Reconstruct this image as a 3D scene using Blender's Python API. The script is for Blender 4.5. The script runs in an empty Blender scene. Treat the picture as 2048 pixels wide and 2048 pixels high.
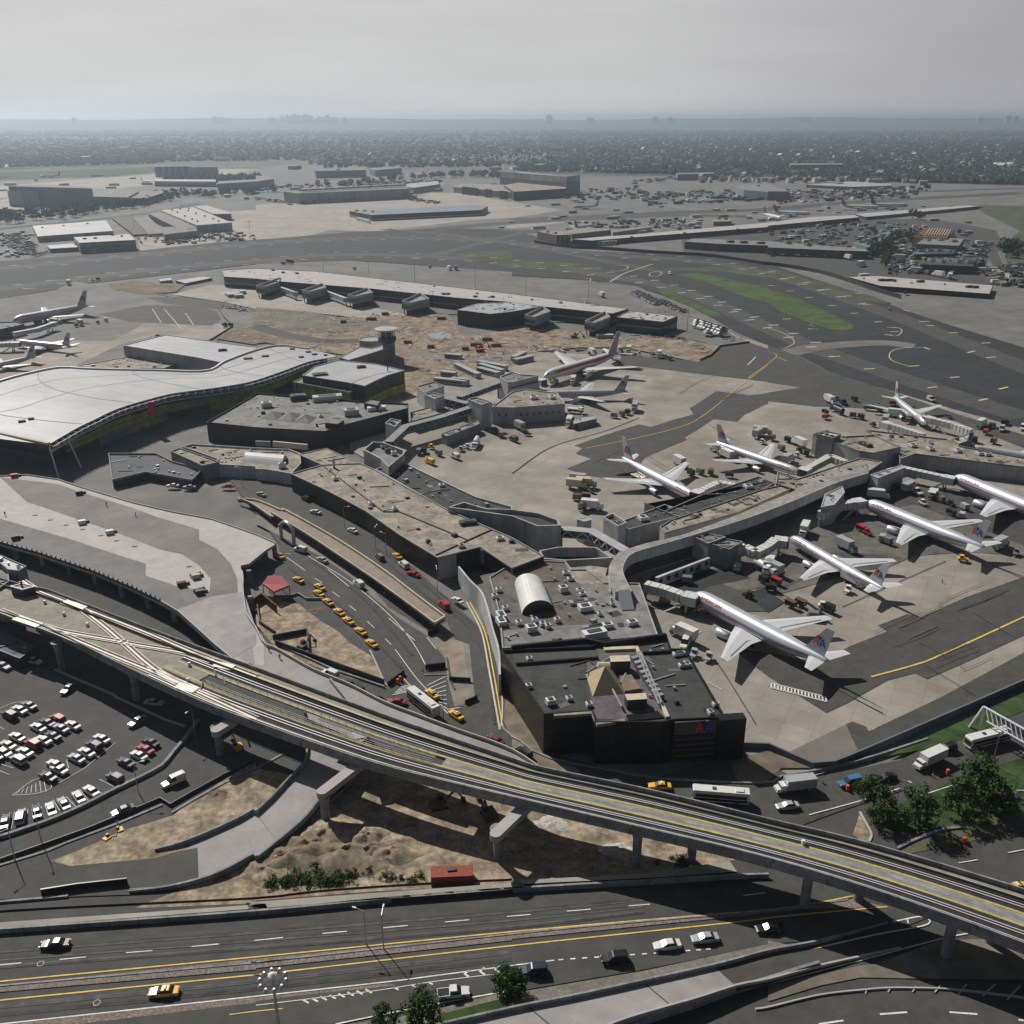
import bpy, bmesh, math, random
from mathutils import Vector, Matrix, geometry
random.seed(11)
S = bpy.context.scene
C = S.collection
R = math.radians
# ---------------------------------------------------------------- camera
FPX, CAMH, HOR = 1950.0, 145.0, 234.0
TILT = math.atan((1024 - HOR) / FPX)
cd = bpy.data.cameras.new('camera'); cam = bpy.data.objects.new('camera', cd); C.objects.link(cam)
cd.sensor_width = 36; cd.lens = 36 * FPX / 2048; cd.clip_start = 1; cd.clip_end = 120000
cam.location = (0, 0, CAMH); cam.rotation_euler = (math.pi / 2 - TILT, 0, 0)
S.camera = cam
# ---------------------------------------------------------------- world and sun
SUN_AZ, SUN_EL = 127.0, 42.0            # direction TO the sun: degrees from +X, elevation
w = bpy.data.worlds.new('World'); S.world = w; w.use_nodes = True
nt = w.node_tree
sky = nt.nodes.new('ShaderNodeTexSky'); sky.sky_type = 'NISHITA'; sky.sun_disc = False
sky.sun_elevation = R(SUN_EL); sky.sun_rotation = R(90 - SUN_AZ)
sky.altitude = 0; sky.air_density = 1.0; sky.dust_density = 1.5; sky.ozone_density = 1.0
bgn = nt.nodes['Background']; bgn.inputs[1].default_value = 0.081
def wn(t, **k):
    n = nt.nodes.new(t)
    for a_, b_ in k.items(): setattr(n, a_, b_)
    return n
# thin summer haze in the sky: it whitens the sky towards the horizon, more so on the sun's side
hs = wn('ShaderNodeHueSaturation'); hs.inputs['Saturation'].default_value = 0.7; hs.inputs['Value'].default_value = 0.42; nt.links.new(sky.outputs[0], hs.inputs['Color'])
tcw = wn('ShaderNodeTexCoord'); sep = wn('ShaderNodeSeparateXYZ'); nt.links.new(tcw.outputs['Generated'], sep.inputs[0])
rz = wn('ShaderNodeValToRGB'); e_ = rz.color_ramp.elements
e_[0].position = 0.0; e_[0].color = (1, 1, 1, 1); e_[1].position = 0.24; e_[1].color = (0, 0, 0, 1)
k_ = e_.new(0.105); k_.color = (0.9,) * 3 + (1,); e_.new(0.14).color = (0.15,) * 3 + (1,)
nt.links.new(sep.outputs[2], rz.inputs[0])
dt = wn('ShaderNodeVectorMath', operation='DOT_PRODUCT'); nt.links.new(tcw.outputs['Generated'], dt.inputs[0])
dt.inputs[1].default_value = (math.cos(R(SUN_AZ)), math.sin(R(SUN_AZ)), 0)
rs = wn('ShaderNodeValToRGB'); f_ = rs.color_ramp.elements
f_[0].position = 0.0; f_[0].color = (2.4, 2.4, 2.6, 1); f_[1].position = 1.0; f_[1].color = (8.1, 8.1, 8.0, 1)
f_.new(0.52).color = (5.4, 5.3, 5.6, 1); f_.new(0.72).color = (7.3, 7.3, 7.25, 1); f_.new(0.88).color = (7.8, 7.8, 7.75, 1)
nt.links.new(dt.outputs['Value'], rs.inputs[0])
nz = wn('ShaderNodeTexNoise'); nz.inputs['Scale'].default_value = 5; nz.inputs['Detail'].default_value = 6; mpw = wn('ShaderNodeMapping'); mpw.inputs['Scale'].default_value = (1, 1, 7)
nt.links.new(tcw.outputs['Generated'], mpw.inputs[0]); nt.links.new(mpw.outputs[0], nz.inputs['Vector'])
rn = wn('ShaderNodeMapRange'); rn.inputs[1].default_value = .3; rn.inputs[2].default_value = .7; rn.inputs[3].default_value = .955; rn.inputs[4].default_value = 1.045; nt.links.new(nz.outputs['Fac'], rn.inputs[0])
ml_ = wn('ShaderNodeVectorMath', operation='SCALE'); nt.links.new(rs.outputs[0], ml_.inputs[0]); nt.links.new(rn.outputs[0], ml_.inputs['Scale'])
mxw = wn('ShaderNodeMix', data_type='RGBA'); nt.links.new(rz.outputs[0], mxw.inputs[0])
nt.links.new(hs.outputs[0], mxw.inputs[6]); nt.links.new(ml_.outputs[0], mxw.inputs[7]); nt.links.new(mxw.outputs[2], bgn.inputs[0])
ld = bpy.data.lights.new('sun', 'SUN'); ld.energy = 5.0; ld.angle = R(0.5); ld.color = (1, 0.955, 0.89)
lo = bpy.data.objects.new('sun', ld); C.objects.link(lo)
sd = Vector((math.cos(R(SUN_AZ)) * math.cos(R(SUN_EL)), math.sin(R(SUN_AZ)) * math.cos(R(SUN_EL)), math.sin(R(SUN_EL))))
lo.rotation_euler = sd.to_track_quat('Z', 'Y').to_euler(); lo.location = sd * 500
vs = S.view_settings; vs.view_transform = 'Standard'; vs.look = 'None'; vs.exposure = 0; vs.gamma = 1
S.cycles.max_bounces = 5; S.cycles.diffuse_bounces = 2; S.cycles.glossy_bounces = 2; S.cycles.volume_bounces = 0
S.cycles.transparent_max_bounces = 6

# ---------------------------------------------------------------- plan helpers: photo survey points to ground coordinates
Z = 512 / 1932
def px(s):
    out = []; ox = oy = 0; k = 1
    for t in s.split():
        if ':' in t:
            h, t = t.split(':')
            if h == 's': ox = oy = 0; k = 1
            else: k = Z; ox = 512 * int(h[0]); oy = 200 if h[1] == 'f' else 512 * int(h[1])
            if not t: continue
        a, b = t.split(',')
        out.append((ox + float(a) * k, oy + float(b) * k))
    return out
def P(u, v, z=0.0):
    x = (u - 1024) / FPX; y = -(v - 1024) / FPX
    dy = math.cos(TILT) + y * math.sin(TILT); dz = -math.sin(TILT) + y * math.cos(TILT)
    s = (z - CAMH) / dz
    return Vector((x * s, dy * s, z))
def W(s, z=0.0):
    p = px(s) if isinstance(s, str) else s
    n = len(p)
    if isinstance(z, (list, tuple)):
        if len(z) == 2 and n > 2: z = [z[0] + (z[1] - z[0]) * i / (n - 1) for i in range(n)]
    else: z = [z] * n
    return [P(a, b, c) for (a, b), c in zip(p, z)]
def resample(pts, n):
    d = [0]
    for a, b in zip(pts, pts[1:]): d.append(d[-1] + (b - a).length)
    out = []; j = 0
    for i in range(n):
        t = d[-1] * i / (n - 1)
        while j < len(d) - 2 and d[j + 1] < t: j += 1
        f = (t - d[j]) / max(1e-9, d[j + 1] - d[j]); out.append(pts[j].lerp(pts[j + 1], min(1, max(0, f))))
    return out
def smooth(pts, n):                    # Catmull-Rom through the points, n samples
    q = [pts[0] * 2 - pts[1]] + list(pts) + [pts[-1] * 2 - pts[-2]]
    o = []
    for i in range(1, len(q) - 2):
        for k in range(12):
            t = k / 12; a, b, c, d = q[i - 1:i + 3]
            o.append(0.5 * ((2 * b) + (c - a) * t + (2 * a - 5 * b + 4 * c - d) * t * t + (3 * b - a - 3 * c + d) * t ** 3))
    o.append(q[-2])
    return resample(o, n)

# ---------------------------------------------------------------- materials
MATS = {}
def M(name, col, rough=0.85, var=0.0, sc=1.0, metal=0.0, col2=None, brick=None, spec=0.3, stain=0.0, panel=None):
    if name in MATS: return MATS[name]
    m = bpy.data.materials.new(name); m.use_nodes = True; n = m.node_tree; L = n.links.new
    b = n.nodes['Principled BSDF']; b.inputs['Roughness'].default_value = rough; b.inputs['Metallic'].default_value = metal
    b.inputs['Specular IOR Level'].default_value = spec
    c = (*col, 1)
    if not (var or col2 or brick or stain or panel): b.inputs['Base Color'].default_value = c
    else:
        tc = n.nodes.new('ShaderNodeTexCoord'); last = None
        no = n.nodes.new('ShaderNodeTexNoise'); no.inputs['Scale'].default_value = sc; no.inputs['Detail'].default_value = 7; no.inputs['Roughness'].default_value = 0.62
        L(tc.outputs['Object'], no.inputs['Vector'])
        rp = n.nodes.new('ShaderNodeValToRGB'); e = rp.color_ramp.elements
        e[0].position = 0.36; e[1].position = 0.66
        c2 = col2 or tuple(min(1, k * (1 + var)) for k in col)
        e[0].color = (*(k * (1 - var) for k in col), 1); e[1].color = (*c2, 1)
        L(no.outputs['Fac'], rp.inputs[0]); last = rp.outputs[0]
        if stain:
            n2 = n.nodes.new('ShaderNodeTexNoise'); n2.inputs['Scale'].default_value = sc * 0.3; n2.inputs['Detail'].default_value = 9; n2.inputs['Roughness'].default_value = 0.7
            L(tc.outputs['Object'], n2.inputs['Vector'])
            r2 = n.nodes.new('ShaderNodeValToRGB'); r2.color_ramp.elements[0].position = 0.38; r2.color_ramp.elements[1].position = 0.62
            r2.color_ramp.elements[0].color = (1 - stain,) * 3 + (1,); r2.color_ramp.elements[1].color = (1, 1, 1, 1)
            L(n2.outputs['Fac'], r2.inputs[0])
            mx = n.nodes.new('ShaderNodeMix'); mx.data_type = 'RGBA'; mx.blend_type = 'MULTIPLY'; mx.inputs[0].default_value = 1
            L(last, mx.inputs[6]); L(r2.outputs[0], mx.inputs[7]); last = mx.outputs[2]
        if brick:                       # (slab width, slab length, joint darkness, rotation)
            bk = n.nodes.new('ShaderNodeTexBrick'); bk.offset = 0; bk.inputs['Scale'].default_value = 1
            bk.inputs['Brick Width'].default_value = brick[0]; bk.inputs['Row Height'].default_value = brick[1]
            bk.inputs['Mortar Size'].default_value = brick[4] if len(brick) > 4 else 0.12
            bk.inputs['Color1'].default_value = (1, 1, 1, 1); bk.inputs['Color2'].default_value = (0.86, 0.86, 0.87, 1)
            bk.inputs['Mortar'].default_value = (brick[2],) * 3 + (1,)
            mp = n.nodes.new('ShaderNodeMapping'); mp.inputs['Rotation'].default_value = (0, 0, R(brick[3]))
            L(tc.outputs['Object'], mp.inputs[0]); L(mp.outputs[0], bk.inputs['Vector'])
            mx = n.nodes.new('ShaderNodeMix'); mx.data_type = 'RGBA'; mx.blend_type = 'MULTIPLY'; mx.inputs[0].default_value = 1
            L(last, mx.inputs[6]); L(bk.outputs['Color'], mx.inputs[7]); last = mx.outputs[2]
        if panel:                       # upright sheets: (panel width, panel height, joint darkness)
            sp = n.nodes.new('ShaderNodeSeparateXYZ'); L(tc.outputs['Object'], sp.inputs[0])
            ad = n.nodes.new('ShaderNodeMath'); ad.operation = 'MULTIPLY_ADD'; ad.inputs[1].default_value = 0.83; L(sp.outputs[1], ad.inputs[0]); L(sp.outputs[0], ad.inputs[2])
            cb = n.nodes.new('ShaderNodeCombineXYZ'); L(ad.outputs[0], cb.inputs[0]); L(sp.outputs[2], cb.inputs[1])
            bk = n.nodes.new('ShaderNodeTexBrick'); bk.offset = 0; bk.inputs['Scale'].default_value = 1; bk.inputs['Brick Width'].default_value = panel[0]; bk.inputs['Row Height'].default_value = panel[1]
            bk.inputs['Mortar Size'].default_value = panel[3] if len(panel) > 3 else 0.09; bk.inputs['Color1'].default_value = (1, 1, 1, 1); bk.inputs['Color2'].default_value = (0.78, 0.79, 0.8, 1); bk.inputs['Mortar'].default_value = (panel[2],) * 3 + (1,)
            L(cb.outputs[0], bk.inputs['Vector']); mx = n.nodes.new('ShaderNodeMix'); mx.data_type = 'RGBA'; mx.blend_type = 'MULTIPLY'; mx.inputs[0].default_value = 1
            L(last, mx.inputs[6]); L(bk.outputs['Color'], mx.inputs[7]); last = mx.outputs[2]
        L(last, b.inputs['Base Color'])
    MATS[name] = m
    return m
asphalt = M('asphalt', (0.068, 0.067, 0.064), var=0.13, sc=0.5, stain=0.22)
asphalt_dark = M('asphalt_dark', (0.032, 0.034, 0.038), var=0.16, sc=0.12, stain=0.3)
asphalt_mid = M('asphalt_mid', (0.067, 0.067, 0.062), var=0.14, sc=0.3, stain=0.2)
lot_asphalt = M('lot_asphalt', (0.075, 0.073, 0.072), var=0.12, sc=0.2, stain=0.25)
lane_grey = M('lane_grey', (0.07, 0.069, 0.067), var=0.15, sc=0.3, stain=0.25)
concrete_apron = M('concrete_apron', (0.34, 0.31, 0.27), var=0.1, sc=0.06, brick=(7.6, 7.6, 0.72, 28, 0.1), stain=0.4)
concrete_grey = M('concrete_grey', (0.178, 0.174, 0.165), var=0.12, sc=0.05, brick=(7.6, 7.6, 0.8, 5, 0.1), stain=0.3)
concrete_pale = M('concrete_pale', (0.36, 0.33, 0.285), var=0.1, sc=0.06, brick=(9, 9, 0.8, 12, 0.1), stain=0.25)
concrete_deck = M('concrete_deck', (0.31, 0.295, 0.29), rough=0.8, var=0.07, sc=0.3, stain=0.25)
concrete_new = M('concrete_new', (0.41, 0.385, 0.37), rough=0.8, var=0.07, sc=0.3, stain=0.15)
concrete = M('concrete', (0.36, 0.35, 0.32), var=0.12, sc=0.5, stain=0.25)
concrete_side = M('concrete_side', (0.31, 0.32, 0.33), var=0.16, sc=0.8, stain=0.4, panel=(6, 30, .55, .12))
sand_mid = M('sand_mid', (0.29, 0.235, 0.17), rough=1, var=0.35, sc=0.35, stain=0.5)
sand = M('sand', (0.37, 0.3, 0.215), rough=1, var=0.3, sc=0.8, stain=0.55)
sand_dark = M('sand_dark', (0.21, 0.175, 0.13), rough=1, var=0.25, sc=0.2, stain=0.4)
gravel = M('gravel', (0.22, 0.185, 0.165), rough=1, var=0.45, sc=2.2, stain=0.25)
grass = M('grass', (0.065, 0.1, 0.03), rough=1, var=0.3, sc=0.1, stain=0.3)
grass_dull = M('grass_dull', (0.075, 0.088, 0.045), rough=1, var=0.3, sc=0.06, stain=0.35)
lawn = M('lawn', (0.042, 0.075, 0.02), rough=1, var=0.35, sc=0.4, stain=0.3)
white_paint = M('white_paint', (0.62, 0.62, 0.6), rough=0.7, var=0.2, sc=0.8)
yellow_paint = M('yellow_paint', (0.62, 0.44, 0.09), rough=0.7, var=0.2, sc=0.8)
yellow_faded = M('yellow_faded', (0.5, 0.42, 0.2), rough=0.7, var=0.2, sc=0.8)
roof_white = M('roof_white', (0.40, 0.405, 0.41), rough=0.55, var=0.05, sc=0.08, stain=0.15, brick=(16, 3.2, 0.86, 24, 0.1))
roof_grey = M('roof_grey', (0.25, 0.245, 0.235), var=0.16, sc=0.4, stain=0.35, brick=(14, 3, 0.8, 28, 0.12))
roof_tan = M('roof_tan', (0.36, 0.32, 0.26), var=0.2, sc=0.5, stain=0.5, brick=(22, 5, 0.86, 38, 0.1))
roof_dark = M('roof_dark', (0.06, 0.063, 0.062), var=0.2, sc=0.4, stain=0.35, brick=(12, 2.4, 0.72, 5, 0.12))
roof_brown = M('roof_brown', (0.15, 0.13, 0.116), var=0.18, sc=0.5, stain=0.35, brick=(12, 3, 0.8, 5, 0.12))
wall_white = M('wall_white', (0.52, 0.53, 0.54), rough=0.7, var=0.06, sc=0.3, stain=0.2, panel=(3, 20, .72))
wall_grey = M('wall_grey', (0.28, 0.29, 0.30), rough=0.75, var=0.08, sc=0.3, stain=0.25, panel=(3.5, 2.8, .62))
wall_pale = M('wall_pale', (0.42, 0.42, 0.42), rough=0.75, var=0.06, sc=0.3, stain=0.25, panel=(3, 20, .68))
wall_black = M('wall_black', (0.02, 0.02, 0.023), rough=0.35, var=0.2, sc=0.3, panel=(2.4, 1.9, .4, .12))
wall_dark = M('wall_dark', (0.05, 0.05, 0.056), rough=0.5, var=0.2, sc=0.2, panel=(3, 2.4, .4, .14))
wall_tan = M('wall_tan', (0.27, 0.23, 0.18), rough=0.85, var=0.1, sc=0.2, stain=0.2)
wall_yellow = M('wall_yellow', (0.42, 0.42, 0.07), rough=0.7, var=0.2, sc=0.3, stain=0.45, panel=(6, 3.4, .3, .2))
wall_green = M('wall_green', (0.13, 0.19, 0.18), rough=0.7, var=0.1, sc=0.2)
glass = M('glass', (0.02, 0.025, 0.03), rough=0.22, spec=0.6)
glass_blue = M('glass_blue', (0.04, 0.06, 0.075), rough=0.2, spec=0.6)
steel = M('steel', (0.42, 0.43, 0.45), rough=0.4, metal=0.6)
steel_white = M('steel_white', (0.62, 0.63, 0.65), rough=0.5)
steel_dark = M('steel_dark', (0.05, 0.052, 0.055), rough=0.5)
rust = M('rust', (0.13, 0.055, 0.035), rough=0.9, var=0.3, sc=1)
red_paint = M('red_paint', (0.42, 0.035, 0.03), rough=0.5)
rubber = M('rubber', (0.015, 0.015, 0.015), rough=0.8)
leaf_x = M('leaf', (0.035, 0.07, 0.016), rough=0.9, var=0.45, sc=1.2)
leaf_far = M('leaf_far', (0.042, 0.062, 0.03), rough=1, var=0.4, sc=0.05)
bark = M('bark', (0.08, 0.06, 0.045), rough=1, var=0.3, sc=3)
rail_steel = M('rail_steel', (0.62, 0.61, 0.6), rough=0.35, metal=0.3)
ballast_dark = M('ballast_dark', (0.035, 0.033, 0.032), rough=0.95, var=0.3, sc=0.8)
cream = M('cream', (0.5, 0.45, 0.33), rough=0.8, var=0.12, sc=0.5)

# ---------------------------------------------------------------- mesh builder
class MB:
    def __init__(s): s.v = []; s.f = []; s.m = []
    def add(s, vs, fs, mi=0):
        o = len(s.v); s.v += [tuple(a) for a in vs]; s.f += [tuple(i + o for i in f) for f in fs]; s.m += [mi] * len(fs); return s
    def box(s, c, d, rz=0, mi=0):
        x, y, z = (k / 2 for k in d); ca, sa = math.cos(rz), math.sin(rz)
        vs = []
        for i in (-1, 1):
            for j in (-1, 1):
                for k in (-1, 1):
                    a, b = i * x, j * y
                    vs.append((c[0] + a * ca - b * sa, c[1] + a * sa + b * ca, c[2] + k * z))
        return s.add(vs, [(0, 1, 3, 2), (4, 6, 7, 5), (0, 4, 5, 1), (2, 3, 7, 6), (1, 5, 7, 3), (0, 2, 6, 4)], mi)
    def prism(s, pts, z0, z1=None, mi=0, mt=None):    # pts: list of Vectors (top z from pts when z1 None)
        n = len(pts)
        ar = sum(pts[i][0] * pts[(i + 1) % n][1] - pts[(i + 1) % n][0] * pts[i][1] for i in range(n))
        if ar < 0: pts = list(pts)[::-1]
        top = [(p[0], p[1], p[2] if z1 is None else z1) for p in pts]
        z0s = z0 if isinstance(z0, list) else [z0] * n
        bot = [(p[0], p[1], zz) for p, zz in zip(pts, z0s)]
        s.add(top + bot, [(i, i + n, (i + 1) % n + n, (i + 1) % n) for i in range(n)] + [tuple(range(2 * n - 1, n - 1, -1))], mi)
        s.add(top, [tuple(range(n))], mi if mt is None else mt)
        return s
    def tube(s, p, q, r, n=8, r2=None, mi=0, cap=True):
        p, q = Vector(p), Vector(q); d = (q - p)
        if d.length < 1e-6: return s
        d.normalize()
        a = d.orthogonal().normalized(); b = d.cross(a); r2 = r if r2 is None else r2
        vs = [p + (a * math.cos(2 * math.pi * i / n) + b * math.sin(2 * math.pi * i / n)) * r for i in range(n)]
        vs += [q + (a * math.cos(2 * math.pi * i / n) + b * math.sin(2 * math.pi * i / n)) * r2 for i in range(n)]
        fs = [(i, (i + 1) % n, (i + 1) % n + n, i + n) for i in range(n)]
        if cap: fs += [tuple(range(n - 1, -1, -1)), tuple(range(n, 2 * n))]
        return s.add(vs, fs, mi)
    def bar(s, p, q, w_, h, mi=0):          # box beam from p to q (bottom centre line)
        p, q = Vector(p), Vector(q); d = q - p; l = Vector((-d.y, d.x, 0))
        if l.length < 1e-6: return s
        l = l.normalized() * w_ / 2; u = Vector((0, 0, h))
        vs = [p - l, p + l, q + l, q - l, p - l + u, p + l + u, q + l + u, q - l + u]
        return s.add(vs, [(0, 1, 2, 3), (7, 6, 5, 4), (0, 4, 5, 1), (1, 5, 6, 2), (2, 6, 7, 3), (3, 7, 4, 0)], mi)
    def wall(s, pts, t, h, mi=0, closed=False, z0=None):   # mitred wall along a polyline, thickness t, height h above pts
        n = len(pts); L = []; Rr = []
        for i in range(n):
            if closed: a, b = pts[i - 1], pts[(i + 1) % n]
            else: a, b = pts[max(0, i - 1)], pts[min(n - 1, i + 1)]
            d1 = (pts[i] - a); d2 = (b - pts[i]); d1.z = d2.z = 0
            if d1.length < 1e-6: d1 = d2.copy()
            if d2.length < 1e-6: d2 = d1.copy()
            d1.normalize(); d2.normalize(); nn = Vector((-(d1.y + d2.y), d1.x + d2.x, 0))
            if nn.length < 0.2: nn = Vector((-d1.y, d1.x, 0))
            nn.normalize(); k = max(0.4, nn.dot(Vector((-d1.y, d1.x, 0))))
            L.append(pts[i] + nn * t / 2 / k); Rr.append(pts[i] - nn * t / 2 / k)
        u = Vector((0, 0, h)); vs = []
        for a, b in zip(L, Rr):
            if z0 is not None: a0 = Vector((a.x, a.y, z0)); b0 = Vector((b.x, b.y, z0))
            else: a0, b0 = a, b
            vs += [a0, b0, b + u, a + u]
        fs = []
        for i in range(n if closed else n - 1):
            o, q = i * 4, ((i + 1) % n) * 4
            for k in range(4): fs.append((o + k, o + (k + 1) % 4, q + (k + 1) % 4, q + k))
        if not closed: fs += [(3, 2, 1, 0), tuple((n - 1) * 4 + k for k in range(4))]
        return s.add(vs, fs, mi)
    def strip(s, A, B, thick=0, mi=0, ms=None):            # surface between two polylines of equal length
        n = len(A); ms = mi if ms is None else ms
        s.add(list(A) + list(B), [(i, i + 1, i + 1 + n, i + n) for i in range(n - 1)], mi)
        if thick:
            d = Vector((0, 0, -thick)); a2 = [a + d for a in A]; b2 = [b + d for b in B]
            s.add(a2 + b2, [(i + n, i + 1 + n, i + 1, i) for i in range(n - 1)], ms)
            s.add(list(A) + a2, [(i + n, i + 1 + n, i + 1, i) for i in range(n - 1)], ms)
            s.add(list(B) + b2, [(i, i + 1, i + 1 + n, i + n) for i in range(n - 1)], ms)
            s.add([A[0], B[0], b2[0], a2[0]], [(0, 1, 2, 3)], ms); s.add([A[-1], B[-1], b2[-1], a2[-1]], [(3, 2, 1, 0)], ms)
        return s
    def ribbon(s, pts, wd, dz=0.0, mi=0):                   # flat painted line along a polyline
        n = len(pts); A = []; B = []
        for i in range(n):
            d = pts[min(n - 1, i + 1)] - pts[max(0, i - 1)]; l = Vector((-d.y, d.x, 0))
            l = l.normalized() * wd / 2 if l.length > 1e-9 else Vector((0, wd / 2, 0))
            u = Vector((0, 0, dz)); A.append(pts[i] + l + u); B.append(pts[i] - l + u)
        return s.strip(A, B, 0, mi)
    def lathe(s, prof, o=(0, 0, 0), n=14, ax='z', mi=0):
        vs = []; o = Vector(o)
        for h, r in prof:
            for i in range(n):
                a = 2 * math.pi * i / n; c, d = r * math.cos(a), r * math.sin(a)
                vs.append(o + (Vector((c, d, h)) if ax == 'z' else Vector((h, c, d)) if ax == 'x' else Vector((c, h, d))))
        fs = []
        for j in range(len(prof) - 1):
            for i in range(n): fs.append((j * n + i, j * n + (i + 1) % n, (j + 1) * n + (i + 1) % n, (j + 1) * n + i))
        fs += [tuple(range(n - 1, -1, -1)), tuple(range((len(prof) - 1) * n, len(prof) * n))]
        return s.add(vs, fs, mi)
    def build(s, name, mats, parent=None, smooth_=False, loc=None, fix=False):
        me = bpy.data.meshes.new(name); me.from_pydata(s.v, [], s.f)
        for m in (mats if isinstance(mats, (list, tuple)) else [mats]): me.materials.append(m)
        me.polygons.foreach_set('material_index', s.m)
        if smooth_: me.polygons.foreach_set('use_smooth', [True] * len(s.f))
        if fix:
            b = bmesh.new(); b.from_mesh(me); bmesh.ops.recalc_face_normals(b, faces=b.faces); b.to_mesh(me); b.free()
        me.update()
        o = bpy.data.objects.new(name, me); C.objects.link(o)
        if parent: o.parent = parent
        if loc: o.location = loc
        return o
def tag(o, label=None, cat=None, group=None, kind=None):
    if label: o['label'] = label
    if cat: o['category'] = cat
    if group: o['group'] = group
    if kind: o['kind'] = kind
    return o
def empty(name, label, cat, loc=(0, 0, 0), rz=0, group=None):
    o = bpy.data.objects.new(name, None); C.objects.link(o); o.location = loc; o.rotation_euler = (0, 0, rz)
    o.empty_display_size = 1
    return tag(o, label, cat, group)
def copy_tree(o, parent=None):
    c = o.copy(); C.objects.link(c); c.parent = parent
    for ch in o.children: copy_tree(ch, c)
    return c
def put(proto, loc, rz, label, group=None, used=set(), sc=1.0):
    if proto.name in used: o = copy_tree(proto)
    else: used.add(proto.name); o = proto
    o.location = loc; o.rotation_euler = (0, 0, rz); o['label'] = label; o.scale = (sc, sc, sc)
    if group: o['group'] = group
    return o
def delete_tree(o):
    for ch in list(o.children): delete_tree(ch)
    bpy.data.objects.remove(o)
def structure(name, mb, mats, **k): return tag(mb.build(name, mats, **k), kind='structure')
ORD = 'first second third fourth fifth sixth seventh eighth ninth tenth eleventh twelfth thirteenth fourteenth fifteenth sixteenth seventeenth eighteenth nineteenth twentieth'.split()
LAY = [0.0]; STEP = [0.06]
def sheet(name, s, mats, z=None, fix=True):      # a flat ground surface from a survey outline, one layer above the last
    if z is None: LAY[0] += STEP[0]; z = LAY[0]
    pts = W(s, z); tr = geometry.tessellate_polygon([[Vector((p.x, p.y, 0)) for p in pts]])
    fs = []
    for t in tr:
        q = [pts[i] for i in t]; ar = (q[1] - q[0]).cross(q[2] - q[0]).z
        if abs(ar) > 1e-6: fs.append(tuple(t) if ar > 0 else tuple(t[::-1]))
    me = bpy.data.meshes.new(name); me.from_pydata([tuple(p) for p in pts], [], fs); me.materials.append(mats)
    o = bpy.data.objects.new(name, me); C.objects.link(o); return tag(o, kind='structure')
def frac(A, B, t): return [a.lerp(b, t) for a, b in zip(A, B)]

# ---------------------------------------------------------------- haze
def haze(dens):
    b = MB().box((0, 12850, 93.75), (54000, 26700, 192.5)); m = bpy.data.materials.new('haze_air'); m.use_nodes = True; n = m.node_tree
    n.nodes.remove(n.nodes['Principled BSDF']); v = n.nodes.new('ShaderNodeVolumePrincipled')
    v.inputs['Color'].default_value = (0.72, 0.84, 0.98, 1); v.inputs['Density'].default_value = dens; v.inputs['Anisotropy'].default_value = 0.62
    n.links.new(v.outputs[0], n.nodes['Material Output'].inputs['Volume'])
    return tag(b.build('haze', m), kind='stuff')
haze(0.0001)
# ================================================================ GROUND
g = MB(); g.add([(-26000, -200, -.6), (26000, -200, -.6), (26000, 26000, -.6), (-26000, 26000, -.6)], [(0, 1, 2, 3)])
structure('ground', g, [M('dry_ground', (0.17, 0.16, 0.135), rough=1, var=0.25, sc=0.03, stain=0.4)])
LAY[0] = 0.0; STEP[0] = 0.03
sheet('suburb_ground', 's:-1500,352 0,340 300,328 470,312 640,306 1000,322 1050,345 1500,356 1800,364 2048,372 3400,390 3000,247 -900,247', M('suburb_ground', (0.05, 0.07, 0.038), rough=1, var=0.35, sc=0.02, col2=(0.085, 0.095, 0.075), stain=0.3))
sheet('airfield_grass', 's:-900,372 0,361 200,354 420,330 300,334 0,345 -900,356', grass_dull)
sheet('runway', 's:-900,400 0,372 260,352 420,338 560,338 430,356 300,372 40,394 -900,450', concrete_pale)
sheet('apron_far', 's:-400,440 0,414 150,412 250,440 440,480 700,462 770,456 1000,455 1100,480 1500,500 1700,470 1950,410 2048,390 2048,372 1800,372 1500,372 1100,372 900,350 700,330 560,330 400,360 200,380 0,400', concrete_grey)
STEP[0] = 0.012
sheet('apron_pale', '1f:0,790 250,770 650,770 1050,757 1160,735 1330,700 1520,700 1932,770 2f:380,830 1f:1932,890 1630,905 1180,960 940,1000 560,980 300,1050 0,1070 0f:1740,1040 1740,840 1932,830', concrete_pale)
sheet('apron_pale', '2f:0,940 640,905 400,925 0,970 1f:1860,960', concrete_pale)
sheet('apron_pale', '0f:0,760 60,740 110,800 390,820 0,880 -300,930 -300,780', concrete_pale)
sheet('parking_area', '0f:0,1010 240,990 300,1070 620,1160 300,1190 0,1210 -500,1280 -500,1060', concrete_grey)
sheet('parking_area', '0f:1030,1010 1230,1020 1800,990 1932,1060 1600,1090 1250,1120 1060,1140', concrete_pale)
sheet('apron_grass', '3f:1420,900 1932,800 1f:1932,800 3f:1932,1010 1780,990 1500,930', grass_dull) if 0 else sheet('airfield_grass', '3f:1560,790 1932,800 2200,820 2200,1010 1900,985 1640,860', grass_dull)
sheet('airfield_grass', '3f:1790,1080 1932,960 2200,960 2200,1250 1800,1230', grass_dull)
sheet('service_road', '3f:1300,910 1500,940 1720,985 1780,1090 1730,1150 1790,1280 1670,1440 1590,1440 1700,1260 1640,1130 1640,1050 1500,1000 1300,960', asphalt_mid)
cream_paint = M('cream_paint', (.5, .48, .4), var=.2, sc=.5)
sheet('freight_yard', '2f:1280,1050 1932,965 3f:650,890 1300,905 1500,960 1700,1100 1620,1300 1700,1420 830,1330 600,1330 0,1240 2f:1932,1240 1300,1180', asphalt)
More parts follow.
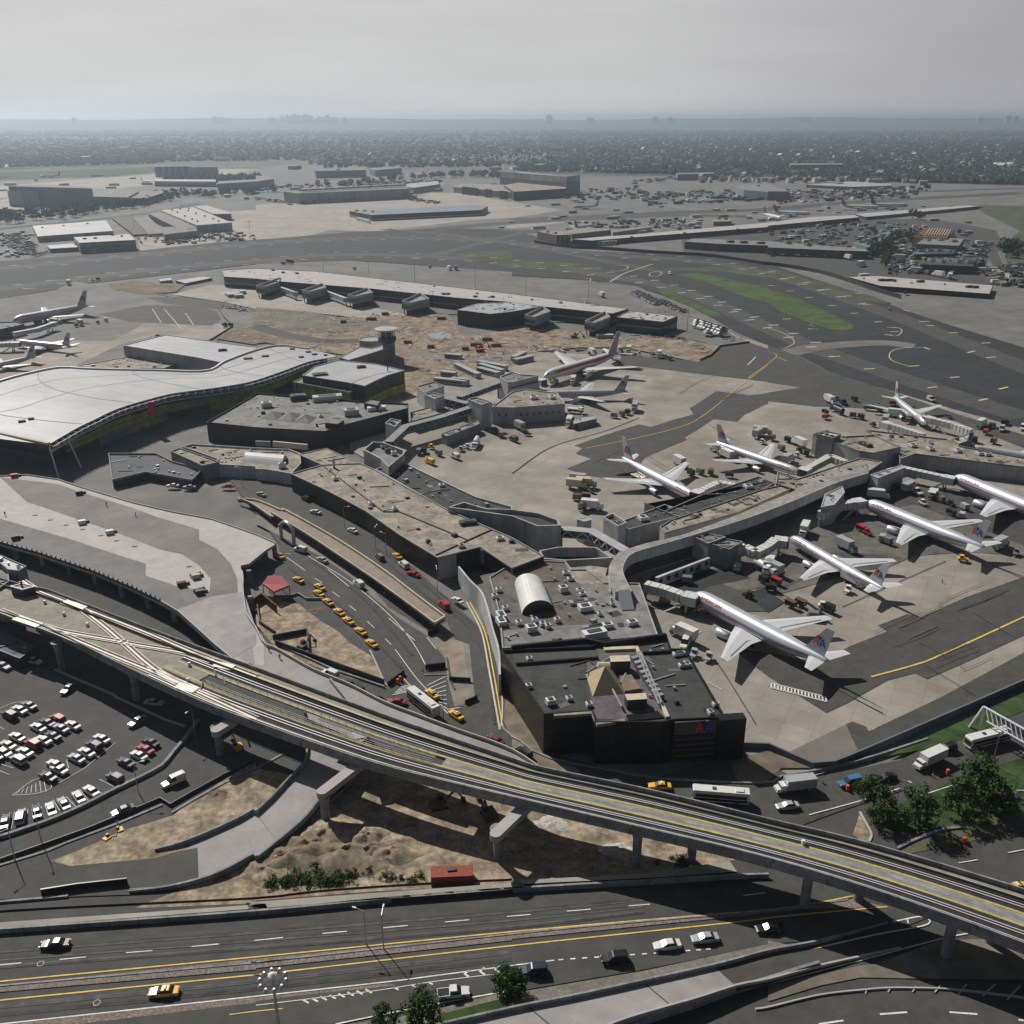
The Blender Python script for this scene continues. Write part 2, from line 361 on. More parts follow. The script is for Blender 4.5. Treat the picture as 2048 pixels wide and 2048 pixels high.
def far_lane(s, wd, m):
    LAY[0] += .02; b_ = MB(); b_.ribbon(smooth(W(s, LAY[0]), 40), wd); structure('taxiway_lane', b_, [m])
far_lane('2f:0,905 600,880 1200,850 1932,825 3f:600,775 1932,700', 46, lane_grey); far_lane('1f:1000,1010 1500,960 1932,925 2f:600,895 1300,870 1800,880', 34, asphalt)
far_lane('1f:1000,1010 1600,1000 1932,985 2f:200,1000', 30, asphalt); far_lane('3f:0,740 600,715 1200,690 1932,665', 30, asphalt); far_lane('0f:-300,880 400,810 900,760 1300,720 1932,700 1f:600,690', 26, asphalt)
far_lane('0f:-300,1000 400,930 900,880 1200,840 1500,780', 22, lane_grey)
# dark taxiway band
STEP[0] = 0.012
sheet('taxiway', 's:-400,556 0,523 290,500 440,484 560,476 700,464 880,457 1000,458 1064,470 1110,491 1180,503 1400,508 1536,527 1620,555 1735,592 1815,622 1900,650 2048,695 2500,790 2500,1010 2048,858 1902,817 1748,772 1663,745 1600,713 1536,690 1470,662 1378,607 1300,582 1180,560 1024,551 900,535 760,524 690,521 512,528 300,553 180,566 0,598 -400,680', asphalt_dark)
def lane(name, s, wd, m, n=60):
    LAY[0] += 0.006; z = LAY[0]; b = MB(); b.ribbon(smooth(W(s, z), n), wd); return structure(name, b, [m])
lane('taxiway_lane', 's:-300,565 0,537 300,508 560,484 800,475 1024,485 1200,508 1400,522 1536,548 1700,600 1850,655 2048,735 2400,860', 21, lane_grey)
lane('taxiway_lane', 's:-300,620 0,578 300,540 560,518 700,509 900,515 1100,535 1280,562 1400,595 1500,640 1640,700 1800,755 2048,835', 21, lane_grey)
lane('taxiway_lane', 's:770,458 900,470 1040,490 1200,520 1330,545', 14, asphalt_mid)
lane('taxiway_lane', '3:'.replace('3:', '') + '31:150,730 420,680 850,655 1100,680', 17, M('asphalt_worn', (0.17, 0.165, 0.15), var=0.15, sc=0.05, stain=0.3))
lane('taxiway_lane', '1f:1180,1200 1500,1130 1932,1020 2f:200,980', 14, asphalt_mid)
for s, m in (('1f:1450,1150 1932,1140 2f:0,1205 300,1220 660,1250 680,1290 400,1280 0,1270 1f:1600,1200', grass_dull),
             ('21:1240,140 1400,130 1600,165 1932,240 31:0,250 200,310 350,375 500,450 640,520 640,550 560,562 480,555 300,500 100,420 21:1932,355 1700,290 1500,210', grass),
             ('21:1080,240 1200,270 1400,360 1560,430 1590,460 1500,460 1350,380 1150,300', grass),
             ('21:1100,100 1500,80 1932,120 31:0,90 150,125 500,225 750,290 930,355 860,360 600,310 300,225 0,135 21:1932,165 1600,120', grass_dull)):
    sheet('taxiway_grass', s, m)
# markings on the taxiways: short dashes and closed loops
LAY[0] += 0.006; mk = MB(); zz = LAY[0]
dash = '31:620,433,60,-2 450,376,60,-2 280,314,60,-2 800,498,60,-2 715,368,60,-2 725,853,80,-4 1060,832,80,-4 1375,918,70,-7 1205,995,70,-9 1590,1090,70,-14 1745,1005,65,-18 1645,768,75,-7 1505,730,55,-14 1610,657,70,-2 1365,580,70,-2 1195,525,60,0 1140,495,80,-2 900,540,80,0 920,570,70,2 880,592,60,6 1180,690,40,14 540,305,50,0 370,254,50,0 250,213,50,0 140,264,50,0 110,476,60,-2 300,550,70,0 0,225,50,-3 90,170,45,0 1025,405,40,12 660,280,50,3'
ox = oy = 0
for t in dash.split():
    if ':' in t: h, t = t.split(':'); ox, oy = 512 * int(h[0]), 512 * int(h[1])
    a, b, l, d = map(float, t.split(',')); mk.ribbon([P(ox + a * Z, oy + b * Z, zz), P(ox + (a + l) * Z, oy + (b + d) * Z, zz)], 1.6)
rd = random.Random(4)
for (s, off) in (('s:0,537 300,508 560,484 800,475 1024,485 1200,508 1400,522 1536,548 1700,600', 1), ('s:0,578 300,540 560,518 700,509 900,515 1100,535 1280,562 1400,595 1500,640 1640,700', 1)):
    for p in resample(smooth(W(s, zz), 90), 34):
        for sg in (-1, 1):
            q = p + Vector((0, sg * (19 + rd.random() * 5), 0)); mk.ribbon([q, q + Vector((8, 1 + rd.random() * 3, 0))], 1.7, 0, 1)
def mline(s, wd=0.5, n=30, mi=0, m=None): (m or mk).ribbon(smooth(W(s, zz), n), wd, 0, mi)
mline('31:-20,540 60,560 150,600 200,650 140,690 90,695', 0.7); mline('31:1200,690 1060,690 950,710 915,745 940,790 1060,830', 0.7)
mline('31:900,540 980,540 1010,565 980,600 920,600', 0.7); mline('21:760,70 860,75 870,95 800,115 740,110', .8)
mline('21:1040,130 1100,115 1130,130 1090,155 1040,150 1040,130', .8); mline('21:540,175 590,170 580,195 500,190', .8)
mline('21:740,195 850,130 1000,80 1060,60', 1.4)
structure('taxiway_markings', mk, [yellow_faded, cream_paint])
# ---- aprons round the terminals
sheet('apron_concrete', 's:1010,700 1100,705 1250,712 1402,722 1470,672 1536,690 1600,713 1663,745 1748,772 1902,817 2048,858 2500,1010 2500,1200 2048,1371 1933,1421 1721,1511 1650,1545 1600,1560 1480,1500 1200,1400 1100,1250 1000,1100 900,1010 700,900 700,800 850,740', concrete_apron)
sheet('apron_concrete', 's:-400,680 0,598 110,580 150,562 240,580 350,590 440,612 470,660 420,690 250,720 0,780 -400,800', concrete_grey)
sheet('apron_concrete', '11:0,60 700,35 1932,120 21:0,165 720,200 950,230 1300,400 1720,610 1790,660 1560,690 1400,640 1000,560 850,500 0,500 11:1932,440 0,440 -70,300', concrete_grey)
sheet('apron_concrete', '01:1300,290 1600,215 1932,230 11:300,320 800,370 1120,440 850,480 400,420 0,385 01:1932,400 1700,350', concrete_pale)
sheet('apron_concrete', '01:850,640 1000,560 1100,500 1600,500 1760,540 1600,640 1200,590 900,670 560,830 0,950 -400,1000 -400,700 0,640', concrete_apron)
sheet('asphalt_patch', '01:740,440 1100,370 1500,380 1640,420 1670,480 1600,525 1000,500', asphalt_mid)
sheet('asphalt_patch', '01:1100,310 1400,310 1700,360 1660,405 1250,360', asphalt)
for s in ('21:820,740 1100,770 1430,790 1560,690 1800,655 1932,700 31:0,670 240,760 480,880 800,980 1100,1080 1450,1200 1932,1350 1932,1450 1400,1240 1000,1160 720,1150 500,1140 350,1135 0,1095 21:1932,1130 1900,1035 1932,1040 31:0,1030 250,992 0,955 21:1932,950 1500,900 820,815',):
    sheet('asphalt_patch', s, asphalt_mid)
sheet('asphalt_patch', '21:1340,1150 1420,1100 1540,1020 1790,1050 1932,1035 1932,1110 1750,1200 1700,1250 1520,1230 1400,1310 1300,1370 1320,1385 1000,1520 950,1600 900,1700 580,1660 410,1605 600,1530 480,1490 530,1450 470,1430 700,1350 960,1270 1050,1290 1200,1240 1370,1195', asphalt)
sheet('asphalt_patch', '32:1932,490 1500,640 1150,795 1050,770 830,855 900,900 600,1020 450,1110 240,1110 0,1060 22:1750,1040 1700,1060 32:0,1240 440,1515 600,1440 900,1270 1110,1215 1200,1260 1500,1130 1932,930', asphalt)
sheet('asphalt_patch', '32:590,1600 640,1580 740,1620 760,1655 1300,1400 1932,1060 2600,700 2600,1000 1932,1310 700,1835 630,1700', asphalt_mid)
sheet('asphalt_patch', '32:590,1600 630,1700 700,1835 300,1932 130,1825', M('asphalt_warm', (0.17, 0.155, 0.14), var=0.12, sc=0.1, stain=0.25))
sheet('apron_stain', '22:880,560 1000,470 1450,320 1932,60 31:700,1700 1400,1750 2100,1900 32:1932,330 1500,300 1100,330 900,420 700,440 300,560 0,640 22:1932,560 1500,640 1300,620 1250,700 1150,720 1050,730', M('apron_stained', (.15, .142, .125), var=.2, sc=.3, brick=(7.6, 7.6, .75, 28, .1), stain=.35))
sheet('asphalt_patch', '22:1400,580 1530,520 1700,585 1932,600 1932,750 1750,750 1500,640', asphalt_mid)
sheet('asphalt_patch', '22:1750,620 1932,560 32:0,600 130,680 0,760 22:1932,760', asphalt_dark)
sheet('asphalt_patch', '22:1050,480 1250,440 1700,430 1800,500 1500,560 1400,600 1200,640 1000,620', asphalt_dark)
sheet('asphalt_patch', '31:560,1840 900,1700 1932,1900 32:1932,250 1100,-60 500,60', asphalt)
sheet('asphalt_patch', '32:250,330 600,300 900,330 900,430 600,420 380,420', asphalt_mid)
# apron lines
LAY[0] += 0.006; zz = LAY[0]; ml = MB()
mline('32:780,1242 1100,1155 1300,1080 1932,790 2500,520', .6, m=ml)
mline('21:1932,820 1800,920 1600,1080 1450,1200 1300,1280 1000,1360 560,1450', .35, m=ml)
mline('31:0,720 60,760 -150,920', .35, m=ml); mline('31:60,760 140,790', .5, m=ml)
mline('21:0,1640 300,1440 700,1320 960,1220', .5, mi=1, m=ml); mline('21:1840,760 1780,820', .6, mi=2, m=ml)
mline('01:1150,400 1215,500', .4, mi=2, m=ml); mline('01:1240,400 1370,550', .4, mi=2, m=ml); mline('01:1400,430 1460,520', .4, mi=2, m=ml)
for a in ('22:1530,1110 1650,1290 1840,1600', '32:450,1300 870,1520', '32:930,700 1150,800', '32:1690,400 1920,500', '32:560,715 1340,370'): mline(a, .3, mi=1, m=ml)
mline('22:1180,890 1300,960 1430,900', .25, mi=2, m=ml); mline('22:1480,1280 1580,1340', .25, mi=2, m=ml)
# hatched box on the apron
a, b = W('32:25,1325 440,1430', zz), W('32:45,1345 430,1405', zz)
for i in range(17):
    p = a[0].lerp(a[1], i / 16); ml.ribbon([p, p + Vector((.6, 2.4, 0))], .4, 0, 2)
ml.ribbon(a, .35, 0, 2); ml.ribbon([q + Vector((.6, 2.4, 0)) for q in a], .35, 0, 2)
structure('apron_markings', ml, [yellow_paint, asphalt_dark, white_paint])
# ---- construction ground
sheet('dirt', '11:-150,560 0,500 300,450 850,470 1100,440 1450,440 1560,600 1932,560 21:100,540 500,560 700,600 900,600 1250,630 1380,640 1570,690 1500,760 1400,800 1200,760 850,690 500,690 200,720 0,760 11:1932,830 1600,880 1350,960 1210,1010 1100,1110 1080,870 900,800 700,750 300,690 0,640', sand_mid)
sheet('dirt', '11:-60,400 0,395 400,430 900,500 1100,520 900,560 500,590 300,570 0,560', M('dirt_grey', (0.2, 0.185, 0.155), rough=1, var=0.25, sc=0.12, stain=0.4))
sheet('dirt', '01:820,210 1000,190 1400,215 1330,270 1100,290 850,250', sand_dark)
sheet('dirt', '01:1620,620 1760,540 1932,560 11:0,560 200,640 0,660 01:1932,670', sand_dark)
LAY[0] += 0.006; b = MB(); b.ribbon(smooth(W('11:0,530 200,590 500,640 790,640', LAY[0]), 30), 14); structure('site_road', b, [asphalt_mid])
LAY[0] += 0.006; b = MB(); b.ribbon(smooth(W('11:1120,740 1300,740 1600,790 1932,760', LAY[0]), 30), 12); structure('site_road', b, [concrete_grey])
sheet('puddle', '11:1290,590 1400,575 1480,590 1460,625 1330,620', M('water_pale', (0.3, 0.33, 0.36), rough=0.15))
STEP[0] = 0.008
# ---- lower left: car park, roads, construction
sheet('road_ground', 's:-500,1150 0,1090 250,1180 520,1300 560,1090 460,960 640,950 720,1040 900,1200 1010,1300 1080,1500 1300,1560 1480,1500 1600,1560 1800,1520 2048,1400 2500,1300 2500,2300 -800,2300', asphalt)
sheet('car_park', '02:0,1050 420,1210 860,1400 1400,1640 1290,1870 1240,1932 03:900,180 400,430 0,560 -600,660 02:-600,1050', lot_asphalt)
sheet('verge', '03:0,480 400,400 780,215 1000,80 1060,10 1240,0 900,180 400,430 0,560 -600,660 -600,570', grass_dull)
sheet('dirt', '03:380,700 530,740 1170,680 1500,610 1932,420 13:0,340 300,60 0,0 03:1932,-60 1500,210 1300,360 900,480 600,620', sand)
sheet('dirt', '12:600,1932 700,1800 1100,1932 23:0,100 400,300 1000,520 1500,640 1700,690 1080,800 0,850 13:1932,880 900,930 0,1000 03:1932,1020 1000,1060 13:0,700 380,400', sand)
sheet('dirt', '12:0,620 60,640 330,700 420,770 500,830 620,900 700,980 860,1080 900,1120 1000,1330 700,1250 400,1150 200,1080 0,850', sand)
sheet('island', '12:300,150 600,330 800,480 1000,720 1300,900 1440,830 1500,960 1610,1000 1640,1300 1660,1430 1500,1470 1440,1250 1430,1110 1300,940 1060,790 880,640 700,480 480,330 200,190 0,90 0,20', M('island_paving', (0.22, 0.205, 0.175), var=0.15, sc=0.3, stain=0.35))
sheet('dirt', '12:1370,1000 1440,950 1560,980 1610,1300 1490,1280 1440,1110', M('sand_pale', (0.3, 0.255, 0.19), rough=1, var=0.15, sc=0.3, stain=0.3))
sheet('yard', '22:-40,1380 60,1480 240,1840 480,1932 23:600,100 0,0 12:1932,1700 1860,1560', sand_dark)
sheet('yard', '22:1650,1880 1932,1800 32:330,1930 100,1932 23:1932,100 1700,110', sand_dark)
sheet('lawn', '32:1932,1360 1500,1560 1100,1740 900,1840 1350,1760 1932,1500 2400,1260 2400,1100', lawn)
sheet('lawn', '33:1150,210 1460,60 1932,-80 2400,-150 2400,200 1932,330 1400,430 1250,470 900,480 860,300', lawn)
sheet('verge', '33:1000,620 1330,440 1560,400 1932,330 2400,250 2400,340 1932,440 1500,560 1000,660', M('verge_mixed', (0.2, 0.18, 0.13), rough=1, var=0.35, sc=0.5, col2=(0.08, 0.1, 0.04), stain=0.3))
sheet('dirt', '33:640,500 690,350 780,520 750,590', sand)
# ---- highway surfaces
sheet('highway', '03:0,1330 1932,1200 13:1932,1040 23:0,1000 1000,930 1932,840 33:0,840 1000,800 1932,690 2400,640 2400,800 1932,900 1500,950 900,1050 640,980 300,1030 0,1060 23:1932,1120 1100,1150 0,1250 13:1932,1250 0,1440 03:1932,1440 0,1640 -400,1680 -400,1360', asphalt_mid)
sheet('highway', '03:0,1700 1932,1540 13:1932,1320 23:0,1310 1640,1150 33:0,1080 900,1030 1200,1130 900,1250 0,1330 23:1932,1350 1600,1400 1000,1520 60,1680 13:1932,1700 600,1932 0,1932 0,2200 03:-400,2200 -400,1740', asphalt_mid)
sheet('highway', '33:0,1900 300,1760 800,1700 1200,1700 1932,1760 2400,1830 2400,2300 23:1500,2300', asphalt)
sheet('median_gravel', '03:-400,1680 0,1640 1932,1440 13:0,1440 1932,1250 23:0,1245 1100,1150 1600,1115 33:300,1040 640,985 900,1050 300,1060 23:1500,1140 0,1290 13:1932,1300 0,1510 03:1932,1520 0,1690 -400,1730', gravel)
sheet('shoulder_gravel', '03:-400,2000 0,1932 1000,1820 1932,1730 13:0,1730 1000,1625 1060,1640 300,1720 0,1760 03:1932,1770 600,1932 0,2050 -400,2100', gravel)
sheet('shoulder_gravel', '13:700,1932 1200,1860 1800,1710 1932,1700 23:60,1690 1000,1530 1600,1400 1932,1330 33:0,1300 220,1350 0,1420 23:1932,1430 1600,1475 800,1660 0,1800 13:1932,1820 1500,2000 700,2060', M('gravel_grey', (0.2, 0.185, 0.16), rough=1, var=0.2, sc=1.2, stain=0.3))
sheet('verge', '13:1380,1860 1932,1720 1900,1810 1500,2040 1200,2060', lawn)
sheet('verge', '33:0,1640 700,1490 800,1480 1300,1300 1932,1280 2400,1260 2400,1700 1932,1600 1200,1590 700,1580 400,1640 200,1700 0,1760', M('verge_sand', (0.19, 0.17, 0.135), rough=1, var=0.2, sc=0.3, stain=0.3))
LAY[0] += 0.006; zz = LAY[0]; hm = MB()
def seg(s, wd=.22, mi=0, n=40): hm.ribbon(smooth(W(s, zz), n), wd, 0, mi)
Yl = '03:-400,1660 0,1610 1932,1425 13:1932,1235 23:1100,1138 1932,1070 33:300,1030 640,965'
seg(Yl, .3, 1)
seg('03:-400,1800 0,1752 1932,1560 13:0,1560 1932,1340 23:1640,1168 1932,1130 33:900,1045', .3, 1)
seg('03:-400,1980 0,1932 1932,1722 13:1000,1612 1250,1580 1932,1490 23:320,1450', .25)
seg('13:600,1932 1200,1810 1800,1700 1932,1680', .25); seg('13:-200,1860 0,1835 200,1815', .2, 1)
seg('33:-30,1640 700,1450 1300,1290 1550,1240', .25); seg('33:-100,1450 0,1435 400,1350', .25, 1); seg('23:1932,1440 1650,1510', .25, 1)
seg('33:400,1350 800,1260 1200,1180 1160,1120 940,1160', .3); seg('33:1050,1140 1060,1170', .3)
for s in ('0:0'.replace('0:0', '03:450,1445 650,1425'), '03:0,1485 160,1470', '03:950,1393 1150,1378', '03:1445,1347 1650,1328', '03:1920,1302 1932,1300', '13:0,1300 205,1278', '13:500,1248 685,1232', '13:960,1205 1145,1188', '13:1425,1162 1610,1145', '13:1895,1120 23:140,1105', '23:415,1080 595,1065', '23:880,1040 1040,1027', '23:1745,962 1912,940', '33:1440,715 1580,692', '33:1810,638 1932,615'):
    if s.count(' ') == 1 and s.split(' ')[0].count(',') and s.split(' ')[1].count(','): hm.ribbon(W(s, zz), .22)
for a in range(9):
    u = 350 + a * 90; v = 1440 - a * 7.6; 
    hm.ribbon(W('23:%f,%f %f,%f' % (u, 1449 - (u - 320) * .069, u + 38, 1446 - (u - 320) * .069), zz), .3)
hm.ribbon(W('23:1310,1379 1345,1376', zz), .3); hm.ribbon(W('23:1390,1374 1425,1371', zz), .3); hm.ribbon(W('23:1465,1368 1500,1364', zz), .3)
for s in ('33:385,1932 570,1905', '33:845,1858 1050,1842', '33:1370,1842 1580,1857', '33:1890,1900 1932,1905'): hm.ribbon(W(s, zz), .35)
# chevrons in the gore
for i in range(8):
    u = 350 + i * 68; v = 1747 - i * 11; hm.ribbon(W('13:%f,%f %f,%f' % (u, v, u + 48, v + 26), zz), .35)
for u, v in ((1040, 1655), (1170, 1635), (1300, 1615)): hm.ribbon(W('13:%f,%f %f,%f' % (u, v, u + 35, v + 18), zz), .3)
for u, v in ((1575, 1555), (1690, 1535), (1805, 1520)):
    hm.ribbon(W('13:%f,%f %f,%f %f,%f' % (u + 35, v - 28, u, v - 2, u + 38, v + 26), zz), .45)
seg('13:0,1790 350,1748 900,1680 1350,1610 1932,1540', .15)
# manhole rings and arrows
for u, v in ((306, 1475), (730, 1770)):
    c = P(u * Z, 1536 + v * Z, zz); hm.ribbon([c + Vector((.6 * math.cos(t * .7), .6 * math.sin(t * .7), 0)) for t in range(10)], .09)
# terminal road lines
for s in ('12:230,340 370,440', '12:390,330 700,520 1000,770 1180,980 1305,1200', '12:445,500 500,535', '12:575,600 630,640', '12:705,705 755,745', '12:840,825 895,875', '12:975,955 1020,1000', '12:1050,1035 1200,1240 1300,1350', '12:540,430 700,560', '12:1000,800 1200,970', '12:1100,1240 1200,1350', '12:1440,1490 1540,1475'): seg(s, .22)
seg('12:220,310 265,318', .25, 1)
for i in range(9):
    hm.ribbon(W('12:%f,%f %f,%f' % (1290 + i * 14, 1310 + i * 20, 1430 + i * 2, 1180 + i * 35 + 60), zz), .22)
for i in range(6):
    hm.ribbon(W('12:%f,%f %f,%f' % (1030 + i * 12, 1380 - i * 12, 1190 - i * 4, 1345 - i * 8), zz), .22)
seg('12:1590,680 1700,900 1760,1200 1840,1640', .5, 2); seg('12:1615,680 1725,900 1790,1200 1865,1640', .35, 1)
seg('33:310,352 700,245 1000,150', .25); seg('33:1130,215 1420,120', .25)
# car park lines
seg('03:90,205 280,80 390,140 280,190 90,205', .12)
for i in range(7): hm.ribbon(W('03:%f,%f %f,%f' % (120 + i * 38, 195 - i * 3, 150 + i * 30, 170 - i * 14), zz), .12)
for s in ('03:440,115 640,0', '02:640,1932 870,1740', '02:0,1480 100,1440 200,1430', '02:0,1900 100,1932', '03:750,85 900,160', '03:0,20 70,50', '02:500,1870 520,1932', '02:0,1620 30,1640', '03:500,215 570,290', '03:400,240 450,320', '03:310,290 325,370', '03:210,310 205,400', '03:110,330 85,460', '03:600,160 670,250', '03:750,180 800,215'): seg(s, .12, n=12)
wr = MB()
def wear(s, wd=.8, mi=0): wr.ribbon([p + Vector((0, 0, -.004)) for p in smooth(W(s, zz), 50)], wd, 0, mi)
for dv in (0, 14, 60, 74, 118, 132):
    wear('03:-300,%d 0,%d 1932,%d 13:1932,%d 23:1000,%d' % (1400 + dv, 1375 + dv, 1230 + dv, 1075 + dv, 985 + dv * .8), .5, dv % 4 // 2)
for dv in (30, 46, 92, 108): wear('03:-300,%d 0,%d 1932,%d 13:1932,%d' % (1790 + dv, 1760 + dv, 1575 + dv * .9, 1352 + dv * .9), .5, dv % 4 // 2)
for a in ('12:250,420 700,760 1100,1180', '12:420,360 800,640 1180,1080', '12:900,300 1300,640 1600,860 1750,1200 1800,1600', '12:1000,300 1380,640 1680,900 1790,1300', '33:-100,560 500,330 1100,130'): wear(a, .7, 0)
rw_ = random.Random(6)
for s, n_, l in (('32:900,1000', 6, 300), ('32:1500,700', 4, 330), ('21:900,1500', 5, 280), ('31:600,1000', 4, 280), ('22:1900,600', 4, 220), ('21:1500,1150', 4, 300), ('32:1300,1150', 5, 300)):
    a, b = px(s)[0]
    for _ in range(n_):
        u, v = a + rw_.gauss(0, 40), b + rw_.gauss(0, 20); ang = rw_.choice((-.45, -.4, .6, -.5)); d = l * Z * rw_.uniform(.6, 1.3)
        wr.ribbon(smooth([P(u, v, zz - .004), P(u + d * .5, v + d * .5 * ang + rw_.uniform(-4, 4), zz - .004), P(u + d, v + d * ang, zz - .004)], 14), rw_.choice((.18, .22, .3)), 0, rw_.randrange(2))
structure('tyre_wear', wr, [M('tyre_dark', (.05, .05, .048), var=.3, sc=.4), M('seal_grey', (.085, .083, .078), var=.3, sc=.4)])
structure('road_markings', hm, [white_paint, yellow_paint, cream])
# ================================================================ BUILDINGS
def Qv(x, y, z):
    zz_ = z - CAMH; cy = y * math.sin(TILT) + zz_ * math.cos(TILT); cz = y * math.cos(TILT) - zz_ * math.sin(TILT)
    return 1024 - FPX * cy / cz
def ZH(s):                       # height of a wall from the survey points of its foot and its top
    (a, b), (c, d) = px(s); p = P(a, b); lo_, hi = 0, 120
    for _ in range(40):
        m = (lo_ + hi) / 2
        if Qv(p.x, p.y, m) > d: lo_ = m
        else: hi = m
    return lo_
def kid(mb, name, m, root, **k):
    o = mb.build(name, m, root, **k); o.location = -root.location; return o
def inset(pts, d):
    n = len(pts); ar = sum(pts[i].x * pts[(i + 1) % n].y - pts[(i + 1) % n].x * pts[i].y for i in range(n)); sg = 1 if ar > 0 else -1
    out = []
    for i in range(n):
        a, b, c = pts[i - 1], pts[i], pts[(i + 1) % n]
        n1 = Vector((-(b - a).y, (b - a).x, 0)).normalized() * sg; n2 = Vector((-(c - b).y, (c - b).x, 0)).normalized() * sg
        q = n1 + n2; l = max(.35, q.length_squared / 2); out.append(b + q * d / l)
    return out
def facing(a, b, ccw):
    n = Vector(((b - a).y, -(b - a).x, 0)) * (1 if ccw else -1)
    return n.dot(Vector((0, 0, 0)) - (a + b) / 2) > 0
def bldg(name, label, s, z, wall=wall_grey, roof=roof_grey, base=0.0, par=.7, parm=None, bands=(), units=(), wins=None, group=None, cat='building', detail=True):
    pts = W(s, z) if isinstance(s, str) else s
    n = len(pts); c = sum(pts, Vector()) / n
    r = empty(name, label, cat, (c.x, c.y, base), group=group)
    kid(MB().prism(pts, base, z - .06), 'wall', [wall], r)
    kid(MB().prism([Vector((p.x, p.y, z)) for p in inset(pts, .05)], z - .055), 'roof', [roof], r)
    if par:
        q = [Vector((p.x, p.y, z - .03)) for p in inset(pts, .1)]
        kid(MB().wall(q, .35, par, closed=True), 'parapet', [parm or wall], r)
    ccw = sum(pts[i].x * pts[(i + 1) % n].y - pts[(i + 1) % n].x * pts[i].y for i in range(n)) > 0
    for (z0, z1, m, nm) in bands:
        for i in range(n):
            a, b = pts[i], pts[(i + 1) % n]
            if facing(a, b, ccw) and (b - a).length > 5:
                d = (b - a).normalized() * .8; k = MB().bar(Vector((a.x, a.y, z0)) + Vector((d.x, d.y, 0)), Vector((b.x, b.y, z0)) - Vector((d.x, d.y, 0)), .3, z1 - z0); kid(k, nm, [m], r)
    if wins:
        z0, z1, ww, gap, m = wins; cnt = 0
        for i in range(n):
            a, b = pts[i], pts[(i + 1) % n]; L_ = (b - a).length
            if facing(a, b, ccw) and L_ > 8:
                t = gap
                while t + ww < L_ - 1 and cnt < 40:
                    d = (b - a) / L_; p = a + d * t; q = a + d * (t + ww)
                    kid(MB().bar(Vector((p.x, p.y, z0)), Vector((q.x, q.y, z0)), .3, z1 - z0), 'window', [m], r); t += ww + gap; cnt += 1
    rr = random.Random(len(label))
    for u in units: roof_unit(r, u, z, rr)
    if detail and par:                  # the small vents, pipes and patches every flat roof carries
        xs = [p.x for p in pts]; ys = [p.y for p in pts]; ip = inset(pts, 1.6); ar = (max(xs) - min(xs)) * (max(ys) - min(ys)); want = int(min(34, max(3, ar / 90))); got = 0
        for _ in range(300):
            if got >= want: break
            x, y = rr.uniform(min(xs), max(xs)), rr.uniform(min(ys), max(ys)); ins = False; j = n - 1
            for i in range(n):
                if (ip[i].y > y) != (ip[j].y > y) and x < (ip[j].x - ip[i].x) * (y - ip[i].y) / (ip[j].y - ip[i].y) + ip[i].x: ins = not ins
                j = i
            if not ins: continue
            got += 1; k = rr.random(); a = rr.choice((.1, .5, .6, 2.1))
            if k < .4: kid(MB().lathe([(z, .28), (z + .5, .28), (z + .55, .45), (z + .8, .4)], (x, y, 0), 8), 'vent', [steel], r)
            elif k < .6: s_ = rr.uniform(.7, 1.5); kid(MB().box((x, y, z + s_ * .35), (s_ * 1.3, s_, s_ * .7), a), 'roof_unit', [rr.choice((steel, steel_dark, wall_grey))], r)
            elif k < .75: l_ = rr.uniform(3, 8); kid(MB().box((x, y, z + .18), (l_, .3, .25), a), 'pipe', [rr.choice((steel_dark, steel))], r)
            else: kid(MB().box((x, y, z + .03), (rr.uniform(1.5, 5), rr.uniform(1, 3), .05), a), 'roof_patch', [rr.choice((roof_dark, roof_grey, roof_brown, asphalt))], r)
    return r
def roof_unit(r, u, z, rr=random):
    t = u.split('|'); s = t[0]; l, w_, h = map(float, t[1].split(',')); m = {'d': steel_dark, 'g': steel, 'w': steel_white, 'b': wall_black, 't': roof_tan, 'r': rust}[t[2]] if len(t) > 2 else steel_white
    for p in W(s, z):
        b = MB(); a = rr.choice((.3, .35, 1.9)); b.box((p.x, p.y, z + h / 2 + .15), (l, w_, h), a); b.box((p.x, p.y, z + h + .15 + .1), (l * .6, w_ * .6, .2), a, 1)
        b.box((p.x, p.y, z + .1), (l * 1.08, w_ * 1.08, .2), a, 1)
        kid(b, 'roof_unit', [m, steel_dark], r)

# ---- ground close in, as one even bed
o = MB(); o.add([(-4500, -150, -.05), (4500, -150, -.05), (4500, 2700, -.05), (-4500, 2700, -.05)], [(0, 1, 2, 3)]); structure('ground', o, [concrete_grey])

# ---- long tan-roofed check-in hall along the upper road
hall = 's:582,949 644.5,931 721,928 750,941 901,1024 1024,1077 1087.6,1113.6 1024,1138 960,1095.6 875,1117 803.5,1074 732,1024 655,983'
r = bldg('terminal_hall', 'long terminal hall with stained tan gravel roof and black curving road front', hall, 8.2, wall_black, roof_tan, par=.5, parm=wall_pale,
         units=('11:600,1690 870,1880 1050,1920|2,2,1.2|w', '12:1600,90|6,3,1.2|d', '12:1840,210|2.5,2,1|w', '12:1550,265|2,2,1|g', '12:1300,230|1.5,1.5,.8|d', '11:590,1600|1,1,4|g'))
pts = W('12:1370,350 1680,268', 8.2); q = [Vector((p.x, p.y, 0)) for p in pts]
kid(MB().wall(q, .5, 8.1), 'end_wall', [wall_pale], r)
pts = W('12:1690,275 1932,372 22:0,430', 8.2); kid(MB().wall([Vector((p.x, p.y, 3)) for p in pts], .5, 5.0), 'end_wall', [wall_grey], r)
for a, b in (('11:500,1580', '11:1932,2080'.replace('1932,2080', '1640,2240')),):
    kid(MB().wall(W('11:500,1580 960,1932 12:1080,0 1600,215', 8.25), .4, .35), 'roof_joint', [steel_dark], r)
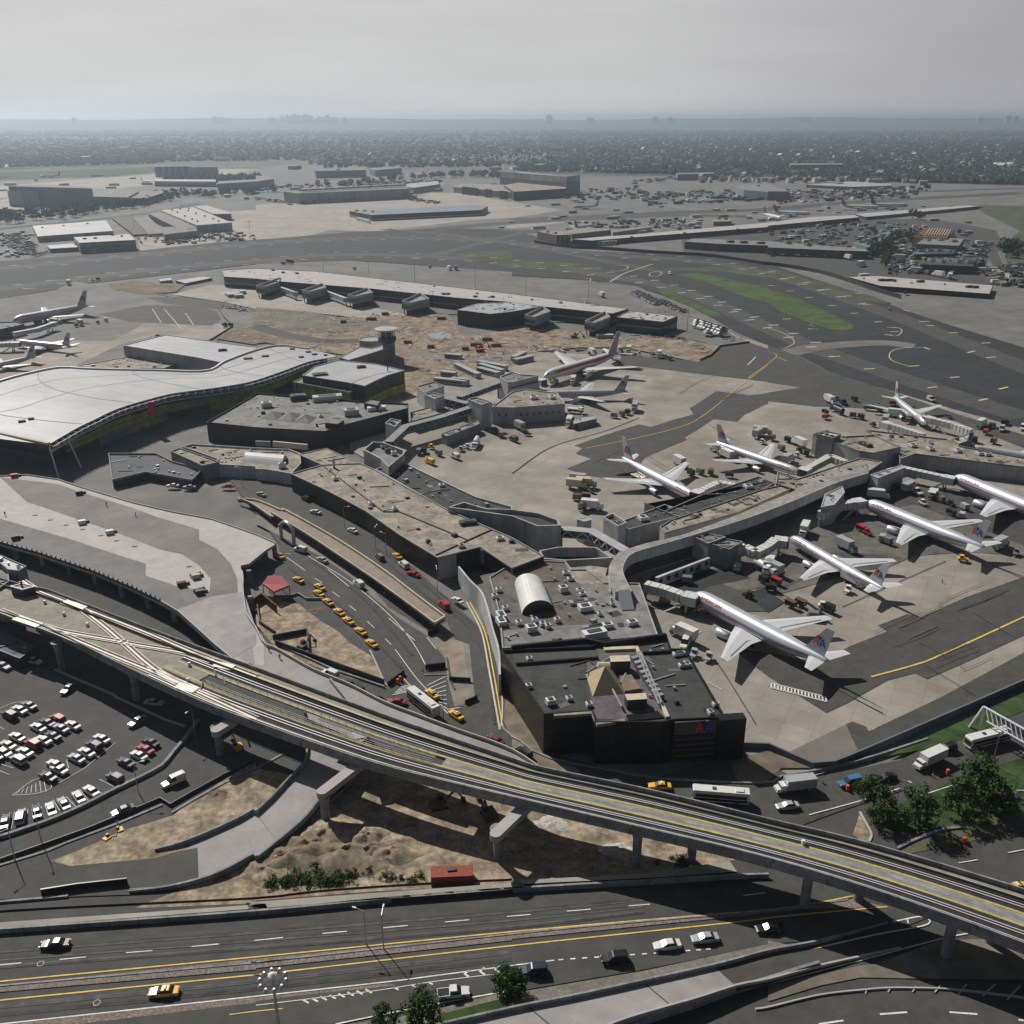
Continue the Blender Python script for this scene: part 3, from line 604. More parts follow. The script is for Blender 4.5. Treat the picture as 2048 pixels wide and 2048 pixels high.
kid(MB().wall(W('12:1600,215 1350,330', 8.25), .4, .35), 'roof_joint', [steel_dark], r)
kid(MB().wall(W('12:1600,215 1790,130', 8.25), .4, .35), 'roof_joint', [steel_dark], r)
bldg('terminal_wing', 'dark grey flat roof strip behind the long tan terminal hall', '11:900,1620 1000,1590 1050,1535 1260,1640 1660,1830 1932,1905 1932,1990 1450,1932', 7, wall_pale, roof_dark, par=.8, parm=wall_white, units=('11:1400,1740|2,2,1|w',))
bldg('terminal_annex', 'small tan roofed annex at the far end of the check-in hall', '11:320,1500 530,1455 790,1570 590,1610 500,1580', 6, wall_pale, roof_tan, par=.4)
def open_box(name, label, s, z, m, z0=0, floor=None, group=None, fl=1.6):
    pts = W(s, z); c = sum(pts, Vector()) / len(pts); r = empty(name, label, 'building', (c.x, c.y, z0), group=group)
    kid(MB().wall([Vector((p.x, p.y, z0)) for p in inset(pts, .3)], .6, z - z0, closed=True), 'wall', [m], r)
    kid(MB().prism(inset(pts, .65), z0, z - fl), 'roof', [floor or roof_grey], r)
    return r
r = open_box('rooftop_enclosure', 'white five sided parapet enclosure with machinery at the hall end', '11:810,1460 880,1400 960,1405 1120,1465 1120,1490 1000,1590 940,1530', 11.5, wall_pale, fl=2.2)
for u in ('11:1000,1480|3,2,1.5|d', '11:1040,1500|2,2,1.6|w', '11:960,1450|2,1.4,1|g'): roof_unit(r, u, 9.5)
open_box('roof_block', 'long white parapet box behind the tan terminal roof', '11:1450,1895 1570,1855 1740,1905 1932,1910 22:200,5 350,60 370,100 190,105 0,30', 10.5, wall_pale, floor=roof_dark, fl=1.5)
# ---- low block in front, with brown and pale roofs
r = bldg('terminal_low_block', 'low wide terminal block with brown and pale roofing and a white barrel vault', '22:-170,500 -10,400 240,375 400,380 450,440 560,440 700,540 960,545 1100,940 700,990 -70,1035 -90,800 -130,640', 6.2, wall_pale, roof_grey, par=.5,
         units=('22:385,600|2.6,2.2,1.8|w', '22:50,850 170,830 230,860 270,875 340,830|1.6,1.6,1.2|w', '22:145,900|3,2.4,1.8|w', '22:720,870 905,850|3,2,1.2|w', '22:750,610 755,705 660,780|1.3,1.3,1|w', '22:405,470 440,515 510,600 530,630|2,1.4,.9|w', '22:550,740|4,3,1.6|w', '22:500,690|6,2,1|g', '22:320,990 360,985|1.5,1,1|d', '12:1830,600 1800,650 1880,740|1.6,1.6,1.2|w', '12:1850,800 1850,845|4,2.4,1.5|w', '22:620,950|7,3,2.2|w', '22:640,870|1,9,.8|g'))
kid(MB().prism(W('12:1690,480 22:0,430 245,380 400,382 460,520 530,550 640,840 300,860 0,885 12:1850,900 1800,700', 6.24), 6.21), 'roof', [roof_brown], r)
kid(MB().prism(W('22:430,420 600,405 720,420 690,540 530,548 470,515', 6.26), 6.21), 'roof', [roof_tan], r)
# barrel vault rooflight
e1, e2 = W('22:20,545 240,560', 6.2), W('22:75,775 318,745', 6.2); n_ = 14; mb = MB(); rows = []
for (a, b) in (e1, e2):
    c = (a + b) / 2; rows.append([a.lerp(b, .5 - .5 * math.cos(math.pi * i / n_)) + Vector((0, 0, 4.2 * math.sin(math.pi * i / n_))) for i in range(n_ + 1)])
mb.strip(rows[0], rows[1]); mb.add(rows[0], [tuple(range(n_ + 1))]); mb.add(rows[1], [tuple(range(n_, -1, -1))], 1)
kid(mb, 'barrel_vault', [M('vault', (.6, .6, .58), rough=.5, var=.05, sc=.3, stain=.15), glass], r, fix=True)
# ---- black headquarters block
AA = '12:1850,1060 22:600,1030 700,985 1165,945 1200,1050 1310,1052 1600,1555 1560,1570 1220,1585 1130,1605 630,1605 600,1520 240,1545'
r = bldg('office_block', 'large black walled office block with dark roof and a stepped front', AA, 11.2, wall_black, roof_dark, par=.9, parm=wall_black,
         units=('22:130,1120 125,1325 430,1420 580,1465|1.4,1.4,.9|w', '22:290,1450|2.2,1.8,1.4|w', '22:1240,1085 1275,1080 1320,1160 1285,1170|2,1.3,.9|w', '22:1495,1525 1535,1465|1.6,1.2,.9|w', '22:1470,1500 1240,1445|1.2,1.2,.6|d'))
kid(MB().prism(W('22:40,1160 650,1115 1165,950 600,1040 0,1065', 11.24), 11.205), 'roof', [asphalt_mid], r)
kid(MB().wall(W('22:30,1155 650,1108', 11.25), .6, .7), 'roof_step', [wall_black], r)
kid(MB().wall(W('22:950,1075 1200,1058', 11.25), .6, .7), 'roof_step', [wall_black], r)
kid(MB().wall(W('22:-5,1045 560,990 690,1020 1160,955', 11.25), .8, 1.6), 'roof_step', [wall_black], r)
kid(MB().prism(W('22:560,1115 660,1110 640,1035 940,1010 1190,1545 840,1570 640,1560 600,1440', 11.26), 11.21), 'plant_well', [M('well_floor', (.13, .11, .12), var=.2, sc=.5, stain=.3)], r)
kid(MB().prism(W('22:925,1010 950,1010 1190,1540 1160,1545', 11.9), 11.3), 'well_edge', [cream], r)
kid(MB().prism(W('22:690,1020 930,1008 935,1030 700,1040', 11.9), 11.3), 'well_edge', [cream], r)
kid(MB().prism(W('22:315,1525 600,1503 640,1590 850,1560 855,1575 640,1605 600,1520 315,1538', 12.0), 11.3), 'well_edge', [roof_tan], r)
kid(MB().prism(W('22:860,1530 1100,1500 1150,1550 880,1575', 11.5), 11.25), 'well_shaft', [wall_black], r)
b4 = W('22:555,1222 610,1392 848,1372 775,1205', 11.3); ap = (b4[0] + b4[1] + b4[2] + b4[3]) / 4 + Vector((0, 0, 5.2))
kid(MB().add(b4 + [ap], [(0, 1, 4), (1, 2, 4), (2, 3, 4), (3, 0, 4), (3, 2, 1, 0)]), 'pyramid_skylight', [M('pyramid', (.36, .31, .19), rough=.6, var=.08, sc=.5)], r, fix=True)
kid(MB().prism(W('22:735,1085 885,1080 895,1125 745,1130', 14.8), 11.3, mi=0, mt=1), 'plant_housing', [steel_dark, cream], r)
kid(MB().prism(W('22:850,1375 1010,1365 1020,1410 870,1420', 14.0), 11.3, mi=0, mt=1), 'plant_housing', [steel_dark, cream], r)
kid(MB().prism(W('22:810,1235 900,1225 970,1330 850,1350', 12.6), 11.3), 'plant_housing', [sand_dark], r)
kid(MB().lathe([(-3, 0), (-2.6, 1), (2.6, 1), (3, 0)], W('22:725,1160', 12.8)[0], 10, 'x'), 'tank', [cream], r)
for a, b in (('22:560,1215 740,1100', 1), ('22:820,1290 860,1220', 1), ('22:760,1340 830,1470', 1), ('22:950,1060 1110,1450', 1), ('22:975,1060 1130,1440', 1)):
    p, q = W(a, 12.4); kid(MB().tube(p, q, .3), 'duct', [wall_grey], r)
for i in range(9):
    p = W('22:%f,%f' % (930 + i * 22, 1120 + i * 36), 11.4)[0]; kid(MB().box((p.x, p.y, 12), (2.4, 1.2, 1.2), .5), 'duct', [M('duct_purple', (.3, .27, .33), rough=.6, var=.1, sc=1) if i % 2 else wall_grey], r)
# striped front with the emblem
p0, p1 = W('22:1225,1590 1550,1568', 11.2); d = (p1 - p0).normalized(); nn = Vector((d.y, -d.x, 0))
if nn.y > 0: nn = -nn
wallp = MB(); base = lambda p, z_: Vector((p.x, p.y, z_))
kid(MB().bar(base(p0 + nn * .35, 0), base(p1 + nn * .35, 0), .5, 11.6), 'front_panel', [M('louvre_brown', (.13, .105, .08), rough=.7, var=.1, sc=.3, panel=(30, .8, .4, .1))], r)
for i in range(5): kid(MB().bar(base(p0 + nn * .7, .8 + i * 1.55), base(p1 + nn * .7, .8 + i * 1.55), .3, .95), 'window', [glass], r)
kid(MB().bar(base(p1 + nn * .6, 0), base(p1 + nn * .6 + d * 6.5, 0), 2.6, 12.3), 'stair_tower', [wall_black], r)
def letterA(w_, h, t, x0=0, y0=0):       # outline of a capital A as flat pieces in (x, y)
    return [[(x0, y0), (x0 + t, y0), (x0 + w_ / 2 + t * .25, y0 + h), (x0 + w_ / 2 - t * .45, y0 + h)], [(x0 + w_ / 2 - t * .25, y0 + h), (x0 + w_ / 2 + t * .45, y0 + h), (x0 + w_, y0), (x0 + w_ - t, y0)],
            [(x0 + t * .9, y0 + h * .25), (x0 + w_ - t * .9, y0 + h * .25), (x0 + w_ - t * 1.2, y0 + h * .4), (x0 + t * 1.2, y0 + h * .4)]]
EAG = [[(0, 0), (.16, .3), (.55, 1.0), (.28, .85), (0, .45), (-.28, .85), (-.55, 1.0), (-.16, .3)], [(-.12, .5), (0, 1.15), (.12, .5), (0, .3)]]
def emblem(h):                            # red A, blue A and a dark bird between them; list of (poly, material index)
    w_ = h * .82; o = [(q, 0) for q in letterA(w_, h, h * .2, -w_ - h * .03)] + [(q, 1) for q in letterA(w_, h, h * .2, h * .03)]
    return o + [([(x * h * .62, y * h * .7 + h * .55) for x, y in q], 2) for q in EAG]
red_mark = M('red_mark', (.6, .04, .035), rough=.5); blue_mark = M('blue_mark', (.04, .085, .38), rough=.5); navy_mark = M('navy_mark', (.02, .025, .06), rough=.5)
def plate(mb, poly, org, ex, ey, en, t, mi):
    a = [org + ex * x + ey * y for x, y in poly]; b = [p + en * t for p in a]; n = len(a)
    mb.add(a + b, [tuple(range(n, 2 * n)), tuple(range(n - 1, -1, -1))] + [(i, (i + 1) % n, (i + 1) % n + n, i + n) for i in range(n)], mi)
c = base(p0.lerp(p1, .68) + nn * .62, 8.6); em = MB()
for k, (q, mi) in enumerate(emblem(2.6)): plate(em, q, c + nn * .012 * k, d, Vector((0, 0, 1)), nn, .2, mi)
kid(em, 'emblem', [red_mark, blue_mark, navy_mark], r, fix=True)

# ---- dark angular terminal with rooftop pyramids
r = bldg('angular_terminal', 'black angular terminal with grey gravel roof and shallow pyramid skylights', '01:1560,1265 1780,1140 1932,1050 11:20,1045 400,1078 820,1108 1150,1125 1145,1160 650,1290 520,1335 0,1305', 9, wall_black, roof_grey, par=.9, parm=wall_black,
         units=('11:490,1215|2,2,1|w', '11:55,1190|2,2,1|d', '11:460,1285|1,1,1|r', '11:80,1140|5,4,2.5|g', '11:540,1090|15,5,2.6|g', '11:320,1085|8,5,2.6|d', '11:720,1200|7,5,3|g', '11:910,1165|9,3,1.8|w'))
for a in ('11:30,1225 100,1180 220,1185 150,1240', '11:160,1240 230,1180 340,1190 280,1250', '11:285,1250 350,1195 460,1215 400,1265'):
    q = W(a, 9.1); m_ = sum(q, Vector()) / 4 + Vector((0, 0, 2.4)); kid(MB().add(q + [m_], [(0, 1, 4), (1, 2, 4), (2, 3, 4), (3, 0, 4)]), 'pyramid_skylight', [roof_grey], r, fix=True)
for a, z_ in (('11:520,1260 590,1225 665,1240 620,1270', 11.5), ('11:815,1110 860,1088 940,1095 920,1130', 12)): 
    q = W(a, z_); kid(MB().prism(q, 9), 'plant_housing', [wall_black], r); kid(MB().prism(inset(q, .5), z_ - .2, z_ + .05), 'roof', [roof_grey], r)
q = W('11:130,1400 390,1425', 4.6); kid(MB().bar(q[0] + Vector((0, -.6, -2.2)), q[1] + Vector((0, -.6, -2.2)), 1, 2.6), 'window', [cream], r)
q = W('11:0,1395 110,1400', 4.6); kid(MB().bar(q[0] + Vector((0, -.6, -2.2)), q[1] + Vector((0, -.6, -2.2)), 1, 2.4), 'window', [wall_grey], r)

# ---- low curved block by the road with white barrel vault
r = bldg('curved_block', 'low tan roofed block with a long curved white road wall', '01:1595,1580 1650,1545 1380,1450 1450,1430 1932,1460 11:250,1470 330,1500 340,1575 268,1655 100,1625 0,1618 01:1932,1600 1750,1590', 5.2, wall_white, roof_tan, par=.9, parm=wall_white, units=('11:200,1600|3,1.4,2.2|w',))
e1, e2 = W('01:1840,1560 1870,1500', 5.2), W('11:195,1585 240,1525', 5.2); rows = []
for (a, b) in (e1, e2): rows.append([a.lerp(b, i / 10) + Vector((0, 0, 3 * math.sin(math.pi * i / 10))) for i in range(11)])
mb = MB(); mb.strip(rows[0], rows[1]); mb.add(rows[0], [tuple(range(11))]); mb.add(rows[1], [tuple(range(10, -1, -1))], 1); kid(mb, 'barrel_vault', [MATS['vault'], glass], r, fix=True)
bldg('link_block', 'tan topped link block in the shadow of the wavy roof', '01:1290,1480 1360,1455 1655,1560 1530,1590', 6.5, wall_grey, roof_tan, par=.6)
bldg('ramp_wall_building', 'grey low podium in deep shade under the wavy roof', '01:820,1500 1180,1500 1300,1560 1530,1620 1450,1700 1100,1640 850,1700', 3.2, wall_dark, M('podium', (.1, .1, .11), var=.1, sc=.2), par=.9, parm=wall_grey)
# ---- road retaining wall, long white curve beside the low block
r = tag(MB().wall(smooth(W('12:1530,430 1620,540 1700,620 1745,740 1785,900 1830,1060 1840,1250', 6), 24), .6, 1.0, z0=0).build('curved_wall', [wall_white]), 'tall white curved wall between upper road and low terminal block', 'wall')

# ---- new terminal with the wavy white roof
TZ = 0
root = P(160, 800)
r = empty('wavy_roof_terminal', 'huge new terminal under a wavy white roof with a trussed eave', 'building', (root.x, root.y, 0))
near = W('01:370,1425 480,1360 600,1292 700,1245 800,1195 900,1152 1070,1100 1300,1042 1600,1002 1890,952 11:200,872 400,800 610,762', [14, 14.5, 15, 15.5, 15.8, 16, 15.5, 14.5, 13.5, 13.5, 13.5, 13.2, 13])
mid_ = W('01:-1100,1255 -600,1190 -250,1170 0,1095 300,1010 600,950 900,905 1150,890 1400,905 1720,868 11:120,790 350,745 600,742', [14, 17, 18, 19, 18.5, 17.5, 16.5, 15, 14, 14, 14, 13.5, 13])
far = W('01:-900,1150 -500,1080 -100,980 130,912 430,848 650,855 900,862 1200,868 1560,872 1700,800 11:0,715 180,680 400,705 590,728', [14, 16, 17, 17, 16, 15.5, 15, 14, 13.5, 14, 14, 13.5, 13])
left = W('01:370,1425', 14)
def grid3(rows, n):
    return [smooth(q, n) for q in rows]
# the roof is lofted along its length: front eave, ridge, back eave
n_ = 46; A_, B_, C_ = smooth(near, n_), smooth(mid_, n_), smooth(far, n_)
LW = P(-420, 880 + 20, 14)
mb = MB(); K = 10; rows = []
for k in range(K + 1):
    t = k / K; row = []
    for i in range(n_):
        row.append(A_[i] * (1 - t) * (1 - t) + B_[i] * 2 * t * (1 - t) + C_[i] * t * t)
    rows.append(row)
# front-left wedge reaches out of the frame
E_ = W('01:370,1425 0,1345 -600,1215 -1100,1110 -1500,1050', 14)
for k in range(K): mb.strip(rows[k], rows[k + 1], 0)
mb.build
me_r = kid(mb, 'roof', [roof_white], r, smooth_=True)
kid(MB().wall(A_, .5, .5), 'roof_edge', [steel_white], r)
kid(MB().wall(C_, 1.2, 1.0), 'roof_edge', [steel], r)
# front-left part of the roof down to the drive
mb = MB(); mb.strip([A_[0], rows[2][0], rows[5][0], rows[8][0], C_[0]], [A_[0] + Vector((-.1, 0, 0)), E_[1], E_[2], E_[3], E_[4]])
kid(mb, 'roof', [roof_white], r)
kid(MB().wall([E_[0], E_[1], E_[2], E_[3]], 1.6, 1.0), 'gutter', [cream], r)
f0 = [Vector((p.x - 4, p.y + 9, 0)) for p in E_[:4]]; kid(MB().wall(f0, .5, 13), 'glass_front', [glass_blue], r)
kid(MB().prism([Vector((p.x - 2, p.y + 3, 7)) for p in E_[:3]] + [Vector((E_[2].x, E_[2].y + 25, 7)), Vector((E_[0].x, E_[0].y + 20, 7))], 6.2), 'canopy', [wall_dark], r)
# truss under the eave
tr = MB(); lo_c = [p + Vector((0, 0, -2.6)) for p in A_]; inn = []
for i in range(n_):
    d = A_[min(n_ - 1, i + 1)] - A_[max(0, i - 1)]; l = Vector((d.y, -d.x, 0)).normalized(); inn.append(l if l.y < 0 or l.x > 0 else -l)
out = [A_[i] + inn[i] * 2.2 + Vector((0, 0, -.6)) for i in range(n_)]; low = [A_[i] + inn[i] * .8 + Vector((0, 0, -3.2)) for i in range(n_)]
for i in range(n_ - 1):
    tr.tube(out[i], out[i + 1], .22, 5); tr.tube(low[i], low[i + 1], .22, 5); m_ = (A_[i] + A_[i + 1]) / 2
    tr.tube(out[i], low[i], .12, 4); tr.tube(low[i], out[i + 1], .12, 4); tr.tube(A_[i] + Vector((0, 0, -.2)), out[i], .12, 4); tr.tube(A_[i] + Vector((0, 0, -.2)), low[i], .12, 4)
kid(tr, 'eave_truss', [steel_white], r)
# recessed facade of yellow and dark panels, stretch by stretch
fac = [Vector((A_[i].x, A_[i].y, 0)) - inn[i] * 5 for i in range(n_)]
pan = [wall_yellow, wall_dark, wall_yellow, wall_green, wall_dark, wall_yellow]
for j in range(4, n_ - 4, 5):
    sg = fac[j:j + 6]; zt = min(A_[k].z for k in range(j, min(n_, j + 6))) - .8
    kid(MB().wall([Vector((p.x, p.y, zt * .62)) for p in sg], .5, zt * .38), 'clerestory', [wall_black], r)
    kid(MB().wall([Vector((p.x, p.y, zt * .32)) for p in sg], .6, zt * .3 - .02), 'facade_panel', [wall_yellow], r)
    kid(MB().wall([Vector((p.x, p.y, 0)) for p in sg], .4, zt * .32 - .02), 'facade_panel', [pan[j % 6]], r)
kid(MB().prism([Vector((p.x, p.y, 12)) for p in [f - i_ * 6 for f, i_ in zip(fac, inn)][3:]] + [Vector((C_[k].x, C_[k].y - 8, 12)) for k in range(n_ - 1, 2, -4)], 0, 10.5), 'wall', [wall_dark], r)
q = W('01:1130,1110', 15)[0]; kid(MB().box((q.x + 1, q.y - 1, 12.5), (3, 1.5, 7), .5), 'hoist', [red_paint], r)
q = W('01:405,1490', 12)[0]; b_ = W('01:445,1680')[0]; kid(MB().tube((b_.x, b_.y, 0), (A_[0].x, A_[0].y, 13), .35), 'column', [steel_white], r)
kid(MB().tube((b_.x + 4, b_.y + 14, 0), (A_[3].x, A_[3].y, 12.5), .35), 'column', [steel_white], r)
for s_, zz_ in (('01:0,1165 300,1035 600,955 900,905 1130,893', 19.1), ('01:-200,1040 130,1115 480,1200 690,1245', 18.4)):
    pass
def on_roof(i, k): return rows[k][i] + Vector((0, 0, .12))
for k in (4, 7): kid(MB().ribbon([on_roof(i, k) for i in range(n_)], .35), 'roof_seam', [wall_grey], r)
for i in (6, 14, 23, 32, 40): kid(MB().ribbon([on_roof(i, k) for k in range(K + 1)], .35), 'roof_seam', [wall_grey], r)
for (i, k, l) in ((3, 6, 7), (5, 2, 3), (6, 2, 2.5), (36, 8, 5), (38, 7, 4), (41, 3, 3), (43, 4, 3), (43, 6, 3), (44, 3, 2), (42, 8, 3)):
    p = on_roof(i, k); kid(MB().box((p.x, p.y, p.z + .3), (l, l * .6, .7), .4), 'roof_unit', [steel_dark], r)
for (s, z, wl, rf, lab, u) in (
    ('01:930,678 1250,597 1750,668 1932,690 1932,700 1690,812 1490,770', 12.5, wall_pale, roof_white, 'raised white flat roof block beyond the wavy roof', ('01:1680,715|5,3,1|d', '01:1190,605|3,2,.8|d')),
    ('01:560,835 930,770 1110,725 1400,790 1240,850 900,850', 6, wall_pale, roof_tan, 'low tan flat roof between the white roof blocks', ('01:1075,755|4,2,1|d', '01:1165,843|2,2,.8|d')),
    ('11:350,905 450,835 620,790 900,818 1120,867 1000,900 900,945 820,985 700,960', 12.5, wall_dark, roof_white, 'white roofed east pavilion of the new terminal with yellow lower walls', ('11:795,842|5,3,1|d', '11:485,897|8,5,.8|d')),
    ('11:280,955 370,918 780,1000 710,1032', 8.5, wall_yellow, roof_grey, 'low grey roofed lean-to with yellow walls beside the pavilion', ()),
    ('11:630,770 780,690 870,700 1000,665 1045,640 1050,680 700,790', 10, wall_tan, roof_white, 'wedge shaped wing with white roof at the foot of the control tower', ())):
    q = bldg('terminal_block', lab, s, z, wl, rf, par=.5, parm=steel, units=u, cat='building', detail=rf is not roof_white)
    if 'pavilion of' in lab:
        kid(MB().wall([Vector((p.x, p.y, 0)) for p in W('11:1120,870 1000,903 900,948 825,985', 12.5)], .8, 5.5), 'lower_wall', [wall_yellow], q)
        kid(MB().ribbon(W('11:705,965 800,925 920,890 1040,870', 12.6), .4), 'roof_seam', [steel_dark], q)
pp = P(512 + 1110 * Z, 512 + 855 * Z, 12)
tag(MB().tube((pp.x - 8, pp.y - 6, 0), (pp.x - 8, pp.y - 6, 16), .3).build('site_mast', [rust]), 'thin rusty mast at the corner of the east pavilion', 'mast')
# ---- control tower
tb = P(512 + 985 * Z, 512 + 548 * Z, 22); tb.z = 0; r = empty('control_tower', 'control tower with a round white canopy over an open ring of struts', 'tower', tb)
kid(MB().prism([tb + Vector((a, b, 0)) for a, b in ((-2.5, -3), (4.5, -3), (4.5, 3), (-2.5, 3))], 0, 15), 'shaft', [wall_grey], r)
kid(MB().lathe([(13.5, 5), (14.5, 5.6), (16.6, 6), (17, 5.6)], tb, 12), 'gallery', [steel_dark], r)
kid(MB().lathe([(17, 3.6), (20, 3.8)], tb, 12), 'cab', [glass], r)
for i in range(8):
    a = i * math.pi / 4; kid(MB().tube(tb + Vector((5 * math.cos(a), 5 * math.sin(a), 16.8)), tb + Vector((5 * math.cos(a), 5 * math.sin(a), 21.4)), .25), 'strut', [steel], r)
kid(MB().lathe([(21.3, 6), (21.5, 7.2), (22, 7.3), (22.2, 6.6), (22.3, 1)], tb, 24), 'canopy', [roof_white], r)
q = P(512 + 870 * Z, 512 + 665 * Z, 8); r = empty('drum_building', 'round grey drum building with flat roof beside the control tower', 'building', (q.x, q.y, 0))
kid(MB().lathe([(0, 8), (11.5, 8), (11.5, 7.4), (11, 7.4)], (q.x, q.y, 0), 24), 'wall', [wall_pale], r)

# ---- remote pier with six boxed gate lounges
pier = W('s:445,541 512,537 631,543 1024,588 1257,618 1225,628 1077,613 1024,605 920,597 864,591 742,578 565,564 512,558 448,554', 9.5)
r = bldg('remote_pier', 'very long low pier building with a pale flat roof beyond the dirt', pier, 9.5, wall_dark, concrete_new, par=.5, parm=wall_pale, bands=((5.2, 8, glass_blue, 'window_band'), (3.6, 4.6, wall_pale, 'fascia')),
         units=('11:310,135 205,128 130,110 1415,290 1450,290 1655,310 1785,312|3,3,1|d', '21:365,355 560,355|3,3,1|w'))
bldg('pier_end_block', 'pale roofed end block closing the remote pier', '21:790,465 890,415 1250,455 1140,500', 9.5, wall_dark, concrete_new, par=.5, parm=wall_pale, bands=((2, 4, glass_blue, 'window_band'), (4.3, 5, wall_pale, 'fascia')), units=('21:1155,475|2,2,1|w',))
bldg('pier_hall', 'white roofed hall jutting from the middle of the remote pier into the dirt', '11:1520,407 1665,362 21:0,348 200,385 0,420 11:1770,438', 11, wall_black, roof_white, par=.3, parm=steel_white, units=('11:1730,355|2,2,.8|d',))
for k, s in enumerate(('11:0,232 60,240 172,205 187,167', '11:345,267 405,277 530,245 502,212', '11:690,302 750,312 882,285 842,247', '11:1100,350 1165,362 1310,330 1240,285', '21:95,455 170,470 290,427 232,387', '21:548,500 620,515 742,470 702,425')):
    z_ = 9.8; q = W(s, z_); c = sum(q, Vector()) / 4
    g_ = empty('gate_lounge', 'grey boxed gate lounge on stilts, %s from the west end of the remote pier' % ORD[k], 'gate lounge', (c.x, c.y, 0), group='gate lounges along the remote pier')
    kid(MB().prism(q, 4.5, z_ - 1), 'room', [wall_grey], g_); kid(MB().wall(inset(q, .3), .6, 1.1, closed=True, z0=z_ - 1), 'parapet', [wall_pale], g_)
    kid(MB().bar(Vector((q[0].x, q[0].y - .3, 5.8)), Vector((q[1].x, q[1].y - .3, 5.8)), .4, 2), 'window', [glass], g_)
    for p in inset(q, 1.5): kid(MB().tube((p.x, p.y, 0), (p.x, p.y, 4.5), .4), 'leg', [steel_dark], g_)
    kid(MB().prism(inset(q, 3), 0, 4.4), 'base_room', [wall_dark], g_)
for k, s in enumerate(('11:165,238 300,285', '11:530,275 680,330')):
    a, b = W(s, 5.5); g_ = empty('jet_bridge', 'idle white jet bridge hanging off the %s gate lounge of the remote pier' % ORD[k], 'jet bridge', (a.x, a.y, 0), group='jet bridges at the remote pier')
    kid(MB().bar(a - Vector((0, 0, 1.3)), b - Vector((0, 0, 1.3)), 2.6, 2.8), 'tunnel', [wall_white], g_); kid(MB().box((b.x, b.y, b.z), (4, 4, 3.2)), 'cab', [wall_grey], g_); kid(MB().tube((b.x, b.y, 0), (b.x, b.y, 4), .4), 'leg', [steel_dark], g_)

# ---- middle concourse, towers and truss walkways
def walkway(label, s, z, wd=4, h=3, truss=True, m=wall_grey):
    pts = W(s, z); r = empty('walkway_bridge', label, 'walkway', (pts[0].x, pts[0].y, 0))
    kid(MB().wall([p + Vector((0, 0, -.25)) for p in pts], wd, .3), 'roof', [m], r); kid(MB().wall([p + Vector((0, 0, -h)) for p in pts], wd - .3, .4), 'deck', [wall_pale], r)
    kid(MB().wall([p + Vector((0, 0, -h + .45)) for p in pts], wd - 1.2, h - .75), 'glazing', [glass_blue], r)
    if truss:
        t = MB()
        for a, b in zip(pts, pts[1:]):
            nseg = max(2, int((b - a).length / 4)); l = Vector((-(b - a).y, (b - a).x, 0)).normalized() * (wd / 2 - .1)
            for sgn in (-1, 1):
                for i in range(nseg):
                    p, q = a.lerp(b, i / nseg) + l * sgn, a.lerp(b, (i + 1) / nseg) + l * sgn; u = Vector((0, 0, -h + .2)); m_ = (p + q) / 2
                    t.tube(p + u, m_ + Vector((0, 0, -.3)), .16, 4); t.tube(m_ + Vector((0, 0, -.3)), q + u, .16, 4)
        kid(t, 'truss', [steel_white if m is not wall_grey else steel], r)
    for a in pts[::max(1, len(pts) - 1)]: kid(MB().box((a.x, a.y, (a.z - h) / 2), (1.2, 1.2, a.z - h)), 'pier', [wall_grey], r)
    return r
walkway('enclosed truss walkway climbing from the hall to the middle concourse', '11:1000,1400 1130,1280 1380,1215 1640,1130', 9.5)
walkway('short truss walkway between the two white stair towers', '11:1420,1065 1600,1110', 9.5)
walkway('truss walkway rising to the far concourse block', '11:1530,1060 1830,950', 9.5)
walkway('blue grey truss walkway bridging the light well by the long white box', '22:370,120 600,140 880,300', 8, m=wall_pale)
def wbox(lab, s, z, rf=roof_grey, wl=wall_white, **k): return bldg('stair_tower', lab, s, z, wl, rf, cat='building', **k)
wbox('white stair tower standing beside the middle concourse', '11:1600,1088 1660,1072 1778,1108 1700,1130', 13)
wbox('white stair tower with stepped corner on the dirt side', '11:1270,1050 1330,1035 1420,1060 1350,1085', 11.5)
wbox('white block with cut-away corner at the foot of the stair towers', '11:1212,990 1340,955 1420,985 1270,1040', 9)
wbox('white block at the inner end of the far truss walkway', '11:1840,920 1932,880 21:60,900 200,910 0,960 11:1900,960', 12)
wbox('small white kiosk tower at the start of the truss walkway', '11:975,1270 1020,1235 1095,1250 1050,1295', 9)
bldg('middle_concourse', 'white walled concourse with a row of small slit windows facing the apron', '11:1780,1145 1932,1030 21:100,1010 340,1040 400,1120 0,1150', 9, wall_pale, roof_tan, par=.6, parm=wall_white, wins=(4.5, 6.2, .8, 2.6, glass), units=('21:165,1080 300,1075|4,3,1.4|w',))
bldg('gate_block', 'white gate block behind the middle concourse roof', '21:0,935 200,912 205,960 0,1010 11:1900,1000', 9, wall_white, roof_grey, par=.6)
bldg('link_block', 'flat pale roof crossing the dark yard below the truss walkway', '11:1400,1345 1670,1245 1690,1270 1440,1365', 5, wall_grey, wall_grey, par=.4)
bldg('link_block', 'low roof with open slot beside the black terminal', '11:1165,1185 1330,1140 1640,1120 1440,1180 1180,1250', 5.5, wall_grey, roof_tan, par=.5)
bldg('loading_dock', 'low grey dock building on the apron below the middle concourse', '21:440,1225 620,1205 640,1230 470,1270', 3.5, wall_grey, wall_pale, par=.3)
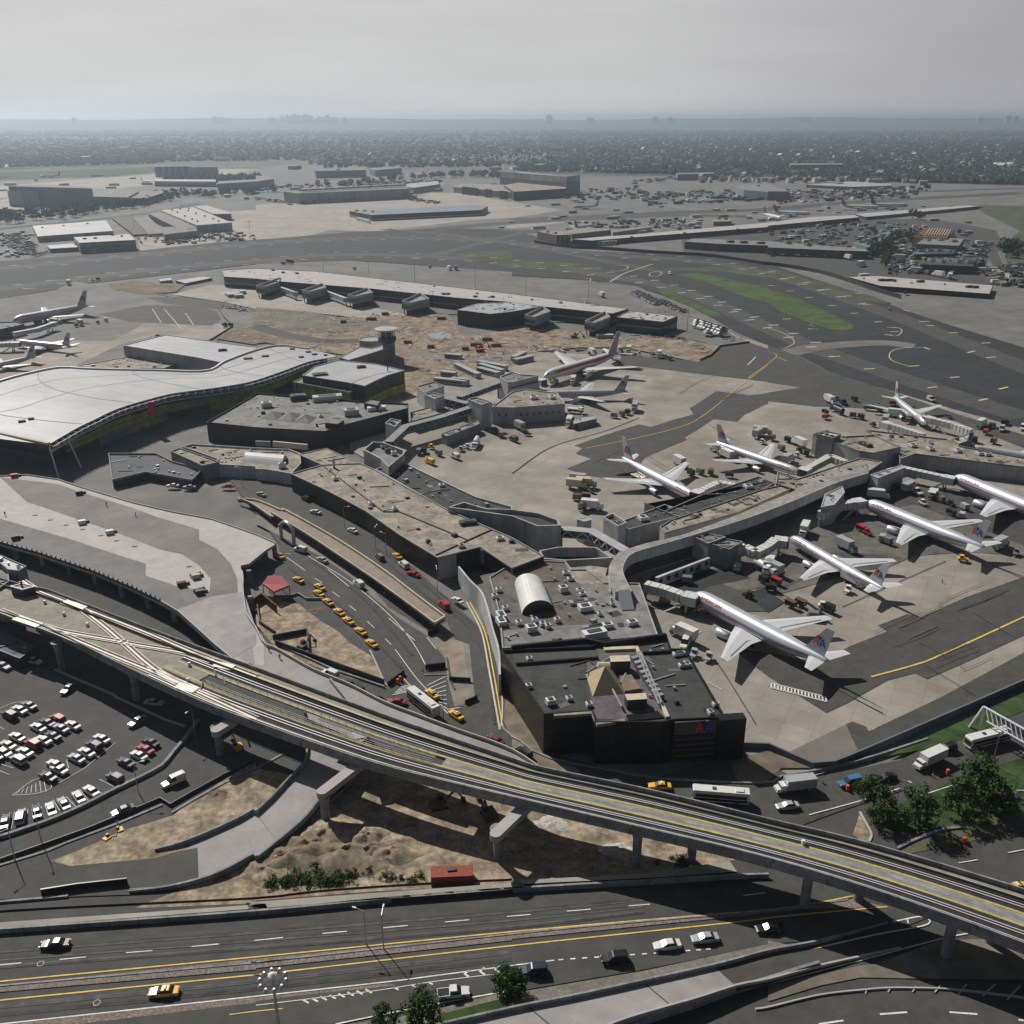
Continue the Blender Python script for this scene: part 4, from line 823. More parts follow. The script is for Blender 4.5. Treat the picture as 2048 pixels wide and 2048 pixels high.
# ---- right-hand concourse: curved corridor and halls
cor = 's:0,0'
oA = '22:780,600 740,520 728,450 740,390 790,325 850,288 1000,238 1180,198 1350,150 1700,20 31:0,1855 200,1770 400,1650 740,1560'
iA = '22:905,600 860,520 835,450 845,390 880,335 930,305 1000,283 1180,232 1350,182 1700,75 31:0,1925 240,1830 500,1720 760,1640'
a_, b_ = W(oA, 9), W(iA, 9); a_, b_ = resample(smooth(a_, 90), 70), resample(smooth(b_, 90), 70)
r = empty('concourse_corridor', 'raised white corridor that curves and then runs straight along the gates', 'building', (a_[0].x, a_[0].y, 0))
kid(MB().strip(a_, b_, .5, 0, 1), 'roof', [M('corridor_roof', (.34, .325, .3), var=.15, sc=.6, stain=.35, brick=(9, 9, .75, 30, .12)), wall_white], r)
kid(MB().strip([p - Vector((0, 0, .5)) for p in a_], [p - Vector((0, 0, .5)) for p in b_], 3.4), 'wall', [wall_white], r)
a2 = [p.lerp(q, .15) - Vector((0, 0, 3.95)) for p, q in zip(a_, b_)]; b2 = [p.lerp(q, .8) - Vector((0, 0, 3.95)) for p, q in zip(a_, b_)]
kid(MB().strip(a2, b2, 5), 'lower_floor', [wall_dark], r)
kid(MB().wall([p + Vector((0, 0, 0)) for p in b_], .3, .25), 'parapet', [wall_pale], r)
q = W('22:800,592 890,585 925,735 830,740', [9.3, 9.3, 6.5, 6.5]); kid(MB().prism(q, 6), 'sloped_glazing', [M('sloped', (.2, .21, .22), rough=.4)], r)
q = W('22:1080,480 1480,330', 4.2); kid(MB().bar(q[0] + Vector((0, -2, -3)), q[1] + Vector((0, -2, -3)), 1, 3.3), 'balcony', [wall_white], r)
for i in range(7):
    p = q[0].lerp(q[1], (i + .4) / 7); p2 = q[0].lerp(q[1], (i + .8) / 7); kid(MB().bar(p + Vector((0, -2.6, -2)), p2 + Vector((0, -2.6, -2)), .3, 1.4), 'window', [glass], r)
bldg('gate_block', 'white wedge shaped gate room on the near side of the corridor', '31:430,1800 560,1742 578,1785 500,1880 400,1900', 8.4, wall_white, wall_pale, par=.3)
bldg('gate_block', 'white wedge gate room where the long cranked bridge leaves the corridor', '31:770,1655 1010,1580 1030,1600 830,1680', 8.4, wall_white, wall_pale, par=.3)
bldg('gate_block', 'white gate block stepping out where the corridor straightens', '22:1350,182 1440,160 1610,195 1480,245', 8, wall_pale, roof_grey, par=.5)
bldg('gate_block', 'grey angular gate room above the second parked jet', '22:1480,240 1590,205 1740,230 1640,290', 7.5, wall_grey, roof_grey, par=.5)
bldg('concourse_hall', 'dark flat roofed hall between the corridor and the apron jets', '22:830,75 1150,-50 1340,10 1180,60 1020,100 870,140', 7, wall_pale, roof_dark, par=.5, units=('22:985,60|3,3,1.4|w',))
r = bldg('concourse_hall', 'tan roofed strip hall running beside the raised corridor', '22:1115,120 1190,70 1900,-170 31:80,1740 260,1700 180,1760 22:1700,10 1150,165', 8, wall_pale, roof_tan, par=.5, parm=wall_tan)
bldg('concourse_hall', 'dark roof hall with wedge skylight by the mid apron twinjet', '21:1150,1932 1430,1810 1860,1670 1932,1700 31:50,1720 -100,1800 21:1700,1932 22:1450,60 1250,40 22:1000,-60', 7.4, wall_pale, roof_dark, par=.5, parm=wall_grey, units=('21:1780,1750|3,3,1.2|w',))
bldg('roof_block', 'white walled parapet box beside the truss walkway', '22:690,60 760,30 865,100 800,125', 9, wall_white, roof_dark, par=1.2)
bldg('kiosk', 'small white and black kiosk at the corner of the light well', '22:490,55 560,40 600,60 545,75', 9, wall_white, wall_pale, par=.2)
bldg('concourse_hall', 'brown roofed hall where corridor and far satellite meet', '31:70,1640 210,1690 690,1530 860,1560 740,1640 580,1660 250,1780 60,1720', 8.6, wall_dark, roof_tan, par=.5, parm=wall_pale)
r = kid if 0 else None
bldg('satellite_concourse', 'wide tan roofed gate building with white walls at the far right', '31:740,1320 1350,1390 1440,1440 1932,1530 2300,1590 2300,1640 1860,1592 1110,1500 1000,1540 960,1450', 7, wall_pale, roof_tan, par=.7, parm=wall_grey, bands=((3.6, 5.2, wall_dark, 'window_band'),) if 0 else (), units=('31:1090,1440 1225,1465 1430,1480 1595,1500 1650,1505|3,2.4,1.2|w', '31:1500,1400|1,1,1|g'))
q = W('31:1270,1600 1410,1640', 5); 
tag(MB().bar(Vector((q[0].x, q[0].y - 1, 1)), Vector((q[1].x, q[1].y - 1, 1)), 1.2, 4).build('loading_bay', [wall_black]), 'black loading bay opening in the white satellite wall', 'loading bay')
bldg('satellite_block', 'raised tan roof block joined to the satellite concourse', '31:340,1350 450,1322 560,1370 800,1360 1000,1450 790,1495 690,1480 620,1455', 9.5, wall_pale, roof_tan, par=.7, parm=wall_grey, units=('31:710,1420 760,1440|3,2,1|d',))
bldg('satellite_block', 'cream topped plant room on the corner of the raised block', '31:370,1350 440,1330 550,1350 490,1380', 11.5, wall_grey, cream, par=.6)
bldg('satellite_block', 'white gate room where the long gangway meets the satellite', '31:1385,1385 1510,1345 1555,1330 1550,1300 1500,1400 1440,1420', 8, wall_grey, wall_pale, par=.3)
open_box('light_well', 'dark sunken light well with thin pale rim beside the corridor', '22:205,290 350,262 580,262 640,265 700,305 760,345 400,365 230,350', 5, wall_pale, floor=wall_black, fl=3.5)
# ================================================================ FAR BUILDINGS
def fb(name, lab, s, zs, wl, rf, par=0.0, units=(), bands=(), **k):
    return bldg(name, lab, s, ZH(zs) if isinstance(zs, str) else zs, wl, rf, par=par, units=units, bands=bands, **k)
hang_m = M('hangar_blue', (.17, .2, .25), rough=.7, var=.06, sc=.02)
r = fb('aircraft_hangar', 'huge blue grey hangar with tall sliding doors at the far left', '0f:62,650 415,660 695,668 640,652 420,644 230,638', '0f:80,800 62,652', hang_m, roof_grey)
z_ = ZH('0f:80,800 62,652')
for a, b in ((80, 190), (200, 310), (318, 405)):
    q = W('0f:%d,802 %d,%d' % (a, b, 802 + (b - a) * .05), 0); kid(MB().bar(q[0] + Vector((0, -1, 0)), q[1] + Vector((0, -1, 0)), 1.2, z_ * .8), 'door', [M('hangar_door', (.24, .27, .32), rough=.7, var=.05, sc=.02)], r)
fb('cargo_shed', 'long grey shed attached behind the huge hangar', '0f:690,728 960,735 1045,690 1010,665 690,672', '0f:780,800 780,732', wall_grey, roof_grey)
fb('cargo_shed', 'dark shed with curved roof edge next to the hangar row', '0f:965,740 1100,742 1235,700 1230,685 1100,690 1000,715', '0f:1000,795 1000,742', wall_dark, roof_grey)
fb('apartment_slab', 'tall slab block with many floors standing far behind the hangars', '0f:1165,504 1440,500 1442,494 1167,497', '0f:1300,582 1300,503', M('slab_wall', (.16, .17, .18), var=.15, sc=.05), roof_grey, wins=(4, 26, 7, 9, glass_blue))
fb('apartment_slab', 'lower wing of the far slab block', '0f:1442,507 1640,505 1650,530 1645,499 1440,500', '0f:1500,582 1500,507', wall_grey, roof_grey)
fb('old_terminal', 'white topped terminal with dark glass front beyond the tree line', '0f:1165,612 1630,616 1628,600 1175,598', '0f:1300,655 1300,614', glass_blue, roof_white, bands=((8, 11, wall_white, 'fascia'),))
fb('old_terminal', 'dark long terminal wing past the tree line', '0f:1640,632 1932,615 1f:135,595 100,575 0,570 0f:1932,598 1650,612', '0f:1700,680 1700,628', hang_m, wall_grey)
fb('warehouse', 'white roofed warehouse, larger and further of the white pair', '0f:245,950 800,908 855,990 285,1032', '0f:285,1076 285,1032', wall_grey, roof_white, units=('0f:320,965 480,950 660,935|3,3,1|w',), bands=((5, 7.5, wall_pale, 'fascia'),))
fb('warehouse', 'white roofed warehouse with pale fascia nearest the taxiway', '0f:555,1035 975,1012 1022,1055 600,1078', '0f:608,1160 600,1078', wall_grey, roof_white, units=('0f:720,1045 850,1022 920,1030 640,1050|4,3,1.2|d',), bands=((7.5, 10.5, wall_pale, 'fascia'),))
fb('site_office', 'small low white topped office by the white warehouses', '0f:355,1098 550,1082 590,1110 375,1122', '0f:375,1155 375,1120', wall_green, roof_white)
fb('cargo_terminal', 'big pale flat roofed cargo terminal dotted with small vents', '0f:1210,832 1462,808 1750,925 1487,945', '0f:1600,1000 1600,936', wall_pale, concrete_new, units=('0f:1300,835 1340,852 1395,880 1450,905 1490,920 1360,825 1420,840 1480,860 1545,880 1610,900 1650,918 1425,822|2,2,1.8|d',))
fb('cargo_terminal', 'lower dark strip bay on the left of the cargo terminal', '0f:1120,858 1215,838 1485,962 1405,975 1310,952', 9, wall_dark, roof_grey)
fb('cargo_terminal', 'pale front bay of the cargo terminal', '0f:1222,958 1400,955 1410,978 1480,965 1490,985 1240,1015', '0f:1300,1018 1300,965', wall_pale, roof_grey)
fb('cargo_terminal', 'far lower wing of the cargo terminal behind the vents', '0f:1465,802 1560,795 1742,848 1745,858 1610,860', '0f:1745,905 1742,855', wall_grey, concrete_new)
fb('loading_yard', 'grey gravel roofed yard building left of the cargo terminal', '0f:1010,895 1120,880 1225,975 1230,1005 1120,1012', 4, wall_grey, roof_grey)
fb('loading_yard', 'brown flat roofed yard shed with dark fence side', '0f:845,890 1000,880 1110,1010 1010,1015', 3, wall_dark, roof_brown)
r = fb('sawtooth_factory', 'long grey hangar row with a ragged white sawtooth roof', '1f:208,690 1120,642 1160,668 318,704', '1f:345,786 320,704', wall_pale, roof_grey)
for i in range(16):
    q = W('1f:%f,%f %f,%f' % (330 + i * 50, 686 - i * 2.6, 372 + i * 50, 684 - i * 2.6), ZH('1f:345,786 320,704') + 2); kid(MB().bar(q[0], q[1], 14, 3), 'roof_monitor', [roof_white if i % 2 else roof_tan], r)
for u in (345, 430, 560, 690, 770, 880, 1020):
    q = W('1f:%d,%f %d,%f' % (u, 787 - (u - 345) * .08, u + 22, 787 - (u - 345) * .08)); kid(MB().bar(q[0] + Vector((0, -1.5, 0)), q[1] + Vector((0, -1.5, 0)), 2, 6), 'door', [wall_dark], r)
q = W('1f:810,750 840,748'); kid(MB().bar(q[0] + Vector((0, -1.5, 0)), q[1] + Vector((0, -1.5, 0)), 2, 17), 'door', [wall_dark], r)
fb('warehouse', 'dark blue grey building at the end of the sawtooth row', '1f:1120,652 1140,632 1370,612 1390,635 1190,662', '1f:1200,705 1200,660', hang_m, roof_white, bands=((2, 6, wall_pale, 'fascia'),))
r = fb('maintenance_hangar', 'tan maintenance hangar with three black door openings', '1f:1490,655 1540,632 1932,640 2f:0,655 20,690 1f:1932,698', '1f:1500,702 1490,657', M('hangar_tan', (.3, .29, .26), var=.08, sc=.02), roof_tan)
for a, b in ((1560, 1675), (1732, 1778), (1842, 1895)):
    q = W('1f:%d,%f %d,%f' % (a, 703 + (a - 1490) * .12, b, 703 + (b - 1490) * .12)); kid(MB().bar(q[0] + Vector((0, -1.5, 0)), q[1] + Vector((0, -1.5, 0)), 2, 15), 'door', [wall_black], r)
fb('maintenance_hangar', 'tall pale hangar with white roof edge and blue end wall', '2f:-90,560 90,543 515,588 410,600', '2f:410,722 410,600', hang_m, roof_white, bands=((24, 36, wall_pale, 'fascia'),))
r = fb('maintenance_hangar', 'lower dark hangar in front of the tall pale one', '2f:15,692 405,668 410,655 60,622 -60,642', '2f:25,765 20,695', wall_dark, roof_tan)
fb('cargo_pier', 'long dark cargo pier with two tier roof on the pale apron', '1f:705,838 1640,790 1750,802 1700,830 870,868', '1f:830,912 830,866', wall_dark, hang_m, units=('1f:760,838 820,840 880,845|5,4,2|g',), bands=((1, 3, cream, 'door_band'),))
fb('low_wall_block', 'low white wall block at the near end of the cargo pier', '1f:755,888 770,884 860,905 855,912', 4, wall_white, roof_white)
fb('corner_building', 'tan brick corner building with pilasters at the cargo line end', '2f:190,990 400,988 445,1015 335,1020', '2f:335,1090 335,1020', wall_tan, roof_tan, units=('2f:270,1000 330,1008|3,3,1.4|d',), wins=(1.5, 10, 1, 5, wall_dark))
fb('cargo_hall', 'tan hall behind the brick corner building', '2f:400,988 520,965 735,968 745,980 450,1012', '2f:500,1045 500,1008', wall_tan, roof_tan)
fb('cargo_hall', 'white hall next along the cargo line', '2f:745,985 1020,945 1055,952 1052,960 760,1000', '2f:760,1022 760,990', wall_pale, roof_grey)
fb('cargo_line', 'extremely long thin cargo building with dark open dock face', '2f:455,1050 1100,1000 1932,925 3f:300,885 655,868 690,885 0,948 2f:1932,958 600,1060', '2f:1200,1055 1200,1015', wall_dark, concrete_new, units=('2f:900,1035 1300,1005 1700,975|4,3,1|w',))
fb('cargo_line', 'far stretch of the thin cargo building beside the runway', '3f:650,860 1500,795 1600,800 1300,830 740,882', '3f:760,905 760,880', wall_dark, concrete_new)
fb('site_office', 'cream low office in front of the thin cargo building', '2f:592,1052 750,1040 795,1048 790,1060 700,1068 600,1066', '2f:600,1098 600,1066', cream, roof_tan, wins=(2, 5, 1.5, 4, wall_dark))
fb('mail_facility', 'long brown low facility with white roof stretches', '2f:1305,1068 1360,1045 1932,1065 3f:500,1105 740,1125 760,1142 510,1135 0,1112 2f:1932,1098 1550,1085', '2f:1310,1125 1310,1068', M('brown_wall', (.09, .075, .065), var=.2, sc=.1), roof_grey, units=('2f:1650,1075 1750,1080 1880,1085|8,5,2|d', '3f:150,1085 300,1100|6,6,3|t'))
fb('arched_shed', 'green grey shed with rippled arched roof bays', '3f:640,1078 910,990 925,1005 850,1075 790,1122', 8, wall_green, M('roof_green', (.14, .17, .17), var=.1, sc=.1), units=('3f:700,1075 740,1065 780,1052 820,1040 860,1025|9,4,2|g',))
r = fb('depot', 'depot with rusty ribbed roof and yellow gable', '3f:1100,1032 1200,962 1412,976 1352,1040', 12, M('ochre', (.42, .3, .1), var=.1, sc=.3), rust)
for i in range(9):
    q = W('3f:%f,%f %f,%f' % (1190 + i * 20, 1022 + i * .6, 1222 + i * 20, 970 + i), 12.3); kid(MB().bar(q[0], q[1], .8, .8), 'roof_rib', [cream], r)
fb('depot', 'grey flat depot roofs below the rusty ribbed one', '3f:1120,1085 1170,1050 1300,1035 1480,1048 1440,1100', 10, wall_green, roof_grey, units=('3f:1200,1060 1300,1060 1400,1070|8,5,2|g',))
fb('depot', 'dark sunken plant building full of machinery', '3f:1150,1240 1245,1190 1585,1185 1545,1255', 8, wall_black, roof_dark, units=('3f:1240,1215 1300,1225 1360,1215 1420,1225 1480,1215 1520,1230|9,5,3|g', '3f:1270,1200 1330,1205 1390,1200 1450,1202|4,3,2|d'))
fb('depot', 'row of dark machinery houses left of the plant', '3f:1090,1145 1240,1120 1420,1130 1400,1160 1120,1165', 6, wall_black, roof_dark, units=('3f:1150,1145 1220,1140 1290,1140 1360,1145|8,4,2|g',))
r = fb('transit_shed', 'white roofed transit shed with black dock face by the taxiway', '3f:608,1335 830,1328 1695,1400 1672,1462 850,1402', '3f:850,1440 850,1402', wall_black, concrete_new, units=('3f:860,1365 900,1366 940,1367 1150,1375 1520,1415 1560,1418|7,3,1.6|d', '3f:720,1350 1080,1385 1330,1395|2,2,1|w'))
fb('freight_hall', 'wide pale freight hall far right beyond the ramp', '2f:1750,678 1660,645 1932,632 3f:170,690 0,690 2f:1932,695', '2f:1750,742 1750,680', hang_m, roof_grey, units=('2f:1860,650|6,4,2|d',))
fb('freight_hall', 'white roofed freight hall beyond the parked jets', '3f:290,640 620,615 930,632 930,645 640,655', '3f:700,672 700,650', wall_tan, roof_white)
fb('control_cabin', 'small tan block with rooftop plant beside the thin cargo building', '2f:1505,905 1560,895 1660,900 1655,915 1520,918', '2f:1530,948 1520,916', wall_tan, roof_tan, units=('2f:1560,900 1610,902|5,4,3|g',))
fb('hotel_block', 'long dark six storey block at the edge of the woods', '3f:165,478 560,478 570,486 170,490', '3f:400,540 400,488', hang_m, roof_grey)
fb('hotel_block', 'long pale slab among the trees north of the runway', '2f:1240,550 1520,545 1525,555 1250,560', '2f:1300,605 1300,558', hang_m, roof_grey)
fb('radar_block', 'small dark tower block by the sawtooth hangars', '1f:605,515 635,515 635,520 605,520', '1f:620,580 620,518', hang_m, roof_grey)
fb('warehouse', 'grey box warehouse behind the sawtooth hangars', '1f:440,520 800,515 830,528 450,535', '1f:600,585 600,530', hang_m, roof_grey)
fb('warehouse', 'rounded grey shed to the right of the box warehouse', '1f:850,515 1060,500 1100,512 900,530', '1f:950,570 950,522', hang_m, roof_grey)
fb('temporary_terminal', 'grey portable building left of the remote pier', '01:1198,175 1290,165 1298,180 1210,190', '01:1210,212 1210,190', wall_grey, roof_white)
fb('temporary_terminal', 'long grey portable building at the pier head', '01:1325,185 1530,155 1600,165 1400,205', '01:1400,225 1400,205', wall_grey, roof_white)
for i, s in enumerate(('01:1695,275 1800,270 1810,285 1720,290', '01:1805,255 1850,252 1856,262 1815,266', '01:1760,285 1830,280 1838,292 1770,296', '21:635,585 765,585 768,595 640,597')):
    bldg('portable_cabin', 'pale portable site cabin, %s from the west near the remote pier' % ORD[i], s, 3.2, wall_pale, roof_white, par=0, group='site cabins near the remote pier')
# water at the far left
sheet('water', 's:-400,326 0,318 45,320 90,327 50,333 -400,340', M('far_water', (.35, .4, .42), rough=.2), z=.5)
# white gables: far houses and sheds
hs_m = [M('house_' + n, c, var=.1, sc=.1) for n, c in (('white', (.6, .6, .58)), ('tan', (.4, .36, .3)), ('grey', (.3, .3, .32)), ('brick', (.25, .15, .12)))]
def house_proto(i, big=False):
    e = empty('house' if not big else 'flat_roof_block', '', 'house' if not big else 'building')
    a, b, h = ((11, 8, 5.5) if not big else (38, 16, 8))
    MB().box((0, 0, h / 2), (a, b, h)).build('wall', [hs_m[i]], parent=e)
    if big: MB().box((0, 0, h + .2), (a + .6, b + .6, .4)).build('roof', [roof_white if i < 2 else roof_grey], parent=e)
    else:
        x, y = a / 2 + .5, b / 2 + .5
        MB().add([(-x, -y, h), (x, -y, h), (x, y, h), (-x, y, h), (-x, 0, h + 3.4), (x, 0, h + 3.4)], [(0, 1, 5, 4), (2, 3, 4, 5), (0, 4, 3), (1, 2, 5), (3, 2, 1, 0)]).build('roof', [(roof_grey, roof_dark, roof_brown, roof_white)[i]], parent=e)
    return e
hp = [house_proto(i) for i in range(4)]; bp = [house_proto(i, True) for i in range(4)]
rh = random.Random(8); used_h = set()
def scatter(n, protos, ulo, uhi, vlo, vhi, lab, grp, pw=1.0, smin=1, smax=1.6):
    for i in range(n):
        u = rh.uniform(ulo, uhi); v = vlo + (vhi - vlo) * rh.random() ** pw; p = P(u, v)
        pr = rh.choice(protos); put(pr, p, rh.choice((.3, .35, 1.9, 1.2)) + rh.uniform(-.1, .1), lab, grp, sc=rh.uniform(smin, smax))
scatter(150, hp, 1300, 2060, 292, 362, 'pale small house showing between the dark suburban trees', 'houses in the wooded suburb', .8, 1.2, 2.2)
scatter(90, hp, 620, 1300, 288, 330, 'pale small house in the denser housing beyond the hangars', 'houses beyond the hangars', .8, 1.2, 2.2)
scatter(30, bp, 500, 1500, 300, 342, 'long low flat roofed block among the far houses', 'low blocks among the far houses', 1, .8, 1.5)
scatter(14, bp, 1500, 2050, 355, 374, 'low sheds lined up under the far wood edge', 'sheds under the wood edge', 1, .7, 1.2)
scatter(16, bp, -10, 500, 285, 322, 'pale low block in the hazy suburb at the left', 'pale blocks in the left suburb', 1, 1, 1.8)
scatter(60, bp, 1000, 1980, 402, 470, 'small freight shed or cabin scattered through the far cargo yards', 'sheds in the far cargo yards', 1, .22, .5)
scatter(40, bp, 0, 1000, 352, 402, 'low shed among the far hangars and aprons', 'sheds among the far hangars', 1, .3, .7)
# hazy skyline on the horizon
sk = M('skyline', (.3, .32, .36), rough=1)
rs_ = random.Random(3)
for i, (u, h) in enumerate(((150, 90), (432, 170), (445, 120), (460, 90), (545, 110), (565, 200), (575, 240), (583, 180), (590, 300), (598, 210), (612, 260), (622, 200), (640, 150), (655, 230), (668, 140), (690, 120), (1098, 230), (1180, 120), (1310, 140), (1340, 110), (1605, 120), (1615, 130), (1960, 120), (2015, 200), (2030, 180))):
    p = P(u, 246); y = 14200; x = p.x * y / p.y; h = min(187, 118 + h * .26)
    r = empty('tower_block', '', 'tower', (x, y, 0), group='faint towers on the horizon'); r['label'] = 'faint blue grey high-rise on the hazy horizon'
    MB().box((0, 0, h * .45), (rs_.uniform(50, 110), 50, h * .9)).build('shaft', [sk], parent=r); MB().box((0, 0, h * .95), (26, 26, h * .1)).build('top', [sk], parent=r)
hl = MB(); n_ = 60; top = []; bot = []
for i in range(n_ + 1):
    x = -12000 + 24000 * i / n_; hh = 120 + 10 * math.sin(i * .35) + 5 * math.sin(i * 1.1) + 3 * math.sin(i * 2.7) + (8 if i > 38 else 0); top.append(Vector((x, 15000, hh))); bot.append(Vector((x, 13200, 0)))
hl.strip(bot, top); hl.strip(top, [Vector((p.x, 18500, 0)) for p in top]); structure('hills', hl, [leaf_far])
# ================================================================ ELEVATED GUIDEWAY
GZ = 12.0; N = 130
farE = smooth(W('s:-40,1150 71,1180 103,1186 300,1262 512,1340 700,1410 819,1453 1024,1522 1082,1540 1300,1586 1536,1644 1737,1693 2048,1786 2300,1870', GZ), N)
nearE = smooth(W('s:-90,1190 0,1224 93,1256 238,1329 397,1403 512,1447 650,1496 788,1540 1024,1597 1270,1655 1536,1719 1790,1797 2048,1890 2200,1950', GZ), N)
# match stations so both edges run square to the track
def near_match(A, B):
    o = []
    for a in A:
        best = min(range(len(B)), key=lambda j: (B[j] - a).length); o.append(B[best])
    return o
nE2 = smooth(nearE, 900); nearE = near_match(farE, nE2)
for k in range(3): nearE = [nearE[0]] + [(nearE[i - 1] + nearE[i] * 2 + nearE[i + 1]) / 4 for i in range(1, N - 1)] + [nearE[-1]]
# pixel u of each station, for splitting the deck
def upx(p):
    cz = p.y * math.cos(TILT) - (p.z - CAMH) * math.sin(TILT); return 1024 + FPX * p.x / cz
us = [upx(p) for p in farE]
def tfun(u, a, b):      # inner edges as a share of the full width: two separate tracks left, one deck right
    return a, b
upN = []; loF = []
for f, n, u in zip(farE, nearE, us):
    t = min(1, max(0, (u - 820) / 500)); upN.append(f.lerp(n, .43 + .02 * t)); loF.append(f.lerp(n, .63 - .02 * t))
gr_ = empty('elevated_guideway', 'concrete twin track elevated guideway sweeping across the foreground on round piers', 'guideway', (farE[60].x, farE[60].y, 0))
i0 = next(i for i, u in enumerate(us) if u > 470); i1 = next(i for i, u in enumerate(us) if u > 905)
deck_m = M('guideway_deck', (.29, .27, .225), rough=.85, var=.12, sc=.5, stain=.3); yellow_rail = M('yellow_rail', (.42, .37, .12), rough=.7, var=.2, sc=.8)
kid(MB().strip(farE, upN, .35), 'deck', [deck_m], gr_); kid(MB().strip(loF, nearE, .35), 'deck', [deck_m], gr_)
kid(MB().strip(upN[:i0], loF[:i0], .35), 'crossover_slab', [deck_m], gr_); kid(MB().strip(upN[i1:], loF[i1:], .35), 'centre_slab', [deck_m], gr_)
dn = Vector((0, 0, -.35))
# box girders beneath, one per track
ga = [p + dn for p in frac(farE, nearE, .06)]; gb = [p + dn for p in frac(farE, nearE, .30)]; kid(MB().strip(ga, gb, 1.8), 'girder', [concrete_side], gr_)
ga = [p + dn for p in frac(farE, nearE, .76)]; gb = [p + dn for p in frac(farE, nearE, .985)]; kid(MB().strip(ga, gb, 1.8), 'girder', [concrete_side], gr_)
def rib(A, B, t, wd, dz, m, name, a=0, b=None, h=0.0):
    pts = [p + Vector((0, 0, dz)) for p in frac(A, B, t)][a:b]
    kid((MB().wall(pts, wd, h) if h else MB().ribbon(pts, wd)), name, [m], gr_)
up0 = Vector((0, 0, .45))
kid(MB().wall([p - Vector((0, 0, .5)) for p in farE], .3, 1.5), 'parapet', [concrete_side], gr_)
kid(MB().wall([p - Vector((0, 0, .3)) for p in nearE], .3, .9), 'parapet', [concrete_side], gr_)
rib(farE, nearE, .20, .12, .1, steel_dark, 'handrail', h=.8); rib(farE, nearE, .125, .55, .03, cream, 'cable_tray')
j0 = next(i for i, u in enumerate(us) if u > 395)
# right-hand portion: track beds, rails, yellow edges
for t, wd, nm, m in ((.285, 2.9, 'track_bed', ballast_dark), (.80, 3.5, 'track_bed', ballast_dark)):
    pts = [f.lerp(n, t) for f, n in zip(farE, nearE)]
    wid = wd; b = MB(); A = []; B = []
    for f, n in zip(farE, nearE):
        dW = (n - f).normalized(); c = f.lerp(n, t); A.append(c - dW * wid / 2 + Vector((0, 0, .02))); B.append(c + dW * wid / 2 + Vector((0, 0, .02)))
    b.strip(A[j0:], B[j0:]); kid(b, nm, [m], gr_)
for t in (.26, .31, .77, .82): rib(farE, nearE, t, .22, .03, rail_steel, 'rail', a=j0, h=.2)
rib(farE, nearE, .95, .2, .03, rail_steel, 'power_rail', a=j0, h=.35); rib(farE, nearE, .205, .16, .03, cream, 'power_rail', a=j0, h=.3)
rib(farE, nearE, .415, .45, .03, yellow_rail, 'yellow_edge', a=j0); rib(farE, nearE, .645, .45, .03, yellow_rail, 'yellow_edge', a=j0); rib(farE, nearE, .53, .9, .03, concrete_side, 'walk_strip', a=i1)
# crossover tracks at the left
cr = ['02:170,520 280,590 480,670 590,710 750,775 1100,910 1450,1060 1932,1245', '02:0,742 200,820 440,912 800,1065 1200,1230 1500,1365 1932,1565',
      '02:330,860 460,900 650,935 850,970 1050,1008 1250,1040 1420,1075 1600,1130', '02:560,690 690,790 780,860 880,945 980,1030 1080,1120 1200,1210 1350,1290']
for k, s in enumerate(cr):
    c = smooth(W(s, GZ + .03), 50)
    b = MB(); b.ribbon(c, 2.4); kid(b, 'track_bed', [M('rail_plate', (.19, .15, .11), var=.2, sc=1, stain=.3)], gr_)
    for off in (-.95, .95):
        q = []
        for i in range(len(c)):
            d = c[min(49, i + 1)] - c[max(0, i - 1)]; q.append(c[i] + Vector((-d.y, d.x, 0)).normalized() * off)
        kid(MB().wall(q, .3, .22), 'rail', [rust if 0 else M('rail_warm', (.5, .43, .36), rough=.5, var=.3, sc=.6)], gr_)
    kid(MB().wall(c, .45, .14), 'guide_rail', [M('rail_bright', (.78, .72, .64), rough=.5)], gr_)
# mesh walkways in the gap between the tracks
gp = MB()
for i in range(i0, i1 - 1):
    a, b = upN[i], upN[i + 1]; c, d = loF[i], loF[i + 1]
    gp.tube(a + up0, b + up0, .06, 4); gp.tube(c + up0, d + up0, .06, 4); gp.tube(a, a + up0 * 2.2, .06, 4); gp.tube(c, c + up0 * 2.2, .06, 4); gp.tube(a + up0 * 2.2, b + up0 * 2.2, .06, 4); gp.tube(c + up0 * 2.2, d + up0 * 2.2, .06, 4)
kid(gp, 'railing', [steel], gr_)
q = W('12:770,1640 790,1720', GZ); kid(MB().box((q[0].x, q[0].y - 1, GZ - .3), (2.6, 5, .4), .3), 'cross_slab', [concrete_new], gr_)
kid(MB().strip(upN[(i0 + i1) // 2:i1], frac(upN, loF, .38)[(i0 + i1) // 2:i1], .1), 'mesh_walkway', [M('mesh_floor', (.16, .16, .15), var=.4, sc=3)], gr_)
